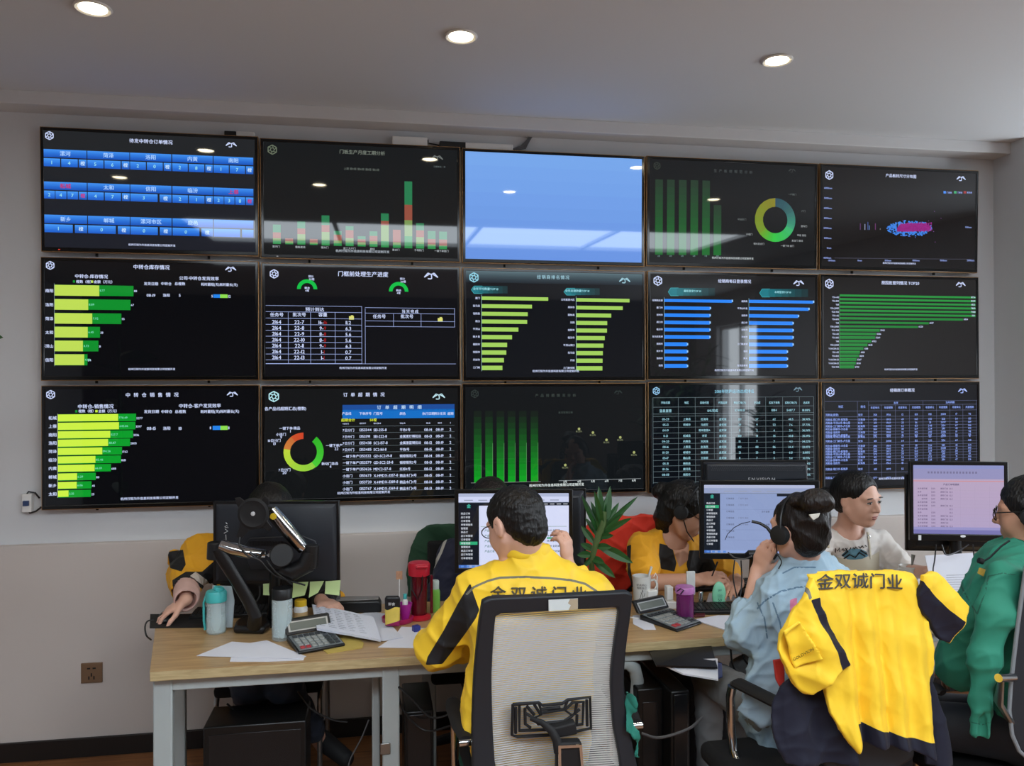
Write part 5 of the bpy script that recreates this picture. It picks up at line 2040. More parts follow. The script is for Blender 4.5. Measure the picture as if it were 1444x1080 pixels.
def calculator(label, B, D, z0=.0, hs=.055):
    """B = px corners of the key deck (front left, front right, rear right, rear left); D = px tops of the raised display (left, right)"""
    p = [on(x, y, z0) for x, y in B]
    fl_, fr_, rr, rl = p
    t = thing('calculator', label, 'calculator', (fl_ + rr) / 2 * np.array([1, 1, 0]) + np.array([0, 0, DZ + z0]), 'desk calculators')
    up = np.array([0, 0, 1.])
    hf, hr = .010, .022
    V = [fl_, fr_, rr, rl, fl_ + up * hf, fr_ + up * hf, rr + up * hr, rl + up * hr]
    MB().add(V, [(3, 2, 1, 0), (4, 5, 6, 7), (0, 1, 5, 4), (1, 2, 6, 5), (2, 3, 7, 6), (3, 0, 4, 7)]).build('calculator_case', mat('calculator_black', (24, 25, 27), rough=.35), t, .004)
    q = lambda u, v, w=0.: (V[4] * (1 - u) * (1 - v) + V[5] * u * (1 - v) + V[6] * u * v + V[7] * (1 - u) * v) + up * w
    MB().prism([q(.03, .04, .0003), q(.97, .04, .0003), q(.97, .96, .0003), q(.03, .96, .0003)], up * .0015).build('face_plate', mat('silver_plate', (142, 150, 154), rough=.35, metal=.5), t, .001)
    mk, mr, mg = MB(), MB(), MB()
    for i in range(7):
        for j in range(5):
            u, v = .08 + .125 * i, .10 + .165 * j
            m_ = mr if (i < 2 and j == 0) else (mg if i < 5 and j < 4 else mk)
            m_.prism([q(u, v, .0018), q(u + .095, v, .0018), q(u + .095, v + .11, .0018), q(u, v + .11, .0018)], up * .004)
    mk.build('function_keys', mat('key_dark', (52, 56, 60), rough=.4), t, .001)
    mg.build('number_keys', mat('key_grey', (150, 154, 152), rough=.4), t, .001)
    mr.build('clear_keys', mat('key_red', (176, 60, 66), rough=.4), t, .001)
    # raised display
    bl, br = V[7], V[6]
    back = unit((rl - fl_) + (rr - fr_))
    tl, tr = bl + up * hs + back * .035, br + up * hs + back * .035
    th = back * .02
    MB().add([bl, br, tr, tl, bl + th, br + th, tr + th, tl + th], [(3, 2, 1, 0), (4, 5, 6, 7), (0, 1, 5, 4), (1, 2, 6, 5), (2, 3, 7, 6), (3, 0, 4, 7)]).build('display_hood', MATS['calculator_black'], t, .003)
    n = unit(np.cross(br - bl, tl - bl))
    if n.dot(CAMP - bl) < 0:
        n = -n
    d = lambda u, v: (bl * (1 - u) + br * u) * (1 - v) + (tl * (1 - u) + tr * u) * v + n * .0005
    MB().prism([d(.06, .2), d(.94, .2), d(.94, .85), d(.06, .85)], n * .0015).build('display_bezel', mat('silver_line', (170, 172, 172), rough=.3, metal=.5), t)
    MB().prism([d(.1, .28), d(.9, .28), d(.9, .77), d(.1, .77)], n * .0022).build('lcd', mat('lcd_grey', (96, 102, 96), rough=.15, var=.02), t)
    return t


calculator('large desk calculator on the white sheets at the left of the desk', [(421, 923), (487, 911), (468, 894), (404, 905)], None, .004, .05)
calculator('large desk calculator beside the purple bottle right of the mesh chair', [(955, 892), (990, 880), (944, 864), (902, 874)], None, .0, .045)

slab('paper_sheet', [(277, 925), (327, 905), (352, 907), (376, 903), (432, 926), (420, 929)], .0012, M_PAPER, 'blank white sheet on the desk front, left of the left calculator', 'paper', .0018)
slab('paper_sheet', [(324, 933), (326, 927), (430, 925), (428, 931), (380, 933)], .001, M_PAPER, 'white sheet sticking out beneath the blank sheet at the desk front', 'paper')
slab('manila_folder', [(462, 922), (511, 914), (513, 908), (508, 902), (484, 896), (440, 905)], .003, mat('manila', (186, 164, 84), rough=.7), 'yellow folder under the printed documents beside the left calculator', 'folder')
# fan of printed documents resting on the calculator
fr0 = on(480, 880)
P = [(440, 855), (488, 864), (527, 873), (537, 905), (496, 897), (447, 889)]
Zs = [2.95, 2.99, 3.0, 2.84, 2.82, 2.80]
zz_ = [.055, .045, .035, .012, .022, .034]
pts = [on(x, y, z) for (x, y), z in zip(P, zz_)]
m = MB().prism(pts, (0, 0, .009))
for k in range(11):
    f = .1 + .075 * k
    a, b = lerp3(pts[0], pts[5], f), lerp3(lerp3(pts[1], pts[2], .6), lerp3(pts[3], pts[4], .3), f)
    for j in range(5):
        p, q = lerp3(a, b, .05 + .19 * j), lerp3(a, b, .05 + .19 * j + .08 + .02 * ((j + k) % 4))
        m.tube([p + np.array([0, 0, .0092]), q + np.array([0, 0, .0092])], .0012, 4, 1)
o = m.build('document_stack', [M_PRINT, mat('print_ink', (150, 154, 164), rough=.8, var=0)])
tag(o, 'stack of printed documents leaning on the left calculator and folder', 'documents')
slab('paper_sheet', [(500, 899), (520, 880), (548, 878), (568, 899), (540, 904)], .0015, M_PRINT, 'printed sheet behind the yellow sleeve, beside the document stack', 'paper', .003)
slab('paper_sheet', [(533, 913), (590, 914), (640, 908), (655, 890), (600, 886), (566, 884), (556, 898)], .0015, M_PAPER, 'white sheets on the desk below the elbow in the yellow sleeve', 'paper')
slab('paper_sheet', [(490, 872), (520, 862), (560, 868), (530, 884)], .001, M_PRINT, 'printed sheet in front of the black desk box', 'paper')
# black device
t = thing('card_printer', 'low black printer box with a silver top edge behind the documents', 'device', on(503, 862))
a, b = on(469, 866), on(538, 864)
MB().prism([a, b, b + np.array([.0, .0, .03]), b + np.array([-.01, 0, .052]), a + np.array([.012, 0, .052]), a + np.array([0, 0, .03])], (0, .09, 0)).build('printer_case', M_BLACK, t, .008, 3)
MB().span(a + np.array([.012, -.001, .0525]), b + np.array([-.012, .07, .056])).build('top_edge', MATS['brushed_metal'], t, .001)
MB().span(a + np.array([-.03, .03, .0]), a + np.array([.03, .12, .062])).build('paper_cover', mat('cover_grey', (70, 72, 76), rough=.5), t, .006)

# magenta organiser with what stands in it
b = on(561, 876)
t = thing('desk_organiser', 'magenta round desk tray holding a pouch and small bottles', 'organiser', b)
MB().lathe([(0, 0), (.06, 0), (.064, .004), (.066, .02), (.06, .021), (.057, .008), (0, .006)], b, 36).build('tray', mat('magenta_plastic', (160, 26, 84), rough=.3), t)
MB().lathe([(.0, .006), (.014, .006), (.03, .075), (.026, .074), (.012, .01), (0, .01)], b + np.array([.03, -.005, 0]), 24).build('flared_cup', mat('purple_cup', (170, 40, 150), rough=.3), t)
fr = face_frame(552, 842, 2.98)
t = thing('snack_pouch', 'snack pouch with black top and yellow picture in the magenta tray', 'pouch', b + np.array([-.02, 0, .008]))
sd = SD((-.045, -.07, -.03), (.045, .07, .03), .003)
sd.sheet([(-.028, -.06), (.03, -.062), (.032, .05), (.026, .06), (-.024, .06), (-.03, .05)], lambda x, y: 0 * x, .012, k=0, m=.01)
_p = at(553, 840, 3.2)
_p[2] = DZ + .0705
fr = Frame(_p, RGT, (0, 0, 1))
solid('pouch_body', sd, mat('pouch_print', (222, 196, 90), rough=.35, var=.25, scale=18, regions=[('top', (24, 24, 28)), ('plum', (150, 30, 90))]), t, frame=fr, attrs={'top': lambda V: V[:, 1] - .012 - .006 * np.sin(V[:, 0] * 90), 'plum': lambda V: -.046 - V[:, 1] + V[:, 0] * .3})
V_, Fc_, _ = text_geo('鲜食', .012, 'c', .008)
MB().add([fr.p(p[0], p[1] + .03, .0135) for p in V_], Fc_).build('pouch_text', M_WPL, t, smooth=False)
t = bottle('small_bottle', 'small white bottle with teal cap standing in the magenta tray', 'bottle', b + np.array([.03, .0, .012]), [(0, 0), (.011, 0), (.0115, .07), (.007, .08), (0, .08)], M_WPL, [('cap', [(.0075, .079), (.008, .08), (.0075, .1), (0, .101)], M_TEAL)])
fr = face_frame(563, 810, 3.3, .2)
t = thing('picture_card', 'small picture card on a stick standing behind the snack pouch', 'card', fr.O * np.array([1, 1, 0]) + np.array([0, 0, DZ]))
MB().box(fr.pp(563, 811), (.026, .034, .002), fr.R()).build('card_face', mat('card_print', (172, 128, 100), rough=.6, var=.5, scale=90), t)
MB().tube([fr.pp(563, 816), fr.O * np.array([1, 1, 0]) + np.array([0, 0, DZ])], .0018, 6).build('stick', M_WPL, t)
# red tumbler
b = on(591, 872)
M_RED = mat('red_plastic', (176, 24, 44), rough=.35)
M_REDT = mat('wine_plastic', (110, 14, 30), rough=.12, trans=.35, var=0)
t = bottle('tumbler', 'tall wine red tumbler with a red flip lid and strap on the desk', 'tumbler', b, [(0, 0), (.031, 0), (.033, .004), (.035, .185), (.031, .185), (.03, .01), (0, .01)], M_REDT, [('lid', [(.036, .18), (.044, .183), (.047, .225), (.042, .235), (.02, .24), (0, .24)], M_RED), ('base_ring', [(.031, 0), (.05, .002), (.05, .014), (.034, .02)], M_RED)])
MB().tube([b + np.array([-.035, -.02, .2]), b + np.array([-.03, -.037, .13]), b + np.array([-.008, -.042, .09]), b + np.array([.01, -.041, .13]), b + np.array([.012, -.04, .2])], .0028, 8).build('strap', M_BLACK, t)
MB().box(b + np.array([.052, 0, .1]), (.012, .02, .16)).build('handle', M_REDT, t, .005, 3)
MB().box(b + np.array([.01, -.044, .225]), (.05, .02, .014)).build('flip_tab', M_RED, t, .005, 3)
b = on(614, 862)
bottle('spray_bottle', 'lime green spray bottle with frosted cap beside the red tumbler', 'bottle', b, [(0, 0), (.019, 0), (.0205, .004), (.0205, .085), (.016, .098), (0, .098)], mat('lime_plastic', (120, 186, 76), rough=.3), [('cap', [(.016, .097), (.0165, .099), (.0165, .13), (.013, .135), (0, .135)], mat('frosted_cap', (190, 206, 200), rough=.35))])
tag(MB().box(on(587, 886, .012), (.028, .026, .024), np.array(Matrix.Rotation(.4, 3, 'Z'))).build('ink_pad', mat('indigo_plastic', (44, 52, 128), rough=.4), bev=.003), 'small indigo blue box beside the yellow sleeve', 'box')

# --- right half
b = on(905, 856)
t = thing('mug', 'tall white mug with black printed drawing and a spoon in it', 'mug', b)
M_CERAMIC = mat('white_ceramic', (212, 212, 208), rough=.2, var=.02)
MB().lathe([(0, 0), (.032, 0), (.034, .004), (.041, .138), (.0375, .138), (.031, .01), (0, .01)], b, 40).build('mug_body', M_CERAMIC, t)
MB().tube([b + np.array([x, 0, z]) for x, z in ((.038, .115), (.058, .118), (.07, .1), (.07, .06), (.058, .042), (.036, .045))], .0055, 10).build('mug_handle', M_CERAMIC, t)
m = MB()
ct = np.array([CAMP[0] - b[0], CAMP[1] - b[1], 0])
a0 = math.atan2(ct[1], ct[0])


def on_mug(px_, z, r=.0405):
    a = a0 + px_
    rr_ = .034 + (.041 - .034) * z / .138 + .0006
    return b + np.array([math.cos(a) * rr_, math.sin(a) * rr_, z])


for z, tx in ((.105, '好点的心'), (.092, '情给自己')):
    V, Fc, _ = text_geo(tx, .010, 'c', .008)
    m.add([on_mug(p[0] / .039, z + p[1]) for p in V], Fc)
m.build('mug_text', M_BLACK, t, smooth=False)
m = MB()
for L in ([(-.1, .075), (.0, .07), (.1, .06), (.05, .04), (.12, .02)], [(.1, .06), (.25, .055), (.35, .07)], [(-.05, .07), (-.15, .05), (-.3, .045)], [(.05, .04), (-.05, .03), (-.1, .01)], [(.1, .085), (.14, .078), (.1, .072), (.06, .078), (.1, .085)]):
    m.tube([on_mug(x, z) for x, z in L], .0009, 5)
m.build('mug_drawing', M_BLACK, t)
tag(MB().tube([b + np.array([.02, 0, .03]), b + np.array([.034, 0, .14]), b + np.array([.046, 0, .175])], [.004, .0042, .005], 8, flat=((0, 1, 0), 1.6)).build('spoon', M_WPL), 'white spoon handle sticking out of the tall printed mug', 'spoon')
# power strip, adapters
t = thing('power_strip', 'white power strip beside the purple bottle', 'power strip', on(933, 862))
a, b = on(915, 861), on(953, 858)
MB().span(a, b + np.array([0, .06, .032])).build('strip_case', M_WPL, t, .005, 3)
MB().span(a + np.array([.01, .01, .0321]), b + np.array([-.01, .05, .034])).build('socket_plate', mat('off_white', (205, 205, 200), rough=.5), t, .002)
t = thing('charger', 'white plug charger with a cord loop standing on the power strip', 'charger', a + np.array([.02, .03, .034]))
MB().span(a + np.array([.0, .01, .034]), a + np.array([.045, .05, .082])).build('charger_body', M_WPL, t, .005, 3)
MB().tube([a + np.array([x, .02, z]) for x, z in ((.03, .08), (.042, .1), (.046, .14), (.038, .155), (.03, .14))], .0025, 8).build('cord', M_WPL, t)
t = thing('charger', 'white plug charger on the right end of the power strip', 'charger', b + np.array([-.02, .03, .034]))
MB().span(b + np.array([-.034, .012, .034]), b + np.array([-.006, .05, .092])).build('charger_body', M_WPL, t, .004, 3)
cable([a + np.array([.03, .0, .03]), a + np.array([-.03, -.05, .006]), on(900, 872, .003), on(880, 868, .003)], .0028, 'white cord running from the power strip behind the calculator', M_WPL)
# purple bottle
b = on(966, 873)
M_PURP = mat('lilac_plastic', (176, 110, 176), rough=.35)
t = bottle('purple_bottle', 'purple bottle with lilac screw lid between the calculator and power strip', 'bottle', b, [(0, 0), (.033, 0), (.036, .004), (.036, .112), (.033, .112), (.033, .01), (0, .01)], mat('violet_plastic', (150, 52, 138), rough=.12, trans=.55, var=0),
           [('lid', [(.036, .108), (.040, .110), (.040, .132), (.036, .137), (0, .137)], M_PURP), ('goji_tea', [(0, .011), (.032, .011), (.032, .06), (0, .06)], mat('pink_tea', (170, 60, 90), rough=.3, var=.3, scale=60))])
MB().tube([b + np.array([-.038, -.01, .12]), b + np.array([-.03, -.03, .136]), b + np.array([-.02, -.036, .13]), b + np.array([-.03, -.028, .112])], .003, 8).build('lid_loop', mat('plum_cord', (60, 30, 66), rough=.5), t)
fr = face_frame(974, 818, 3.38, .15)
tag(MB().box(fr.pp(974, 822), (.037, .10, .012), fr.R()).build('hand_cream_tube', mat('tube_white', (196, 200, 198), rough=.4, var=.1, scale=60), bev=.003), 'white cream tube standing behind the purple bottle', 'tube')
b = on(988, 856)
bottle('lipstick', 'silver lipstick tube standing beside the sun cream bottle', 'lipstick', b, [(0, 0), (.0095, 0), (.0095, .03), (0, .03)], M_GREYCHROME, [('cap', [(.0102, .029), (.0102, .066), (.009, .068), (0, .068)], M_CHROME)])
b = on(994, 855)
bottle('nail_polish', 'tiny violet bottle beside the silver lipstick', 'bottle', b, [(0, 0), (.008, 0), (.008, .014), (0, .015)], mat('violet_small', (92, 50, 130), rough=.3), [('cap', [(.0062, .014), (.006, .026), (0, .027)], M_BLACK)])
slab('key_case', [(979, 871), (994, 870), (995, 864), (981, 864)], .008, mat('maroon_leather', (84, 26, 32), rough=.5), 'small maroon case on the desk beside the purple bottle', 'case', bev=.003)
# sun cream
b = on(1014, 854)
t = thing('sun_cream', 'pale green egg shaped sun cream bottle beside the black keyboard', 'bottle', b)
sd = SD((-.04, -.03, -.005), (.04, .03, .12), .0025)
sd.ell((0, 0, .045), (.031, .016, .062), k=0).cut((0, 0, .001), (0, 0, -1))
sd.ell((0, 0, .045), (.0302, .0155, .0495), k=.0)
V, Q = sd.mesh()
fr = face_frame(1014, 854, 3.0)
R = np.c_[fr.U, np.cross([0, 0, 1.], fr.U), [0, 0, 1.]]
M_MINT = mat('mint_plastic', (132, 206, 170), rough=.3)
solid('cream_bottle', (b + V @ R.T, Q), M_MINT, t)
m = MB()
for tx, z, h in (('SPF', .072, .009), ('50', .03, .013), ('cream', .052, .006), ('lotion', .044, .006)):
    V, Fc, _ = text_geo(tx, h, 'c', .01)
    m.add([b + fr.U * p[0] + np.array([0, 0, z + p[1]]) + fr.N * .0175 for p in V], Fc)
m.build('cream_lettering', mat('dark_green_print', (40, 96, 80), rough=.5, var=0), t, smooth=False)
slab('notebook', [(979, 875), (1012, 869), (1034, 869), (1046, 886), (1034, 893)], .005, M_PAPER, 'open white notebook at the denim sleeve', 'notebook', bev=.001)
slab('paper_sheet', [(996, 850), (1040, 846), (1046, 836), (1000, 836)], .001, M_PAPER, 'white sheet between the two black keyboards', 'paper')
slab('paper_sheet', [(893, 880), (908, 888), (925, 888), (915, 866), (892, 868)], .001, M_PAPER, 'white sheet under the right calculator', 'paper')
slab('desk_phone', [(1048, 850), (1075, 850), (1080, 832), (1056, 830)], .03, M_BLACK, 'low black desk phone in front of the stand of the web page monitor', 'phone', bev=.008)
# right end
b = on(1283, 822)
t = thing('coffee_cup', 'white cup with a spoon beside the arm of the woman in the white shirt', 'cup', b)
MB().lathe([(0, 0), (.028, 0), (.034, .006), (.05, .085), (.047, .085), (.03, .01), (0, .01)], b, 36).build('cup_body', M_CERAMIC, t)
MB().tube([b + np.array([x, 0, z]) for x, z in ((-.044, .075), (-.066, .07), (-.068, .045), (-.05, .03), (-.038, .035))], .005, 10).build('cup_handle', M_CERAMIC, t)
tag(MB().tube([b + np.array([0, 0, .015]), b + np.array([.02, .01, .09]), b + np.array([.03, .012, .135])], [.003, .004, .008], 8, flat=((0, 1, 0), 1.6)).build('spoon', M_GREYCHROME), 'grey spoon standing in the white coffee cup', 'spoon')
# document stand with white sheets below the spreadsheet monitor
t = thing('document_stand', 'white printed sheets propped below the spreadsheet monitor', 'documents', on(1345, 848))
fr = face_frame(1342, 806, 3.34, -.1, .9)
MB().prism([fr.pp(x, y) for x, y in ((1304, 784), (1374, 780), (1378, 800), (1374, 850), (1318, 850))], fr.N * .004).build('sheets', M_PAPER, t, .001)
m = MB()
for k in range(9):
    y = 812 + 3.4 * k
    a, b_ = fr.pp(1334, y, .0043), fr.pp(1366 - (k * 7) % 11, y - .6, .0043)
    m.tube([a, b_], .0007, 4)
m.build('printed_lines', mat('print_grey', (120, 124, 134), rough=.8, var=0), t)
pp_ = fr.pp(1345, 786, -.004)
MB().tube([pp_, np.array([pp_[0], pp_[1] + .01, DZ])], .008, 8).build('prop', M_SOFTBLACK, t)
slab('paper_sheet', [(1228, 832), (1300, 830), (1306, 816), (1240, 816)], .001, M_PAPER, 'white sheet in front of the coffee cup', 'paper')
for k, (L, lb) in enumerate([([(1320, 768, 3.3), (1318, 790, 3.3), (1316, 806, 3.2), (1322, 830, 3.05)], 'black lead curving down below the left of the spreadsheet monitor'),
                             ([(1328, 768, 3.32), (1334, 782, 3.3), (1350, 778, 3.35), (1366, 768, 3.38)], 'black lead looping under the middle of the spreadsheet monitor'),
                             ([(1372, 768, 3.3), (1374, 800, 3.3), (1368, 830, 3.2)], 'black lead hanging right of the propped sheets'),
                             ([(1027, 779, 3.2), (1036, 786, 3.15), (1050, 788, 3.12), (1060, 784, 3.1)], 'pale lead under the lower edge of the web page monitor'),
                             ([(1036, 790, 3.2), (1034, 815, 3.15), (1040, 845, 3.08)], 'black lead dropping from the web page monitor'),
                             ([(1045, 790, 3.22), (1046, 820, 3.2), (1043, 846, 3.1)], 'second black lead dropping from the web page monitor')]):
    cpx(L, r=.0028, label=lb, m=M_GCABLE if k == 3 else None)
t = thing('webcam', 'small black rounded webcam below the web page monitor', 'webcam', at(1062, 783, 3.35))
MB().tube([at(1051, 783, 3.35), at(1056, 781, 3.34), at(1068, 781, 3.34), at(1075, 783, 3.35)], [.008, .016, .017, .008], 14).build('webcam_body', M_BLACK, t)
MB().tube([at(1066, 786, 3.36), at(1068, 800, 3.38), on_z(1068, 858, DZ)], .005, 8).build('webcam_stalk', M_BLACK, t)

# ------------------------------------------------------------------ plants
M_LEAF = mat('dracaena_leaf', (36, 80, 36), rough=.4, var=.25, scale=12)
M_LEAFD = mat('palm_leaf', (34, 74, 30), rough=.5, var=.25, scale=6)
M_STEM = mat('green_stem', (70, 92, 48), rough=.6)


def leaf(m, a, d, L, W, droop, nrm=None, mi=0, n=8):
    """curved lance shaped blade, slightly folded along the midrib"""
    a, d = np.array(a, float), unit(d)
    s_ = np.cross(d, [0, 0, 1.])
    s_ = unit(s_) if np.linalg.norm(s_) > .05 else np.array([1., 0, 0])
    if nrm is not None:
        s_ = unit(np.cross(d, nrm))
    V = []
    p = a.copy()
    for i in range(n + 1):
        f = i / n
        w = W * (math.sin(math.pi * min(1, .12 + f * .88)) ** .8) * (1 if i < n else 0)
        up = unit(np.cross(s_, d))
        V += [p - s_ * w + up * w * .35, p, p + s_ * w + up * w * .35]
        p = p + d * L / n
        d = unit(d + np.array([0, 0, -droop / n]))
    Fc = []
    for i in range(n):
        for j in range(2):
            Fc.append((3 * i + j, 3 * i + j + 1, 3 * i + j + 4, 3 * i + j + 3))
    m.add(V, Fc, mi)


q3 = lambda x, y, dz=0.: at(560 + x * .2778, 660 + y * .2778, 3.25 + dz)
base = on(838, 868)
t = thing('potted_dracaena', 'leafy green plant standing on the desk behind the mesh chair', 'plant', base)
MB().lathe([(0, 0), (.045, 0), (.05, .005), (.062, .09), (.056, .09), (.05, .075), (0, .075)], base, 32).build('pot', M_CERAMIC, t)
MB().tube([base + np.array([0, 0, .07]), q3(985, 470), q3(1010, 380), q3(1045, 280), q3(1050, 220)], [.013, .012, .013, .016, .012], 10).build('stem', M_STEM, t)
r_ = random.Random(5)
LV = [((1035, 300), (1023, 95), .045), ((1050, 300), (1082, 95), .045), ((1060, 290), (1222, 150), .035), ((1060, 320), (1172, 200), .032), ((1055, 330), (1195, 262), .03), ((1020, 310), (935, 140), .035), ((1030, 400), (1190, 490), .05), ((1000, 470), (1098, 565), .04), ((985, 440), (915, 460), .035), ((1010, 320), (960, 215), .03), ((1000, 380), (930, 300), .035),
      ((1030, 350), (1100, 360), .03), ((1040, 300), (1000, 120), .03), ((1055, 300), (1130, 180), .03), ((1045, 330), (1060, 150), .04), ((1040, 340), (980, 170), .035), ((1050, 310), (1150, 240), .032), ((1015, 400), (1090, 420), .035), ((1000, 420), (930, 400), .035), ((1010, 380), (1070, 300), .035), ((1020, 350), (950, 260), .03), ((990, 460), (1050, 500), .035), ((1000, 440), (945, 520), .03), ((1035, 330), (1020, 170), .04), ((1040, 320), (1100, 250), .04)]
for k, (a, b_, w) in enumerate(LV):
    m = MB()
    dz = r_.uniform(-.06, .06)
    A_, B_ = q3(*a), q3(b_[0], b_[1], dz)
    leaf(m, A_ - np.array([0, 0, .0]), (B_ - A_) + np.array([0, 0, .02]), np.linalg.norm(B_ - A_) * 1.02, w * .42, .18, nrm=FWD * -1 + np.array([r_.uniform(-.6, .6), r_.uniform(-.6, .6), r_.uniform(-.4, .6)]))
    m.build('leaf', M_LEAF, t, fix=False)

t = thing('rubber_plant', 'plant at the left edge of the photo, showing a single dark leaf tip', 'plant', (-.62, -1.3, 0))
e = at(5, 469, 2.75)
pb = np.array([e[0] - .22, e[1], 0])
t.location = tuple(pb)
WM[t.name] = Matrix.Translation(t.location)
MB().lathe([(0, 0), (.11, 0), (.12, .01), (.15, .26), (.14, .26), (.12, .22), (0, .22)], pb, 32).build('pot', M_CERAMIC, t)
MB().tube([pb + np.array([0, 0, .2]), pb + np.array([.01, 0, 1.0]), pb + np.array([0, 0, 2.0])], [.014, .012, .007], 10).build('stem', M_STEM, t)
for k in range(10):
    m = MB()
    a = k * 2.4 + 2.0
    z = 1.0 + .1 * k
    leaf(m, pb + np.array([.008, 0, z]), (-abs(math.cos(a)) if k != 9 else 1, math.sin(a), .5), .17, .045, .4, n=10)
    m.build('leaf', M_LEAFD, t, fix=False)
m = MB()
st = e + np.array([-.20, 0, -.03])
leaf(m, st, (1, 0, .12), .2, .045, .12, nrm=(0, -1, .6), n=12)
m.build('leaf', M_LEAFD, t, fix=False)

# bamboo palms behind the camera, in front of the far window (seen in the glass of the displays)
for k, (px_, py_, h_) in enumerate([(4.5, -4.1, 2.0), (5.2, -5.3, 2.45), (5.75, -4.1, 1.9)]):
    t = thing('bamboo_palm', 'tall bamboo palm near the far window, seen only as a green reflection', 'plant', (px_, py_, 0), 'bamboo palms behind the camera')
    pb = np.array([px_, py_, 0])
    MB().lathe([(0, 0), (.14, 0), (.15, .01), (.18, .3), (.17, .3), (.15, .26), (0, .26)], pb, 28).build('pot', mat('grey_pot', (120, 120, 118), rough=.5), t)
    ms, ml = MB(), MB()
    r_ = random.Random(k)
    for j in range(9):
        a = r_.uniform(0, 6.28)
        d = np.array([math.cos(a), math.sin(a), 0]) * r_.uniform(.1, .45)
        hh = h_ * r_.uniform(.6, 1)
        P = [pb + np.array([0, 0, .25]) + d * .1, pb + d * .4 + np.array([0, 0, hh * .6]), pb + d + np.array([0, 0, hh])]
        ms.tube(P, .008, 6)
        for i in range(16):
            f = r_.uniform(.25, 1)
            p = P[1] * (1 - f) + P[2] * f
            aa = r_.uniform(0, 6.28)
            leaf(ml, p, (math.cos(aa), math.sin(aa), r_.uniform(-.1, .9)), r_.uniform(.18, .34), .022, .5, n=5)
    ms.build('stems', M_STEM, t)
    ml.build('foliage', M_LEAFD, t, fix=False)
# ------------------------------------------------------------------ people
M_SKIN = mat('skin', (214, 166, 144), rough=.5, var=.05, scale=40, sheen=.1)
M_SKIN_D = mat('skin_tan', (192, 142, 116), rough=.5, var=.05, scale=40)
M_HAIR = mat('black_hair', (17, 14, 13), rough=.42, spec=.4, var=.3, scale=160, bump=.7, bscale=130, stretch=(1, 1, .12))
M_HAIRB = mat('dark_brown_hair', (26, 18, 16), rough=.42, spec=.4, var=.3, scale=160, bump=.7, bscale=130, stretch=(1, 1, .12))
YEL, NAVY, GREY = (248, 205, 48), (15, 18, 38), (112, 108, 92)


def topx(V):
    d = V - CAMP
    z = d @ FWD
    return 722 + FPX * (d @ RGT) / z, 540 - FPX * (d @ UPV) / z, z


def region(poly, zmax=9., zmin=0., sm=1.):
    """positive inside a traced panel of the garment, on the side towards the room only"""
    P = np.array(poly, np.float32)

    def f(V):
        x, y, z = topx(V)
        d = -poly_sdf(P, x.astype(np.float32), y.astype(np.float32))
        return np.where((z < zmax) & (z > zmin), d, -9)
    return f


def stroke(L, w, zmax=9.):
    def f(V):
        x, y, z = topx(V)
        d = np.full(len(x), 1e9)
        for a, b in zip(L[:-1], L[1:]):
            a, b = np.array(a, float), np.array(b, float)
            e = b - a
            t = np.clip(((x - a[0]) * e[0] + (y - a[1]) * e[1]) / e.dot(e), 0, 1)
            d = np.minimum(d, np.hypot(x - a[0] - t * e[0], y - a[1] - t * e[1]))
        return np.where(z < zmax, w / 2 - d, -9)
    return f


def union(*fs):
    return lambda V: np.max([f(V) for f in fs], axis=0)


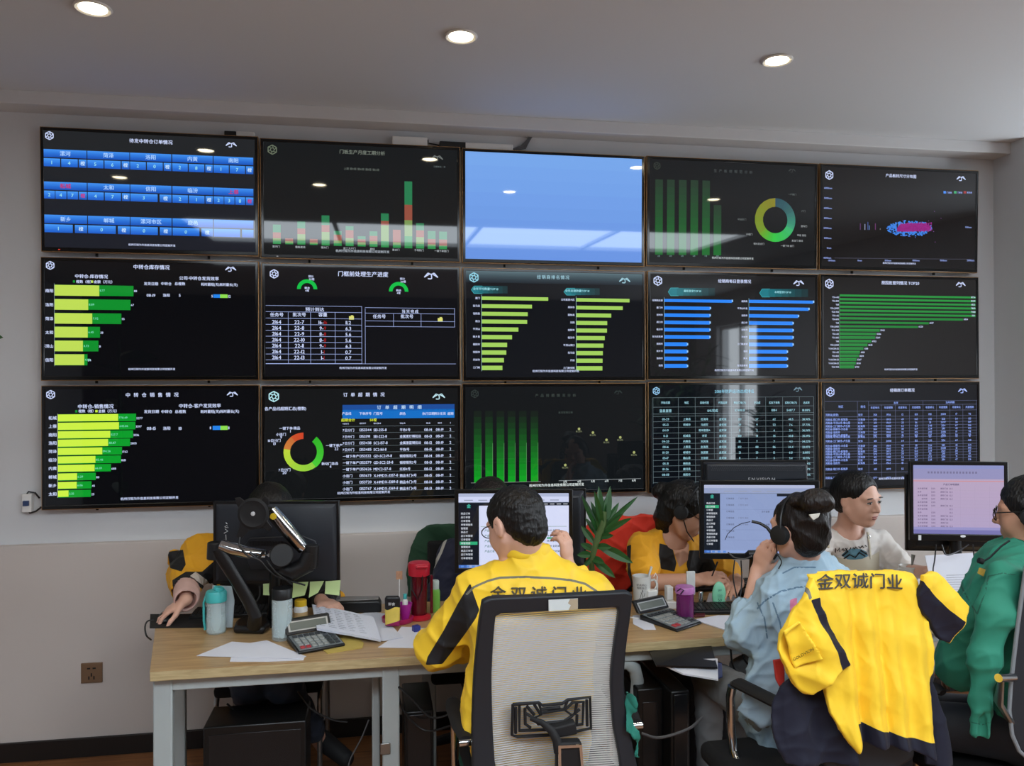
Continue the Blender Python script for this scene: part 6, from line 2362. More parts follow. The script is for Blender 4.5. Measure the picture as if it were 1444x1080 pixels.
class Head:
    """head frame: f = where the face looks, u = crown, s = the person's left"""

    def __init__(h, c, f, u=(0, 0, 1), s=1.):
        h.c = np.array(c, float)
        h.f = unit(f)
        u = np.array(u, float)
        h.u = unit(u - h.f * u.dot(h.f))
        h.s = np.cross(h.u, h.f)
        h.k = s
        h.R = np.c_[h.f, h.s, h.u]

    def p(h, f, s, u):
        return h.c + h.k * (h.f * f + h.s * s + h.u * u)

    def ell(h, sd, f, s, u, rf, rs, ru, k=.012, op='u'):
        sd.ell(h.p(f, s, u), (rf * h.k, rs * h.k, ru * h.k), h.R, k * h.k, op)

    def cap(h, sd, a, b, ra, rb, k=.01, op='u'):
        sd.cap(h.p(*a), h.p(*b), ra * h.k, rb * h.k, k * h.k, op)

    def skin(h, sd, neck, nr=.05):
        h.ell(sd, -.012, 0, .03, .096, .076, .083, 0)
        h.ell(sd, .026, 0, -.03, .066, .064, .078, .03)
        h.ell(sd, .060, 0, -.090, .024, .032, .020, .025)
        for g in (-1, 1):
            h.ell(sd, .052, g * .036, -.034, .032, .030, .038, .02)      # cheeks
            h.cap(sd, (.040, g * .042, -.082), (.0, g * .058, -.045), .014, .016, .025)      # jaw
            h.ell(sd, -.006, g * .075, -.006, .016, .008, .027, .006)     # ears
            h.ell(sd, .004, g * .084, -.006, .010, .006, .018, .004, 'c')
            h.cap(sd, (.074, g * .046, .020), (.083, g * .012, .019), .010, .010, .014)      # brow
            h.ell(sd, .100, g * .031, .002, .011, .018, .010, .012, 'c')  # eye sockets
            h.ell(sd, .077, g * .031, .001, .0125, .0145, .0125, .003)
            h.ell(sd, .093, g * .010, -.033, .009, .007, .006, .005)      # nostrils
        h.cap(sd, (.084, 0, .012), (.106, 0, -.028), .006, .0105, .008)
        h.ell(sd, .082, 0, -.061, .014, .026, .014, .010)                 # mouth
        h.ell(sd, .097, 0, -.0615, .005, .024, .0016, .003, 'c')
        sd.cap(h.p(-.03, 0, -.05), neck, nr * h.k, nr * 1.12, .02)

    def face_parts(h, t, lip=(150, 84, 78)):
        """brows, eyes and lips as thin parts on the face"""
        def blob(name, f, s, u, rf, rs, ru, m, tiltg=0.):
            sd = SD(h.p(f, s, u) - .04, h.p(f, s, u) + .04, .0016)
            R = h.R
            if tiltg:
                a = tiltg
                R = np.c_[h.f, h.s * math.cos(a) + h.u * math.sin(a), -h.s * math.sin(a) + h.u * math.cos(a)]
            sd.ell(h.p(f, s, u), (rf * h.k, rs * h.k, ru * h.k), R, 0)
            solid(name, sd, m, t)
        for g in (-1, 1):
            blob('eyebrow', .0885, g * .033, .0225, .006, .020, .0022, M_HAIR, -g * .10)
            blob('eye', .0840, g * .031, .0015, .0070, .0145, .0050, mat('eye_white', (196, 190, 184), rough=.3, var=0))
            blob('iris', .0895, g * .031, .0015, .0028, .0062, .0050, mat('iris_dark', (26, 18, 14), rough=.2, var=0))
            blob('eyelid', .0870, g * .031, .0062, .0065, .0165, .0020, MATS['iris_dark'], -g * .1)
        blob('upper_lip', .0935, 0, -.0575, .004, .0200, .0038, mat('lips', lip, rough=.4, var=.05))
        blob('lower_lip', .0925, 0, -.0660, .004, .0165, .0045, MATS['lips'])


def add_hand(sd, w, f, n, side=1, curl=(.5, .6, .4), size=1., spread=.0, thumb=(.55, .75, -.25), k=.006):
    """w wrist, f along the palm, n back of the hand, side*(f x n) = thumb side"""
    w = np.array(w, float)
    f = unit(f)
    n = np.array(n, float)
    n = unit(n - f * n.dot(f))
    ts = np.cross(f, n) * side
    z = size
    sd.ecap(w, w + f * .05 * z, (.026 * z, .017 * z), (.038 * z, .0145 * z), ts, .01)
    sd.ecap(w + f * .05 * z, w + f * .082 * z, (.038 * z, .0145 * z), (.04 * z, .012 * z), ts, .01)
    offs = [.031, .011, -.010, -.029]
    lens = [.070, .078, .073, .057]
    for i in range(4):
        p = w + f * (.086 - .006 * (i in (0, 3))) * z + ts * offs[i] * z
        a = 0.
        d0 = unit(f + ts * spread * (1.5 - i) * .25)
        r = [.0088, .0082, .0074, .0062]
        ci = curl[i] if isinstance(curl[0], (tuple, list)) else curl
        for j, fr_ in enumerate((.45, .31, .24)):
            a += ci[j]
            d = d0 * math.cos(a) - n * math.sin(a)
            q = p + d * lens[i] * fr_ * z
            sd.cap(p, q, r[j] * z, r[j + 1] * z, k)
            p = q
    b = w + f * .022 * z + ts * .024 * z - n * .004
    d = unit(f * thumb[0] + ts * thumb[1] + n * thumb[2])
    m_ = b + d * .042 * z
    d2 = unit(d + f * .5 - ts * .15)
    e = m_ + d2 * .03 * z
    sd.cap(b, m_, .0135 * z, .0105 * z, .01)
    sd.cap(m_, e, .0105 * z, .0095 * z, k)
    sd.cap(e, e + unit(d2 - n * .2) * .024 * z, .0095 * z, .0075 * z, k)


def torso(sd, pel, chest, nk, U, sh, g=0., w=(.16, .15, .175), dp=(.115, .105, .115), k=.04, shr=.058):
    """pelvis - chest - shoulders; U = across the body; g = how far a garment stands off"""
    pel, chest, nk = [np.array(p, float) for p in (pel, chest, nk)]
    mid = pel * .5 + chest * .5
    sd.ecap(pel, mid, (w[0] + g, dp[0] + g), (w[1] + g, dp[1] + g), U, 0)
    sd.ecap(mid, chest, (w[1] + g, dp[1] + g), (w[2] + g, dp[2] + g), U, k)
    top = (np.array(sh[0]) + np.array(sh[1])) / 2
    sd.ecap(chest, top * .8 + nk * .2, (w[2] + g, dp[2] + g), (w[2] * .8 + g, dp[2] * .7 + g), U, k)
    for s_ in sh:
        sd.cap(nk * .85 + top * .15, s_, .045 + g, shr + g * .8, k)


def arm(sd, a, b, c, r=(.052, .044, .040, .028), g=0., k=.02):
    sd.cap(a, b, r[0] + g, r[1] + g, k)
    sd.cap(b, c, r[2] + g, r[3] + g, k)


def lerp(a, b, t):
    return np.array(a) * (1 - t) + np.array(b) * t


def bounds(*pts, pad=.2):
    P = np.array(pts)
    return P.min(0) - pad, P.max(0) + pad


def glasses(h, label, m=None, r=.023):
    t = thing('glasses', label, 'glasses', h.p(.1, 0, 0))
    m = m or M_BLACK
    for g in (-1, 1):
        R = [h.p(.104 - .004 * abs(math.sin(a)), g * .034 + r * 1.08 * math.cos(a), -.002 + r * .8 * math.sin(a)) for a in np.linspace(0, 2 * math.pi, 22)]
        MB().tube(R, .0017, 6, cap=False).build('rim', m, t)
        MB().tube([h.p(.1, g * .06, .006), h.p(.06, g * .079, .01), h.p(.0, g * .086, .012), h.p(-.02, g * .086, -.006)], .0017, 6).build('temple', m, t)
    MB().tube([h.p(.104, -.011, .004), h.p(.108, 0, .008), h.p(.104, .011, .004)], .0014, 6).build('bridge', m, t)
    return t


def headset(h, label, cup_side=1, boom=None, band=True):
    t = thing('headset', label, 'headset', h.p(0, cup_side * .09, 0))
    for g in (-1, 1):
        if g == cup_side or band:
            MB().tube([h.p(.0, g * .083, -.005), h.p(0, g * .094, -.005), h.p(0, g * .106, -.005), h.p(0, g * .11, -.005)], [.028 * h.k, .031 * h.k, .027 * h.k, .012], 18).build('ear_cup', M_SOFTBLACK, t)
    if band:
        MB().tube([h.p(-.0, .105 * math.cos(a), .01 + .118 * math.sin(a)) for a in np.linspace(0, math.pi, 17)], .005, 8).build('headband', M_BLACK, t)
    if boom:
        MB().tube(boom, .0028, 7).build('microphone_boom', M_BLACK, t)
    return t


def fabric(name, c, regs=(), **k):
    k = {**dict(rough=.75, var=.06, scale=14, sheen=.04, bump=.06, bscale=500), **k}
    return mat(name, c, regions=regs, **k)


def print_on(key, s, px, h, sx, m, parent, name, bold=.010, rot=0., bend=None, lift=.003):
    """writing on a garment, centred where the photo shows it"""
    V, Q = SOLID[key]
    tree = BVHTree.FromPolygons([tuple(p) for p in V], [tuple(q) for q in Q])
    d = unit(ray(*px))
    hit = tree.ray_cast(Vector(CAMP), Vector(d))
    if hit[0] is None:
        return
    O = np.array(hit[0])
    U = RGT * math.cos(rot) + UPV * math.sin(rot)
    W = -RGT * math.sin(rot) + UPV * math.cos(rot)
    P, Fq = project_text(s, tree, O, U, W, h, d, bold, sx, lift, bend)
    MB().add(P, Fq).build(name, m, parent, smooth=False)


M_PRINTINK = mat('charcoal_print', (70, 64, 48), rough=.7, var=0)

# ===== man in the yellow jacket, seen from behind =====
t = thing('person', 'person with cropped black hair and yellow jacket, seen from behind in the mesh chair', 'person', seatc * np.array([1, 1, 0]))
P3 = t
hd = Head(at(727, 739, 2.66), FWD * .70 - RGT * .66 - np.array([0, 0, .34]), (0, 0, 1), 1.04)
pel, chest, nk = at(748, 1075, 2.60), at(752, 880, 2.64), at(744, 792, 2.66)
sL, sR_ = at(676, 836, 2.63), at(833, 842, 2.68)
eL, wL = at(618, 912, 2.70), at(700, 900, 2.93)
eR, wR = at(856, 880, 2.98), at(800, 797, 2.90)
U3 = sR_ - sL
hipL, hipR = pel - unit(U3) * .09, pel + unit(U3) * .09
fw = np.array([fwd[0], fwd[1], 0])
kL, kR = hipL + fw * .42 - unit(U3) * .02 - np.array([0, 0, .03]), hipR + fw * .42 + unit(U3) * .04 - np.array([0, 0, .03])
aL, aR = kL + fw * .02 - np.array([0, 0, .34]), kR + fw * .02 - np.array([0, 0, .34])
lo, hi = bounds(pel, chest, hd.c, sL, sR_, eL, eR, wL, wR, kL, kR, aL, aR, pad=.17)
sd = SD(lo, hi, .006)
hd.skin(sd, nk, .052)
for g in (-1, 1):
    hd.ell(sd, -.008, g * .082, -.002, .021, .010, .034, .004)
    hd.ell(sd, -.002, g * .093, .0, .012, .007, .022, .003, 'c')
torso(sd, pel, chest, nk, U3, (sL, sR_))
arm(sd, sL, eL, wL)
arm(sd, sR_, eR, wR)
add_hand(sd, wL, at(735, 893, 2.98) - wL, (0, 0, 1), -1, (.4, .7, .5))
add_hand(sd, wR, UPV * .95 - RGT * .05, RGT * .75 - FWD * .5, 1, ((.5, .8, .5), (.6, .8, .5), (.6, .9, .5), (.65, .9, .6)), 1.0, thumb=(.7, .5, -.5))
for a, b, c_ in ((hipL, kL, aL), (hipR, kR, aR)):
    sd.cap(a, b, .075, .055, .03).cap(b, c_, .052, .035, .02)
solid('body', sd, M_SKIN, t)
sd = SD(hd.c - .2, hd.c + .2, .0045)
hd.ell(sd, -.014, 0, .034, .104, .085, .090, 0)
hd.ell(sd, -.06, 0, -.03, .048, .062, .055, .03)
hd.ell(sd, .10, 0, -.055, .072, .13, .105, .006, 'c')
hd.ell(sd, .000, .092, -.016, .032, .032, .054, .005, 'c')
hd.ell(sd, .000, -.092, -.016, .032, .032, .054, .005, 'c')
solid('hair', sd, M_HAIR, t, wr=(0.0035, 3, 190.0))
# jacket
MJ = fabric('yellow_jacket', YEL, [('blk', (26, 26, 30)), ('pipe', GREY)], rough=.55)
lo, hi = bounds(pel, chest, nk, sL, sR_, eL, eR, wL, wR, pad=.15)
sd = SD(lo, hi, .006)
pelJ = lerp(pel, chest, .12)
torso(sd, pelJ, chest, nk, U3, (sL, sR_), .026, w=(.172, .168, .182), dp=(.118, .112, .115), shr=.054)
arm(sd, sL, eL, lerp(eL, wL, .9), (.066, .062, .062, .046), .012, .03)
sd.ecap(at(708, 885, 2.57), at(694, 1020, 2.50), (.085, .09), (.105, .10), U3, .04)
arm(sd, sR_, eR, lerp(eR, wR, .82), (.066, .06, .056, .044), .01, .03)
sd.ecap(nk - np.array([0, 0, .03]), nk + np.array([0, 0, .030]) - FWD * .004, (.082, .078), (.073, .071), U3, .02)
sd.cut(nk + np.array([0, 0, .058]), np.array([0, 0, 1.]) + FWD * .5)
jk = solid('jacket', sd, MJ, t, wr=(0.0132, 11, 44.2), keep=True, attrs={
    'blk': union(region([(663, 822), (668, 838), (676, 860), (671, 872), (655, 895), (635, 922), (624, 936), (600, 938), (603, 926), (625, 890), (645, 852)])),
    'pipe': stroke([(658, 838), (668, 828), (688, 819), (705, 814.5), (740, 813.5), (775, 815), (805, 818), (825, 823), (842, 834)], 3.2, 2.72)})
cc_ = nk + np.array([0, 0, .036]) + FWD * .004
m = MB()
P = [cc_ + unit(U3) * .072 * math.cos(a) - FWD * .070 * math.sin(a) + np.array([0, 0, .012 * math.sin(a)]) for a in np.linspace(0, 2 * math.pi, 33)]
m.tube(P, .0085, 12, cap=False, flat=((0, 0, 1), 3.0))
m.build('collar', fabric('yellow_collar', YEL, rough=.55), t)
print_on(jk.name, '金双诚门业', (760, 838), .047, 1.22, M_PRINTINK, t, 'back_lettering')
sd = SD(*bounds(pel, kL, kR, aL, aR, hipL, hipR, pad=.16), .008)
M_GRNT = fabric('green_trousers', (22, 78, 62))
sd.ecap(pel - unit(U3) * .03, pel + unit(U3) * .03, (.13, .125), (.13, .125), (0, 0, 1), 0)
for a, b, c_ in ((hipL, kL, aL), (hipR, kR, aR)):
    sd.cap(a, b, .092, .072, .03).cap(b, c_ + np.array([0, 0, .04]), .070, .055, .02)
solid('trousers', sd, M_GRNT, t, wr=(.006, 5, 60.))
for a in (aL, aR):
    sd = SD(a - .2, a + .25, .006)
    sd.cap(a + np.array([0, 0, -.03]), a + fw * .15 + np.array([0, 0, -.06]), .045, .035, .02).cut(a + np.array([0, 0, -.092]), (0, 0, -1))
    solid('shoe', sd, M_SOFTBLACK, t)
glasses(hd, 'dark framed glasses worn by the crop-haired man in yellow')

# ===== woman in the denim jacket, with her hand at her headset =====
t = thing('person', 'person in pale denim jacket with dark hair in a bun, hand at headset', 'person', at(1150, 1050, 2.7) * np.array([1, 1, 0]))
hd = Head(at(1127, 742, 2.66), FWD * .80 - RGT * .58 - np.array([0, 0, .12]), (0, 0, 1), .95)
pel, chest, nk = at(1118, 1008, 2.80), at(1132, 866, 2.74), at(1132, 793, 2.70)
sL, sR_ = at(1098, 838, 2.70), at(1184, 832, 2.76)
eL, wL = at(1052, 894, 2.74), at(1068, 806, 2.78)
eR, wR = at(1215, 910, 2.95), at(1160, 900, 3.1)
U5 = sR_ - sL
fw5 = unit(np.array([-.12, .99, 0]))
hipL, hipR = pel - unit(U5) * .085, pel + unit(U5) * .085
kL, kR = hipL + fw5 * .42, hipR + fw5 * .42
aL, aR = kL - np.array([0, 0, .42]), kR - np.array([0, 0, .42])
lo, hi = bounds(pel, chest, hd.c, sL, sR_, eL, eR, wL, wR, kL, kR, aL, aR, pad=.16)
sd = SD(lo, hi, .006)
hd.skin(sd, nk, .046)
torso(sd, pel, chest, nk, U5, (sL, sR_), w=(.15, .13, .15), dp=(.11, .095, .105), shr=.05)
arm(sd, sL, eL, wL, (.046, .038, .036, .025))
arm(sd, sR_, eR, wR, (.046, .038, .036, .025))
add_hand(sd, wL, at(1086, 760, 2.74) - wL, -RGT * .8 - FWD * .5, 1, ((.3, .5, .3), (.35, .5, .3), (.4, .5, .3), (.45, .6, .3)), .92, thumb=(.7, .5, -.4))
add_hand(sd, wR, fw5, (0, 0, 1), 1, (.3, .4, .3))
for a, b, c_ in ((hipL, kL, aL), (hipR, kR, aR)):
    sd.cap(a, b, .075, .052, .03).cap(b, c_, .05, .034, .02)
solid('body', sd, M_SKIN, t)
sd = SD(hd.c - .24, hd.c + .24, .005)
hd.ell(sd, -.016, 0, .022, .100, .086, .098, 0)
hd.ell(sd, -.04, 0, -.04, .056, .070, .066, .03)
bun = at(1151, 707, 2.545)
sd.ell(bun, (.056, .05, .042), np.c_[RGT, FWD, UPV], .006)
sd.ell(at(1160, 722, 2.60), (.026, .03, .028), None, .01)
sd.ell(at(1128, 706, 2.58), (.04, .03, .026), None, .01)
hd.ell(sd, .115, 0, -.05, .085, .14, .10, .01, 'c')
hd.ell(sd, .012, .092, -.02, .028, .022, .036, .006, 'c')
solid('hair', sd, M_HAIRB, t, wr=(0.0070, 8, 75.0))
MB().prism([at(x, y, 2.50) for x, y in ((1141, 726), (1157, 723.5), (1155, 729), (1147, 734))], -FWD * -.008).build('hair_clip', mat('pearl_clip', (206, 202, 192), rough=.3), t, .002)
MD = fabric('denim', (152, 176, 192), [('seam', (92, 120, 142)), ('pink', (206, 120, 150))], var=.22, scale=9, bump=.12)
lo, hi = bounds(pel, chest, nk, sL, sR_, eL, eR, pad=.17)
sd = SD(lo, hi, .006)
pelJ = lerp(pel, chest, -.02)
torso(sd, pelJ, chest, nk, U5, (sL, sR_), .024, w=(.155, .145, .158), dp=(.115, .10, .108), shr=.046)
arm(sd, sL, eL, lerp(eL, wL, .36), (.050, .052, .052, .046), .012, .03)
arm(sd, sR_, eR, lerp(eR, wR, .6), (.055, .055, .055, .048), .01, .03)
sd.cap(lerp(eL, wL, .40), lerp(eL, wL, .75), .036, .044, .004, 'c')
sd.ecap(nk - np.array([0, 0, .02]), nk + np.array([0, 0, .035]), (.085, .078), (.070, .068), U5, .02)
sd.ecap(nk + np.array([0, 0, .02]), nk + np.array([0, 0, .1]), (.056, .054), (.062, .058), U5, .006, 'c')
# coat tails hanging over the edge of the seat
sd.ecap(at(1085, 935, 2.66), at(1068, 1010, 2.64), (.055, .03), (.075, .02), RGT, .03)
solid('denim_jacket', sd, MD, t, wr=(0.0170, 21, 62.0), attrs={
    'seam': union(stroke([(1068, 858), (1080, 846), (1100, 834), (1125, 828), (1150, 826)], 2.6, 2.72), stroke([(1090, 850), (1100, 878), (1104, 905)], 2.4, 2.8), stroke([(1068, 850), (1078, 872), (1082, 900)], 2.2, 2.75), stroke([(1104, 808), (1120, 800), (1150, 800)], 2.2, 2.72)),
    'pink': region([(1114, 846), (1124, 842), (1124, 866), (1114, 864)], 2.8)})
sd = SD(*bounds(pel, kL, kR, aL, aR, pad=.15), .008)
M_JEAN = fabric('cream_trousers', (120, 122, 124), var=.15)
sd.ecap(pel - unit(U5) * .03, pel + unit(U5) * .03, (.12, .12), (.12, .12), (0, 0, 1), 0)
for a, b, c_ in ((hipL, kL, aL), (hipR, kR, aR)):
    sd.cap(a, b, .088, .066, .03).cap(b, c_ + np.array([0, 0, .06]), .062, .05, .02)
solid('trousers', sd, M_JEAN, t, wr=(.006, 6, 60.))
for a in (aL, aR):
    sd = SD(a - .2, a + .25, .006)
    sd.cap(a + np.array([0, 0, -.03]), a + fw5 * .14 + np.array([0, 0, -.055]), .04, .032, .02).cut(a + np.array([0, 0, -.085]), (0, 0, -1))
    solid('shoe', sd, M_WPL, t)
tt = thing('headset', 'black headset with a curved microphone boom held by the woman in denim', 'headset', at(1089, 756, 2.7))
MB().tube([hd.p(.012, .082, -.02), hd.p(.012, .096, -.02), hd.p(.012, .110, -.02), hd.p(.012, .114, -.02)], [.028, .033, .03, .014], 18).build('ear_cup', M_SOFTBLACK, tt)
MB().tube([at(1088, 752, 2.70), at(1082, 744, 2.71), at(1072, 738, 2.72), at(1060, 735, 2.73)], [.006, .0055, .005, .005], 10).build('microphone_boom', M_BLACK, tt)
MB().tube([at(1058, 735.5, 2.73), at(1046, 738, 2.75), at(1035, 744, 2.77), at(1026, 753, 2.79), at(1022.5, 761, 2.80)], .0012, 6).build('microphone_wire', M_BLACK, tt)
MB().tube([hd.p(.0, .108 * math.cos(a), -.01 + .125 * math.sin(a)) for a in np.linspace(0, math.pi, 15)], .005, 8).build('headband', M_BLACK, tt)
cable([at(1094, 764, 2.66), at(1096, 780, 2.66), at(1102, 792, 2.64), at(1098, 802, 2.64)], .002, 'thin headset lead at the collar of the denim jacket')

# ===== woman in the white shirt, facing the room =====
t = thing('person', 'person in white printed shirt and cream apron, facing right behind the desk', 'person', at(1195, 1000, 4.15) * np.array([1, 1, 0]))
hd = Head(at(1208, 703, 3.96), -FWD * .86 + RGT * .50 - np.array([0, 0, .10]), RGT * -.04 + np.array([0, 0, 1.]), 1.15)
pel, chest, nk = at(1185, 915, 4.22), at(1198, 800, 4.13), at(1193, 749, 4.06)
sRt, sLf = at(1150, 768, 4.0), at(1238, 765, 4.14)      # her right and left shoulders
eRt, wRt = at(1140, 822, 3.9), at(1190, 826, 3.78)
eLf, wLf = at(1276, 806, 4.0), at(1308, 806, 3.78)
U6 = sLf - sRt
fw6 = unit(np.array([.25, -.97, 0]))
hipL, hipR = pel - unit(U6) * .085, pel + unit(U6) * .085
kL, kR = hipL + fw6 * .40, hipR + fw6 * .40
aL, aR = kL - np.array([0, 0, .42]), kR - np.array([0, 0, .42])
lo, hi = bounds(pel, chest, hd.c, sRt, sLf, eRt, eLf, wRt, wLf, kL, kR, aL, aR, pad=.17)
sd = SD(lo, hi, .0055)
hd.skin(sd, nk, .044)
torso(sd, pel, chest, nk, U6, (sRt, sLf), w=(.15, .13, .15), dp=(.11, .10, .11), shr=.05)
arm(sd, sRt, eRt, wRt, (.048, .04, .038, .027))
arm(sd, sLf, eLf, wLf, (.048, .04, .038, .027))
add_hand(sd, wLf, RGT * .6 - FWD * .8, (0, 0, 1), 1, (.3, .5, .3), .95)
add_hand(sd, wRt, RGT * .9 - FWD * .3, (0, 0, 1), -1, (.3, .5, .3), .95)
for a, b, c_ in ((hipL, kL, aL), (hipR, kR, aR)):
    sd.cap(a, b, .075, .052, .03).cap(b, c_, .05, .034, .02)
solid('body', sd, M_SKIN, t)
hd.face_parts(t)
sd = SD(hd.c - .25, hd.c + .25, .005)
hd.ell(sd, -.016, 0, .033, .103, .083, .090, 0)
hd.ell(sd, -.05, 0, -.02, .055, .070, .06, .03)
sd.ell(at(1168, 702, 4.06), (.055, .055, .06), None, .012)
hd.ell(sd, .118, 0, -.020, .085, .092, .107, .008, 'c')
hd.ell(sd, .022, -.078, -.05, .036, .04, .066, .006, 'c')
hd.ell(sd, .022, .078, -.05, .036, .04, .066, .006, 'c')
solid('hair', sd, M_HAIR, t, wr=(0.0030, 4, 120.0))
MT = fabric('white_shirt', (216, 210, 204), [('teal', (92, 134, 150))])
lo, hi = bounds(pel, chest, nk, sRt, sLf, eRt, eLf, pad=.15)
sd = SD(lo, hi, .006)
torso(sd, pel, chest, nk, U6, (sRt, sLf), .014, w=(.152, .14, .155), dp=(.112, .104, .115), shr=.05)
sd.cap(sRt, lerp(sRt, eRt, .75), .062, .068, .03)
sd.cap(sLf, lerp(sLf, eLf, .72), .064, .072, .03)
nkc = nk - FWD * .035 + np.array([0, 0, .008])
sd.ell(nkc, (.072, .072, .045), None, .006, 'c')
sd.cut(nk + np.array([0, 0, .02]), (0, 0, 1))
sh6 = solid('shirt', sd, MT, t, wr=(0.0072, 31, 62.4), keep=True, attrs={'teal': region([(1186, 783), (1192, 777), (1202, 773), (1214, 774), (1222, 778), (1224, 784), (1214, 789), (1196, 789)], 4.1)})
print_on(sh6.name, 'Mixy & fun', (1197, 774), .036, .85, M_BLACK, t, 'shirt_lettering', .01, .14) if False else None
V, Q = SOLID[sh6.name]
tree = BVHTree.FromPolygons([tuple(p) for p in V], [tuple(q) for q in Q])


def on_cloth(tree, x, y, lift=.003, fallback=3.9):
    d = unit(ray(x, y))
    hit = tree.ray_cast(Vector(CAMP), Vector(d))
    return np.array(hit[0]) - d * lift if hit[0] is not None else at(x, y, fallback)


m = MB()
for L in ([(1178, 779), (1178.5, 773), (1181, 777), (1183.5, 772.5), (1184.5, 778)], [(1187, 776), (1189, 773.5), (1191, 776), (1189, 777)], [(1192, 773), (1195, 776.5)], [(1195, 772.5), (1192.5, 777)], [(1198, 775.5), (1200, 772)], [(1203, 772), (1205, 774), (1207, 771), (1209, 773.5)], [(1211, 770.5), (1213, 773), (1216, 769.5), (1218, 772)], [(1220, 768.5), (1222, 770.5)]):
    m.tube([on_cloth(tree, x, y) for x, y in L], .0022, 5)
for L in ([(1190, 788), (1198, 782), (1206, 786), (1212, 779), (1220, 784)], [(1188, 784), (1196, 777)], [(1214, 776), (1222, 781)]):
    m.tube([on_cloth(tree, x, y) for x, y in L], .004, 5)
m.build('shirt_print', M_BLACK, t)
# apron bib and straps
M_APR = fabric('cream_apron', (196, 186, 164))
m = MB()
grid = []
xs_ = np.linspace(1166, 1240, 12)
for i in range(8):
    f = i / 7
    row = []
    for x in xs_:
        yt = 789 - 12 * abs((x - 1203) / 37) ** 2.2
        row.append(on_cloth(tree, x, yt + (850 - yt) * f, .008, 4.0))
    grid += row
n_ = len(xs_)
m.add(grid, [(i * n_ + j, i * n_ + j + 1, (i + 1) * n_ + j + 1, (i + 1) * n_ + j) for i in range(7) for j in range(n_ - 1)])
for L in ([(1222, 742), (1224, 752), (1226, 765), (1228, 788)], [(1163, 735), (1165, 752), (1168, 770), (1172, 790)]):
    m.tube([on_cloth(tree, x, y, .006, 4.02) for x, y in L], .009, 8, flat=(FWD, .4))
m.build('apron', M_APR, t, fix=False)
MB().tube([on_cloth(tree, 1225 + 2.2 * math.cos(a), 757 + 2.6 * math.sin(a), .012) for a in np.linspace(0, 6.28, 13)], .0016, 6).build('strap_buckle', M_CHROME, t)
sd = SD(*bounds(pel, kL, kR, aL, aR, pad=.15), .009)
sd.ecap(pel - unit(U6) * .03, pel + unit(U6) * .03, (.12, .12), (.12, .12), (0, 0, 1), 0)
for a, b, c_ in ((hipL, kL, aL), (hipR, kR, aR)):
    sd.cap(a, b, .088, .066, .03).cap(b, c_, .062, .05, .02)
M_DARKT = fabric('dark_trousers', (30, 32, 38))
solid('trousers', sd, M_DARKT, t)

# ===== woman in the yellow shirt writing behind the desk =====
t = thing('person', 'person in yellow and black shirt bent over writing, beside the red jacket', 'person', at(940, 1000, 4.0) * np.array([1, 1, 0]))
hd = Head(at(966, 719, 3.80), RGT * .80 - FWD * .35 - np.array([0, 0, .50]), RGT * .25 + np.array([0, 0, 1.]), 1.12)
pel, chest, nk = at(935, 930, 4.02), at(942, 815, 3.92), at(948, 757, 3.86)
sRt, sLf = at(905, 772, 3.80), at(992, 778, 3.94)
eRt, wRt = at(908, 822, 3.66), at(982, 818, 3.58)
eLf, wLf = at(1035, 822, 3.80), at(1040, 822, 3.62)
U4 = sLf - sRt
fw4 = unit(np.array([.1, -1, 0]))
hipL, hipR = pel - unit(U4) * .085, pel + unit(U4) * .085
kL, kR = hipL + fw4 * .42, hipR + fw4 * .42
aL, aR = kL - np.array([0, 0, .42]), kR - np.array([0, 0, .42])
lo, hi = bounds(pel, chest, hd.c, sRt, sLf, eRt, eLf, wRt, wLf, kL, kR, aL, aR, pad=.17)
sd = SD(lo, hi, .006)
hd.skin(sd, nk, .046)
torso(sd, pel, chest, nk, U4, (sRt, sLf), w=(.155, .14, .155), dp=(.115, .105, .112), shr=.05)
arm(sd, sRt, eRt, wRt, (.050, .044, .042, .030))
arm(sd, sLf, eLf, wLf, (.050, .044, .042, .030))
add_hand(sd, wRt, RGT * .95 + UPV * .18 - FWD * .2, UPV * .8 - FWD * .5, -1, ((.35, .6, .4), (.4, .7, .4), (.5, .7, .5), (.6, .7, .5)), 1.05, thumb=(.8, .5, -.4))
add_hand(sd, wLf, -RGT * .5 - FWD * .8, (0, 0, 1), 1, (.3, .4, .3))
for a, b, c_ in ((hipL, kL, aL), (hipR, kR, aR)):
    sd.cap(a, b, .075, .055, .03).cap(b, c_, .052, .036, .02)
solid('body', sd, M_SKIN_D, t)
hd.face_parts(t, (140, 80, 74))
sd = SD(hd.c - .27, hd.c + .27, .005)
hd.ell(sd, -.018, 0, .028, .106, .090, .096, 0)
hd.ell(sd, -.055, 0, -.05, .055, .074, .075, .03)
sd.ell(at(934, 692, 3.86), (.052, .05, .045), None, .012)
sd.ell(at(940, 742, 3.84), (.05, .05, .05), None, .015)
hd.ell(sd, .120, 0, -.04, .085, .14, .105, .008, 'c')
solid('hair', sd, M_HAIR, t, wr=(0.0060, 14, 80.0))
MY = fabric('yellow_shirt', (226, 160, 30), [('blk', (30, 26, 24)), ('skinv', (192, 142, 116))])
sd = SD(*bounds(pel, chest, nk, sRt, sLf, eRt, eLf, pad=.15), .006)
torso(sd, pel, chest, nk, U4, (sRt, sLf), .02, w=(.16, .15, .165), dp=(.118, .11, .118), shr=.05)
sd.cap(sRt, lerp(sRt, eRt, .66), .068, .078, .03)
sd.cap(sLf, lerp(sLf, eLf, .66), .068, .078, .03)
sd.ecap(nk - np.array([0, 0, .02]), nk + np.array([0, 0, .03]), (.085, .080), (.072, .070), U4, .02)
sd.ell(nk - FWD * .05 + np.array([0, 0, .01]), (.06, .07, .07), None, .006, 'c')
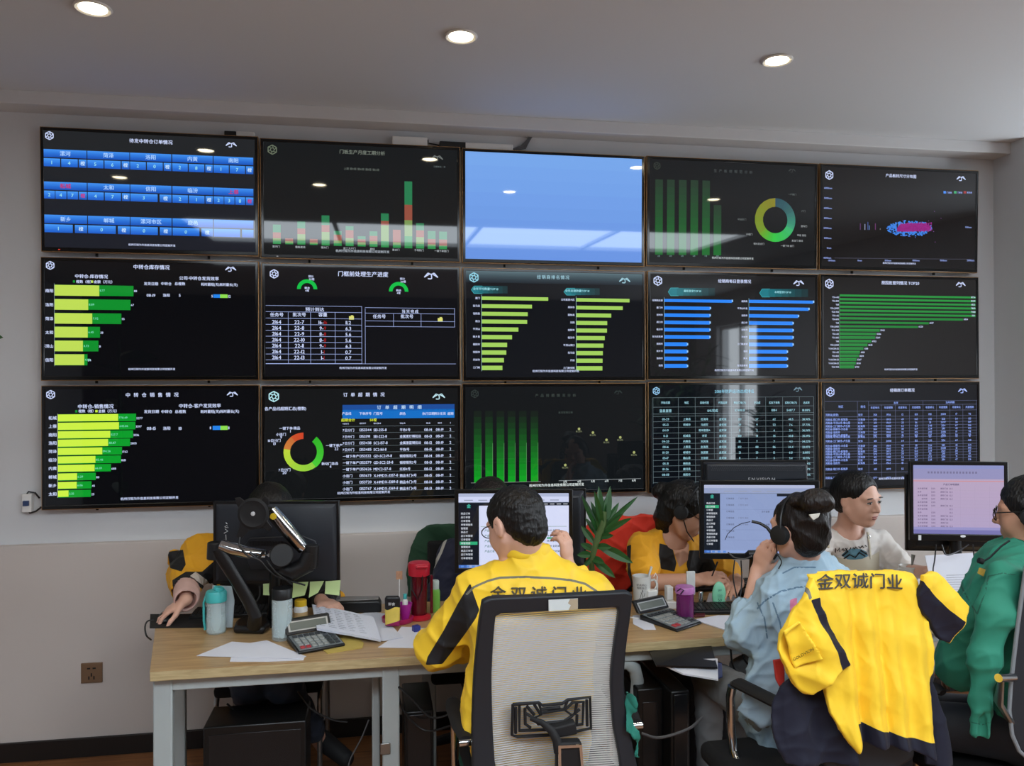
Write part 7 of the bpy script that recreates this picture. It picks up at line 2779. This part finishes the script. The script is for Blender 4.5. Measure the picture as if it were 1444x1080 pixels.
ysh = solid('work_shirt', sd, MY, t, wr=(0.0108, 41, 57.2), attrs={'blk': union(region([(930, 766), (945, 770), (949, 775), (954, 794), (951, 806), (932, 802), (929, 782)], 3.95), region([(972, 776), (986, 776), (1003, 784), (1010, 800), (1000, 812), (972, 812), (968, 796)], 4.0), region([(884, 770), (890, 768), (889, 800), (893, 828), (886, 828)], 4.1)),
                                                                'skinv': region([(947, 768), (960, 756), (972, 768), (970, 790), (958, 800), (953, 786)], 3.95)})
sd = SD(*bounds(pel, kL, kR, aL, aR, pad=.15), .009)
sd.ecap(pel - unit(U4) * .03, pel + unit(U4) * .03, (.12, .12), (.12, .12), (0, 0, 1), 0)
for a, b, c_ in ((hipL, kL, aL), (hipR, kR, aR)):
    sd.cap(a, b, .088, .066, .03).cap(b, c_, .062, .05, .02)
solid('trousers', sd, M_DARKT, t)
glasses(hd, 'thin framed glasses worn by the woman writing in yellow', M_BLACK)
headset(hd, 'black headset worn by the woman writing in yellow', -1, [hd.p(.02, -.1, -.02), hd.p(.06, -.09, -.06), hd.p(.10, -.05, -.085)])
tag(MB().tube([at(1004, 812, 3.50), at(1012, 792, 3.48)], [.0025, .004], 8).build('pen', M_BLACK), 'pen in the hand of the woman writing in yellow', 'pen')

# ===== person in the green jacket at the right edge =====
t = thing('person', 'person in loose green jacket with glasses, at the right edge of the photo', 'person', at(1440, 1080, 2.6) * np.array([1, 1, 0]))
hd = Head(at(1456, 722, 2.60), -RGT * .80 + FWD * .58 - np.array([0, 0, .10]), (0, 0, 1), 1.02)
pel, chest, nk = at(1452, 1030, 2.62), at(1440, 872, 2.60), at(1452, 785, 2.60)
sNear, sFar = at(1424, 812, 2.50), at(1420, 806, 2.78)
eN, wN = at(1408, 905, 2.58), at(1385, 940, 2.66)
eF, wF = at(1400, 915, 2.80), at(1385, 950, 2.70)
U7 = sNear - sFar
fw7 = unit(-RGT * np.array([1, 1, 0]) + FWD * .35)
hipL, hipR = pel - unit(U7) * .085, pel + unit(U7) * .085
kL, kR = hipL + fw7 * .40, hipR + fw7 * .40
aL, aR = kL - np.array([0, 0, .43]), kR - np.array([0, 0, .43])
lo, hi = bounds(pel, chest, hd.c, sNear, sFar, eN, eF, wN, wF, kL, kR, aL, aR, pad=.16)
sd = SD(lo, hi, .0065)
hd.skin(sd, nk, .046)
torso(sd, pel, chest, nk, U7, (sNear, sFar), w=(.15, .13, .15), dp=(.11, .10, .11), shr=.045)
arm(sd, sNear, eN, wN, (.046, .038, .036, .026))
arm(sd, sFar, eF, wF, (.046, .038, .036, .026))
add_hand(sd, wN, fw7, (0, 0, 1), 1, (.4, .5, .4))
add_hand(sd, wF, fw7, (0, 0, 1), -1, (.6, .8, .5))
for a, b, c_ in ((hipL, kL, aL), (hipR, kR, aR)):
    sd.cap(a, b, .075, .052, .03).cap(b, c_, .05, .034, .02)
solid('body', sd, M_SKIN_D, t)
sd = SD(hd.c - .22, hd.c + .22, .005)
hd.ell(sd, -.016, 0, .03, .106, .088, .094, 0)
hd.ell(sd, -.06, 0, -.05, .05, .07, .07, .03)
hd.ell(sd, .118, 0, -.05, .080, .13, .108, .008, 'c')
hd.ell(sd, .0, .09, -.02, .024, .022, .036, .005, 'c')
solid('hair', sd, M_HAIR, t, wr=(0.0040, 24, 90.0))
MG = fabric('green_jacket_cloth', (38, 124, 100), [('gold', (196, 164, 60)), ('seam', (24, 88, 70))])
sd = SD(*bounds(pel, chest, nk, sNear, sFar, at(1330, 940, 2.5), at(1380, 1050, 2.4), pad=.15), .006)
torso(sd, lerp(pel, chest, .2), chest, nk, U7, (sNear, sFar), .024, w=(.16, .15, .165), dp=(.12, .115, .12), shr=.045)
sd.ecap(nk - np.array([0, 0, .03]), nk + np.array([0, 0, .03]), (.088, .082), (.074, .070), U7, .02)
sd.ecap(nk + np.array([0, 0, .0]), nk + np.array([0, 0, .1]), (.058, .056), (.062, .058), U7, .006, 'c')
# front hanging away from the body, and the forearm under it
sd.ecap(at(1392, 826, 2.62), at(1362, 930, 2.60), (.07, .12), (.09, .10), fw7, .04)
sd.cap(at(1375, 890, 2.58), at(1345, 935, 2.58), .06, .058, .04)
# empty near sleeve hanging down
SL = [at(1418, 812, 2.44), at(1404, 860, 2.41), at(1391, 925, 2.40), at(1384, 985, 2.40), at(1381, 1032, 2.40)]
rr_ = [(.062, .05), (.056, .042), (.046, .034), (.038, .028), (.036, .024)]
for i in range(4):
    sd.ecap(SL[i], SL[i + 1], rr_[i], rr_[i + 1], RGT, .025)
sd.cap(at(1387, 1005, 2.38), at(1386, 1050, 2.38), .004, .016, .004, 'c')
sd.cut(at(1380, 1040, 2.4), UPV * -1)
solid('green_jacket', sd, MG, t, wr=(0.0132, 51, 52.0), attrs={'gold': region([(1381, 800), (1390, 803), (1387, 813), (1378, 808)], 2.7), 'seam': union(stroke([(1354, 824), (1366, 846), (1378, 866), (1390, 832), (1394, 812)], 2.2, 2.8), stroke([(1396, 812), (1414, 808), (1434, 811)], 1.8, 2.8), stroke([(1367, 1018), (1384, 1022), (1398, 1018)], 2., 2.8))})
sd = SD(*bounds(pel, kL, kR, aL, aR, pad=.15), .009)
sd.ecap(pel - unit(U7) * .03, pel + unit(U7) * .03, (.12, .12), (.12, .12), (0, 0, 1), 0)
for a, b, c_ in ((hipL, kL, aL), (hipR, kR, aR)):
    sd.cap(a, b, .088, .066, .03).cap(b, c_, .062, .05, .02)
solid('trousers', sd, M_DARKT, t)
glasses(hd, 'dark framed glasses worn by the person in the green jacket', M_BLACK, .024)
tt = headset(hd, 'black headset worn by the person in the green jacket', 1, [at(1424, 762, 2.45), at(1412, 770, 2.46), at(1396, 786, 2.47), at(1386, 792, 2.48)])
MB().tube([at(1386, 792, 2.48), at(1380, 790, 2.48)], .009, 10).build('microphone_foam', M_SOFTBLACK, tt)

# ===== person behind the slim dark monitor =====
t = thing('person', 'person in yellow and black jacket, mostly hidden behind the slim dark monitor', 'person', at(370, 1000, 3.62) * np.array([1, 1, 0]))
hd = Head(at(381, 726, 3.52), -FWD * .85 + RGT * .28 - np.array([0, 0, .50]), (0, 0, 1), 1.1)
pel, chest, nk = at(365, 935, 3.66), at(362, 828, 3.62), at(372, 772, 3.58)
sRt, sLf = at(312, 786, 3.60), at(424, 790, 3.62)
eRt, wRt = at(262, 812, 3.52), at(262, 846, 3.31)
eLf, wLf = at(465, 850, 3.52), at(452, 846, 3.36)
U1 = sLf - sRt
fw1 = unit(np.array([.15, -1, 0]))
hipL, hipR = pel - unit(U1) * .085, pel + unit(U1) * .085
kL, kR = at(352, 968, 3.26), at(402, 970, 3.26)
aL, aR = at(380, 1060, 3.40), at(455, 1050, 3.44)
lo, hi = bounds(pel, chest, hd.c, sRt, sLf, eRt, eLf, wRt, wLf, kL, kR, aL, aR, pad=.17)
sd = SD(lo, hi, .006)
hd.skin(sd, nk, .046)
torso(sd, pel, chest, nk, U1, (sRt, sLf), w=(.15, .13, .15), dp=(.10, .09, .10), shr=.05)
arm(sd, sRt, eRt, wRt, (.048, .04, .038, .027))
arm(sd, sLf, eLf, wLf, (.048, .04, .038, .027))
add_hand(sd, wRt, MOUSE1 + np.array([.0, -.02, .035]) - wRt, np.array([0, -.15, 1]), -1, ((.25, .45, .35), (.2, .45, .35), (.25, .45, .35), (.35, .5, .35)), 1.0, spread=.5, thumb=(.6, .7, -.3))
add_hand(sd, wLf, RGT * .6 - FWD * .4 - UPV * .1, UPV, 1, (.4, .5, .4), .95)
for a, b, c_ in ((hipL, kL, aL), (hipR, kR, aR)):
    sd.cap(a, b, .07, .05, .03).cap(b, c_, .048, .033, .02)
solid('body', sd, M_SKIN, t)
sd = SD(hd.c - .22, hd.c + .22, .005)
hd.ell(sd, -.016, 0, .034, .106, .088, .092, 0)
hd.ell(sd, -.05, 0, -.04, .05, .07, .07, .03)
hd.ell(sd, .118, -.012, -.004, .082, .11, .098, .008, 'c')
solid('hair', sd, M_HAIR, t, wr=(0.0040, 44, 90.0))
MP1 = fabric('yellow_black_jacket', (222, 160, 30), [('blk', (22, 20, 22)), ('wht', (200, 190, 180))])
sd = SD(*bounds(pel, chest, nk, sRt, sLf, eRt, eLf, wRt, wLf, pad=.16), .006)
torso(sd, lerp(pel, chest, .1), chest, nk, U1, (sRt, sLf), .022, w=(.155, .14, .16), dp=(.105, .095, .105), shr=.05)
arm(sd, sRt, eRt, lerp(eRt, wRt, .45), (.072, .066, .064, .058), .008, .03)
arm(sd, sLf, eLf, lerp(eLf, wLf, .7), (.064, .058, .054, .044), .006, .03)
sd.ell(at(247, 787, 3.60), (.035, .04, .045), None, .01)
sd.cap(at(282, 776, 3.60), at(318, 774, 3.62), .070, .075, .03)
sd.cap(at(282, 776, 3.60), at(264, 806, 3.54), .066, .066, .03)
sd.cap(lerp(eRt, wRt, .40), lerp(eRt, wRt, .8), .050, .056, .004, 'c')
solid('jacket', sd, MP1, t, wr=(0.0120, 61, 57.2), attrs={'blk': union(region([(236, 778), (258, 775), (262, 796), (256, 806), (240, 801)], 3.8), region([(243, 818), (262, 806), (285, 806), (303, 790), (306, 830), (298, 842), (282, 828), (256, 822), (244, 830)], 3.8), region([(312, 800), (480, 800), (480, 885), (306, 885)], 3.8)), 'wht': region([(268, 812), (276, 806), (292, 818), (300, 830), (290, 828)], 3.8)})
sd = SD(*bounds(eRt, wRt, pad=.12), .005)
sd.cap(lerp(eRt, wRt, .2), lerp(eRt, wRt, .92), .054, .052, 0)
sd.cap(lerp(eRt, wRt, .9), lerp(eRt, wRt, 1.3), .040, .044, .004, 'c')
solid('pink_cuff', sd, fabric('pink_sleeve', (206, 168, 158)), t, wr=(0.0070, 71, 40.0))
sd = SD(*bounds(pel, kL, kR, aL, aR, pad=.15), .008)
sd.ecap(pel - unit(U1) * .03, pel + unit(U1) * .03, (.11, .11), (.11, .11), (0, 0, 1), 0)
for a, b, c_, f in ((hipL, kL, aL, .9), (hipR, kR, aR, .72)):
    sd.cap(a, b, .084, .07, .03).cap(b, lerp(b, c_, f), .07, .056, .02)
solid('jeans', sd, fabric('dark_denim', (44, 54, 70), var=.2), t, wr=(.008, 7, 60.))
for a in (aL, aR):
    sd = SD(a - .2, a + .25, .006)
    sd.cap(a + np.array([0, 0, .02]), a + np.array([.10, -.08, -.03]), .042, .035, .02).cut(np.array([0, 0, .004]), (0, 0, -1))
    solid('shoe', sd, M_SOFTBLACK, t)

# ===== person hidden behind the monitor of the man in yellow =====
t = thing('person', 'person in navy top with white piping, hidden behind the crop-haired man’s monitor'.replace('’', "'"), 'person', at(690, 1000, 3.82) * np.array([1, 1, 0]))
hd = Head(at(691, 716, 3.72), -FWD * .9 - np.array([0, 0, .35]), (0, 0, 1), 1.1)
pel, chest, nk = at(692, 940, 3.88), at(690, 830, 3.84), at(691, 766, 3.80)
sRt, sLf = at(640, 782, 3.80), at(742, 782, 3.80)
eRt, wRt = at(618, 850, 3.76), at(655, 856, 3.60)
eLf, wLf = at(762, 850, 3.76), at(730, 856, 3.60)
U2 = sLf - sRt
hipL, hipR = pel - unit(U2) * .085, pel + unit(U2) * .085
kL, kR = hipL - np.array([0, .40, 0]), hipR - np.array([0, .40, 0])
aL, aR = kL - np.array([0, 0, .42]), kR - np.array([0, 0, .42])
sd = SD(*bounds(pel, chest, hd.c, sRt, sLf, eRt, eLf, wRt, wLf, kL, kR, aL, aR, pad=.17), .007)
hd.skin(sd, nk, .046)
torso(sd, pel, chest, nk, U2, (sRt, sLf), w=(.15, .13, .15), dp=(.10, .09, .10), shr=.05)
arm(sd, sRt, eRt, wRt)
arm(sd, sLf, eLf, wLf)
for w_, g in ((wRt, -1), (wLf, 1)):
    add_hand(sd, w_, -FWD + UPV * -.1, UPV, g, (.3, .4, .3))
for a, b, c_ in ((hipL, kL, aL), (hipR, kR, aR)):
    sd.cap(a, b, .075, .052, .03).cap(b, c_, .05, .034, .02)
solid('body', sd, M_SKIN, t)
sd = SD(hd.c - .22, hd.c + .22, .006)
hd.ell(sd, -.016, 0, .034, .106, .088, .094, 0)
hd.ell(sd, .122, 0, -.04, .080, .12, .10, .008, 'c')
solid('hair', sd, M_HAIRB, t, wr=(0.0040, 54, 90.0))
MN = fabric('navy_top', (34, 38, 62), [('wht', (196, 194, 186))])
sd = SD(*bounds(pel, chest, nk, sRt, sLf, eRt, eLf, wRt, wLf, pad=.15), .006)
torso(sd, pel, chest, nk, U2, (sRt, sLf), .02, w=(.155, .145, .16), dp=(.105, .095, .105), shr=.052)
arm(sd, sRt, eRt, lerp(eRt, wRt, .9), (.068, .062, .06, .048), .006, .03)
arm(sd, sLf, eLf, lerp(eLf, wLf, .9), (.062, .058, .056, .046), .006, .03)
solid('navy_top', sd, MN, t, wr=(0.0108, 81, 62.4), attrs={'wht': stroke([(636, 750), (630, 756), (622, 778), (612, 798), (603, 812), (598, 830)], 4., 4.0)})
sd = SD(*bounds(pel, kL, kR, aL, aR, pad=.15), .009)
sd.ecap(pel - unit(U2) * .03, pel + unit(U2) * .03, (.12, .12), (.12, .12), (0, 0, 1), 0)
for a, b, c_ in ((hipL, kL, aL), (hipR, kR, aR)):
    sd.cap(a, b, .088, .066, .03).cap(b, c_, .062, .05, .02)
solid('trousers', sd, M_DARKT, t)
# ------------------------------------------------------------------ chair with the yellow work jacket hung over its back
CJ = lambda x, y: (1060 + x * .27786, 780 + y * .27786)
jf = face_frame(1222, 900, 2.33, .20, .06)
JP = lambda L, w0=0.: [Frame(jf.O + jf.N * w0, jf.U, jf.V).px(*CJ(x, y)) for x, y in L]
back2 = unit(np.cross([0, 0, 1.], jf.U))
if back2.dot(FWD) < 0:
    back2 = -back2
cc2 = jf.pp(1222, 1060, -.05)
s2 = np.array([cc2[0], cc2[1], 0]) + back2 * .25 - jf.U * .04
t = thing('office_chair', 'black office chair with chrome arm, under the hung yellow jacket', 'chair', s2)
po = [jf.px(*p) for p in ((1166, 826), (1178, 816), (1282, 812), (1296, 822), (1304, 900), (1306, 1000), (1300, 1075), (1270, 1094), (1190, 1098), (1170, 1085), (1162, 1020), (1160, 920))]
MB().prism([jf.p(u, v, -.028) for u, v in po], -jf.N * .03).build('backrest', M_CHAIR, t, .01, 3)
R2 = np.c_[jf.U, back2, [0, 0, 1.]]
MB().box(s2 + np.array([0, 0, .455]), (.48, .47, .07), R2).build('seat', M_SEAT, t, .03, 4)
MB().tube([jf.pp(1225, 1080, -.06), s2 - back2 * .2 + np.array([0, 0, .40]), s2 + np.array([0, 0, .405])], [.03, .03, .03], 12, flat=((0, 0, 1), .5)).build('back_bar', M_SOFTBLACK, t)
for sg in (-1, 1):
    if sg < 0:
        f_, r_e = at(1034, 972, 2.66), at(1106, 988, 2.46)
        f_[2] = r_e[2] = (f_[2] + r_e[2]) / 2
    else:
        f_, r_e = f_ + jf.U * .56, r_e + jf.U * .56
    dn = f_ * .3 + r_e * .7
    MB().tube([f_, f_ * .9 + r_e * .1 + np.array([0, 0, .008]), r_e * .9 + f_ * .1 + np.array([0, 0, .004]), r_e], [.016, .03, .03, .018], 12, flat=((0, 0, 1), .55)).build('arm_pad', M_SOFTBLACK, t)
    MB().tube([f_ + np.array([0, 0, -.012]) - unit(f_ - r_e) * -.004, f_ + np.array([0, 0, -.05]) + unit(f_ - r_e) * .014, f_ + np.array([0, 0, -.16]) + unit(f_ - r_e) * .012, f_ + np.array([0, 0, -.23]), s2 + np.array([0, 0, .42]) + jf.U * sg * .18], .014, 12, flat=((0, 0, 1), 1.2)).build('arm_frame', M_CHROME, t)
swivel_base(t, s2, .42, .9)

M_WJ = fabric('yellow_work_jacket', YEL, [('navy', NAVY), ('tab', (120, 116, 104))], rough=.6)
M_NV = fabric('navy_work_cloth', NAVY)
wj = thing('work_jacket', 'yellow and navy work jacket hung over the back of the black chair', 'jacket', s2)


def ridge(x, c, w):
    return np.exp(-((x - c) / w) ** 2)


top_v = jf.px(*CJ(600, 98))[1]
fx = lambda X: jf.px(*CJ(X, 500))[0]


def wbody(x, y):
    d = np.clip((top_v - y) / .62, 0, 1)
    w = .012 + d * .035
    for c_, ww, h in ((505, .012, -.022), (560, .02, .018), (632, .010, -.015), (680, .018, .012), (745, .02, -.008), (800, .02, .012), (440, .02, .016), (865, .015, -.012)):
        w = w + ridge(x + y * .03, fx(c_), ww) * h * 1.35 * (.25 + d)
    w = w - np.clip((y - top_v + .035) / .035, 0, 2) ** 2 * .03
    return (w + .003 * np.sin(y * 40 + x * 15)).astype(np.float32)


def local_region(L, w0=0.):
    P = np.array(JP(L, w0), np.float32)
    return lambda V: -poly_sdf(P, V[:, 0].astype(np.float32), V[:, 1].astype(np.float32))


allp = np.array(JP([(100, 60), (1110, 1110)]))
LO, HI = (allp[:, 0].min(), allp[:, 1].min(), -.10), (allp[:, 0].max(), allp[:, 1].max(), .16)


def cloth(name, poly, wf, m, th=.006, attrs=None, wr=None, relax=1, w0=0.):
    P = np.array(JP(poly, w0))
    lo, hi = P.min(0) - .03, P.max(0) + .03
    sd = SD((lo[0], lo[1], LO[2]), (hi[0], hi[1], HI[2]), .0045)
    sd.sheet(P, wf, th, 0)
    return solid(name, sd, m, wj, frame=jf, attrs=attrs, wr=wr, relax=relax, keep=True)


body = cloth('back_panel', [(318, 116), (440, 102), (600, 97), (760, 94), (848, 100), (850, 180), (842, 250), (898, 345), (915, 470), (920, 600), (882, 690), (888, 830), (897, 1030), (790, 990), (680, 970), (530, 957), (525, 945), (500, 1000), (450, 930), (375, 800), (350, 660), (300, 300)], wbody, M_WJ, .011,
             {'navy': local_region([(505, 848), (570, 862), (628, 884), (720, 910), (800, 930), (900, 948), (910, 1060), (505, 1000), (528, 945)], .03), 'tab': local_region([(785, 90), (850, 90), (852, 112), (840, 112)])}, (.004, 91, 60.), 1, .02)
cloth('front_panel', [(215, 615), (165, 690), (130, 760), (122, 850), (135, 940), (165, 1020), (190, 1085), (545, 1085), (535, 950), (480, 700), (360, 600)], lambda x, y: (-.030 + .03 * np.clip((top_v - y) / .62, 0, 1) + .012 * np.sin(x * 42 + y * 6)).astype(np.float32), M_NV, .007, None, (.006, 92, 50.), 1, .01)
cloth('front_panel', [(900, 460), (925, 500), (935, 640), (965, 750), (1005, 850), (1030, 960), (1045, 1090), (905, 1090), (893, 940), (885, 690)], lambda x, y: (-.030 + .03 * np.clip((top_v - y) / .62, 0, 1) + .010 * np.sin(x * 60)).astype(np.float32), M_NV, .007, None, (.006, 93, 50.), 1, .01)
cs = JP([(300, 400)], .055)[0]
cloth('sleeve', [(322, 114), (285, 165), (268, 190), (225, 260), (190, 320), (155, 410), (134, 495), (160, 560), (205, 630), (250, 690), (290, 722), (316, 722), (340, 690), (370, 650), (420, 610), (470, 584), (503, 566), (470, 500), (430, 430), (390, 345), (345, 262), (335, 180)],
      lambda x, y: (.048 + .03 * ridge(x - cs[0] - (y - cs[1]) * -.45, 0, .05) - .02 * ridge(x - cs[0], -.045, .03) + .006 * np.sin(y * 55 + x * 30)).astype(np.float32), M_WJ, .011,
      {'navy': local_region([(284, 232), (338, 222), (386, 300), (422, 375), (466, 470), (514, 560), (508, 580), (456, 594), (428, 520), (390, 440), (338, 345)], .06), 'tab': local_region([(268, 180), (284, 174), (292, 226), (276, 230)], .06)}, (.006, 94, 60.), 1, .055)
MB2 = local_region
pk = cloth('sleeve_pocket', [(163, 404), (245, 352), (262, 372), (300, 450), (342, 528), (300, 556), (238, 596), (222, 560), (190, 470)],
           lambda x, y: (.066 + .03 * ridge(x - cs[0] - (y - cs[1]) * -.45, 0, .05) - .02 * ridge(x - cs[0], -.045, .03) + .003 * np.sin(y * 80)).astype(np.float32), M_WJ, .006, {'navy': lambda V: np.full(len(V), -1.), 'tab': lambda V: np.full(len(V), -1.)}, None, 1, .07)
cloth('pocket_flap', [(158, 396), (246, 340), (254, 360), (170, 424)], lambda x, y: (.078 + .03 * ridge(x - cs[0] - (y - cs[1]) * -.45, 0, .05) - .02 * ridge(x - cs[0], -.045, .03)).astype(np.float32), M_WJ, .004, {'navy': lambda V: np.full(len(V), -1.), 'tab': lambda V: np.full(len(V), -1.)}, None, 1, .08)
cr_ = jf.px(*CJ(950, 250))
cloth('sleeve', [(835, 104), (846, 98), (900, 94), (945, 97), (985, 135), (1040, 200), (1092, 266), (1080, 290), (1058, 315), (1056, 345), (1035, 410), (1012, 466), (985, 455), (958, 440), (935, 400), (905, 345), (870, 310), (840, 262), (832, 190)],
      lambda x, y: (.016 + .030 * ridge((x - cr_[0]) * .7 + (y - cr_[1]) * .7, .0, .05) + .004 * np.sin(x * 50)).astype(np.float32), M_WJ, .011,
      {'navy': local_region([(851, 128), (880, 168), (930, 222), (1000, 290), (1055, 335), (1070, 345), (1020, 480), (940, 460), (890, 345), (780, 290), (760, 190), (770, 128)], .045), 'tab': lambda V: np.full(len(V), -1.)}, (.005, 95, 60.), 1, .03)
print_on(body.name, '金双诚门业', (1213, 819), .0425, 1.04, mat('charcoal_ink', (58, 56, 54), rough=.7, var=0), wj, 'back_lettering', .010, 0, lambda x: -.35 * x * x, .004)
print_on(pk.name, 'GOLDVION', CJ(262, 512), .0085, 1.1, mat('olive_ink', (120, 96, 30), rough=.7, var=0), wj, 'pocket_lettering', .01, .50)
_jr = Frame(jf.O - jf.N * .03, jf.U, jf.V)
tag(MB().prism([_jr.pp(*CJ(x, y), 0) for x, y in ((104, 540), (148, 532), (160, 590), (160, 650), (140, 680), (118, 640))], jf.N * .01).build('red_white_bag', mat('bag_fabric', (178, 46, 40), rough=.7, var=.5, scale=20), bev=.003), 'red and white bag corner hanging beside the yellow jacket', 'bag')

# ------------------------------------------------------------------ other chairs
# edge-on mesh chair of the person in green
t = thing('office_chair', 'black mesh chair with grey edge at the right edge of the photo', 'chair', at(1490, 1080, 2.66) * np.array([1, 1, 0]))
ef = face_frame(1440, 920, 2.36)
ctr = [(1447, 790), (1441, 830), (1434, 880), (1428, 930), (1424, 965), (1422, 1000), (1426, 1035), (1436, 1058), (1450, 1070)]
rear_ = [(1540, 1074), (1540, 790)]
MB().prism([ef.pp(x, y) for x, y in ctr + rear_], (unit(ray(1440, 920)) + RGT * .12) * .10).build('backrest', M_CHAIR, t, .01, 3)
MB().tube([ef.pp(x, y, .004) for x, y in ctr], .006, 8).build('edge_piping', mat('piping_grey', (120, 124, 128), rough=.5), t)
MB().cyl(at(1408, 956, 2.30), at(1429, 955, 2.34), .012, n=16).build('arm_stub', M_CHROME, t)
MB().tube([at(1412, 958, 2.32), at(1408, 990, 2.34), at(1420, 1010, 2.36), at(1434, 1022, 2.40)], [.012, .02, .02, .014], 10, flat=(RGT, .5)).build('arm_bracket', M_GREYCHROME, t)
c7 = at(1452, 1062, 2.64)
c7[2] = 0
MB().box(c7 + np.array([-.10, .02, .455]), (.46, .46, .07)).build('seat', M_SEAT, t, .03, 4)
swivel_base(t, c7 + np.array([-.10, .02, 0]), .42, .2)


def plain_chair(label, c, yaw, back_top, metal=False, name='office_chair'):
    """seat, back and legs; c on the floor, the sitter faces -y turned by yaw"""
    t = thing(name, label, 'chair', c)
    R = np.array(Matrix.Rotation(yaw, 3, 'Z'))
    q = lambda x, y, z: np.array(c) + R @ np.array([x, y, z])
    MB().box(q(0, 0, .45), (.44, .42, .05), R).build('seat', M_SEAT, t, .02, 3)
    zb = (.58 + back_top) / 2
    MB().box(q(0, .225, zb), (.42, .035, back_top - .58), R).build('backrest', M_SEAT, t, .015, 3)
    if metal:
        for sx in (-1, 1):
            MB().tube([q(sx * .21, -.19, 0), q(sx * .21, -.19, .40), q(sx * .21, -.17, .425), q(sx * .21, .2, .425), q(sx * .21, .222, .45), q(sx * .20, .232, back_top - .03)], .011, 10).build('leg', M_GREYCHROME, t)
            MB().tube([q(sx * .21, .2, .42), q(sx * .21, .22, 0)], .011, 10).build('leg', M_GREYCHROME, t)
    else:
        MB().tube([q(0, .21, .7), q(0, .19, .42), q(0, .0, .41)], .018, 10).build('back_bar', M_SOFTBLACK, t)
        swivel_base(t, np.array(c), .43, .5, .25)
    return t


plain_chair('metal legged black chair behind the left end of the desk', at(388, 1000, 3.54) * np.array([1, 1, 0]), -.02, .93, True, 'metal_chair')
c2 = plain_chair('chair draped with the dark green jacket, left of the crop-haired man', at(672, 1000, 3.68) * np.array([1, 1, 0]), 0, .97)
c4 = plain_chair('dark red chair behind the woman writing in yellow', at(905, 1000, 3.88) * np.array([1, 1, 0]), 0, 1.02)
for ch in c4.children:
    if ch.name.startswith(('seat', 'backrest')):
        ch.data.materials[0] = mat('oxblood_vinyl', (88, 34, 34), rough=.5)
plain_chair('chair of the woman in the white shirt, hidden behind the desk', at(1186, 1000, 4.08) * np.array([1, 1, 0]), 0, .9)


def hung(label, name, poly, Z, m, wf, th=.012, fr=None, seed=1):
    fr = fr or face_frame(poly[0][0], poly[0][1], Z)
    P = np.array([fr.px(*p) for p in poly])
    sd = SD((*(P.min(0) - .03), -.12), (*(P.max(0) + .03), .12), .006)
    sd.sheet(P, wf, th, 0, .008)
    o = solid(name, sd, m, None, frame=fr, wr=(.012, seed, 45.))
    return tag(o, label, 'jacket')


hung('dark green jacket hung on the chair behind the tall red tumbler', 'green_jacket', [(573, 842), (575, 800), (580, 768), (587, 748), (600, 742), (640, 738), (690, 738), (722, 745), (730, 800), (728, 850)], 3.93, fabric('bottle_green_cloth', (30, 66, 44)), lambda x, y: (.02 * np.sin(x * 22 + y * 8)).astype(np.float32), .016, None, 5)
hung('bright red jacket hung on the chair beside the leafy plant', 'red_jacket', [(822, 830), (820, 780), (826, 745), (840, 732), (870, 727), (905, 726), (934, 727), (950, 745), (950, 800), (900, 812), (880, 838), (840, 850)], 4.04, fabric('red_cloth', (214, 54, 34)), lambda x, y: (.018 * np.sin(x * 24 - y * 10)).astype(np.float32), .022, None, 6)
# teal cloth on the arm of the foreground mesh chair
fr = face_frame(890, 992, 2.36)
hung('teal green cloth hanging on the right arm of the mesh chair', 'green_cloth', [(882, 974), (890, 972), (899, 979), (903, 990), (901, 1003), (892, 1010), (896, 1024), (903, 1030), (904, 1050), (899, 1072), (893, 1066), (896, 1050), (888, 1036), (880, 1030)], 2.44, fabric('teal_cloth', (36, 120, 104)), lambda x, y: (.01 * np.sin(x * 90 + y * 30)).astype(np.float32), .008, face_frame(890, 992, 2.44), 8)
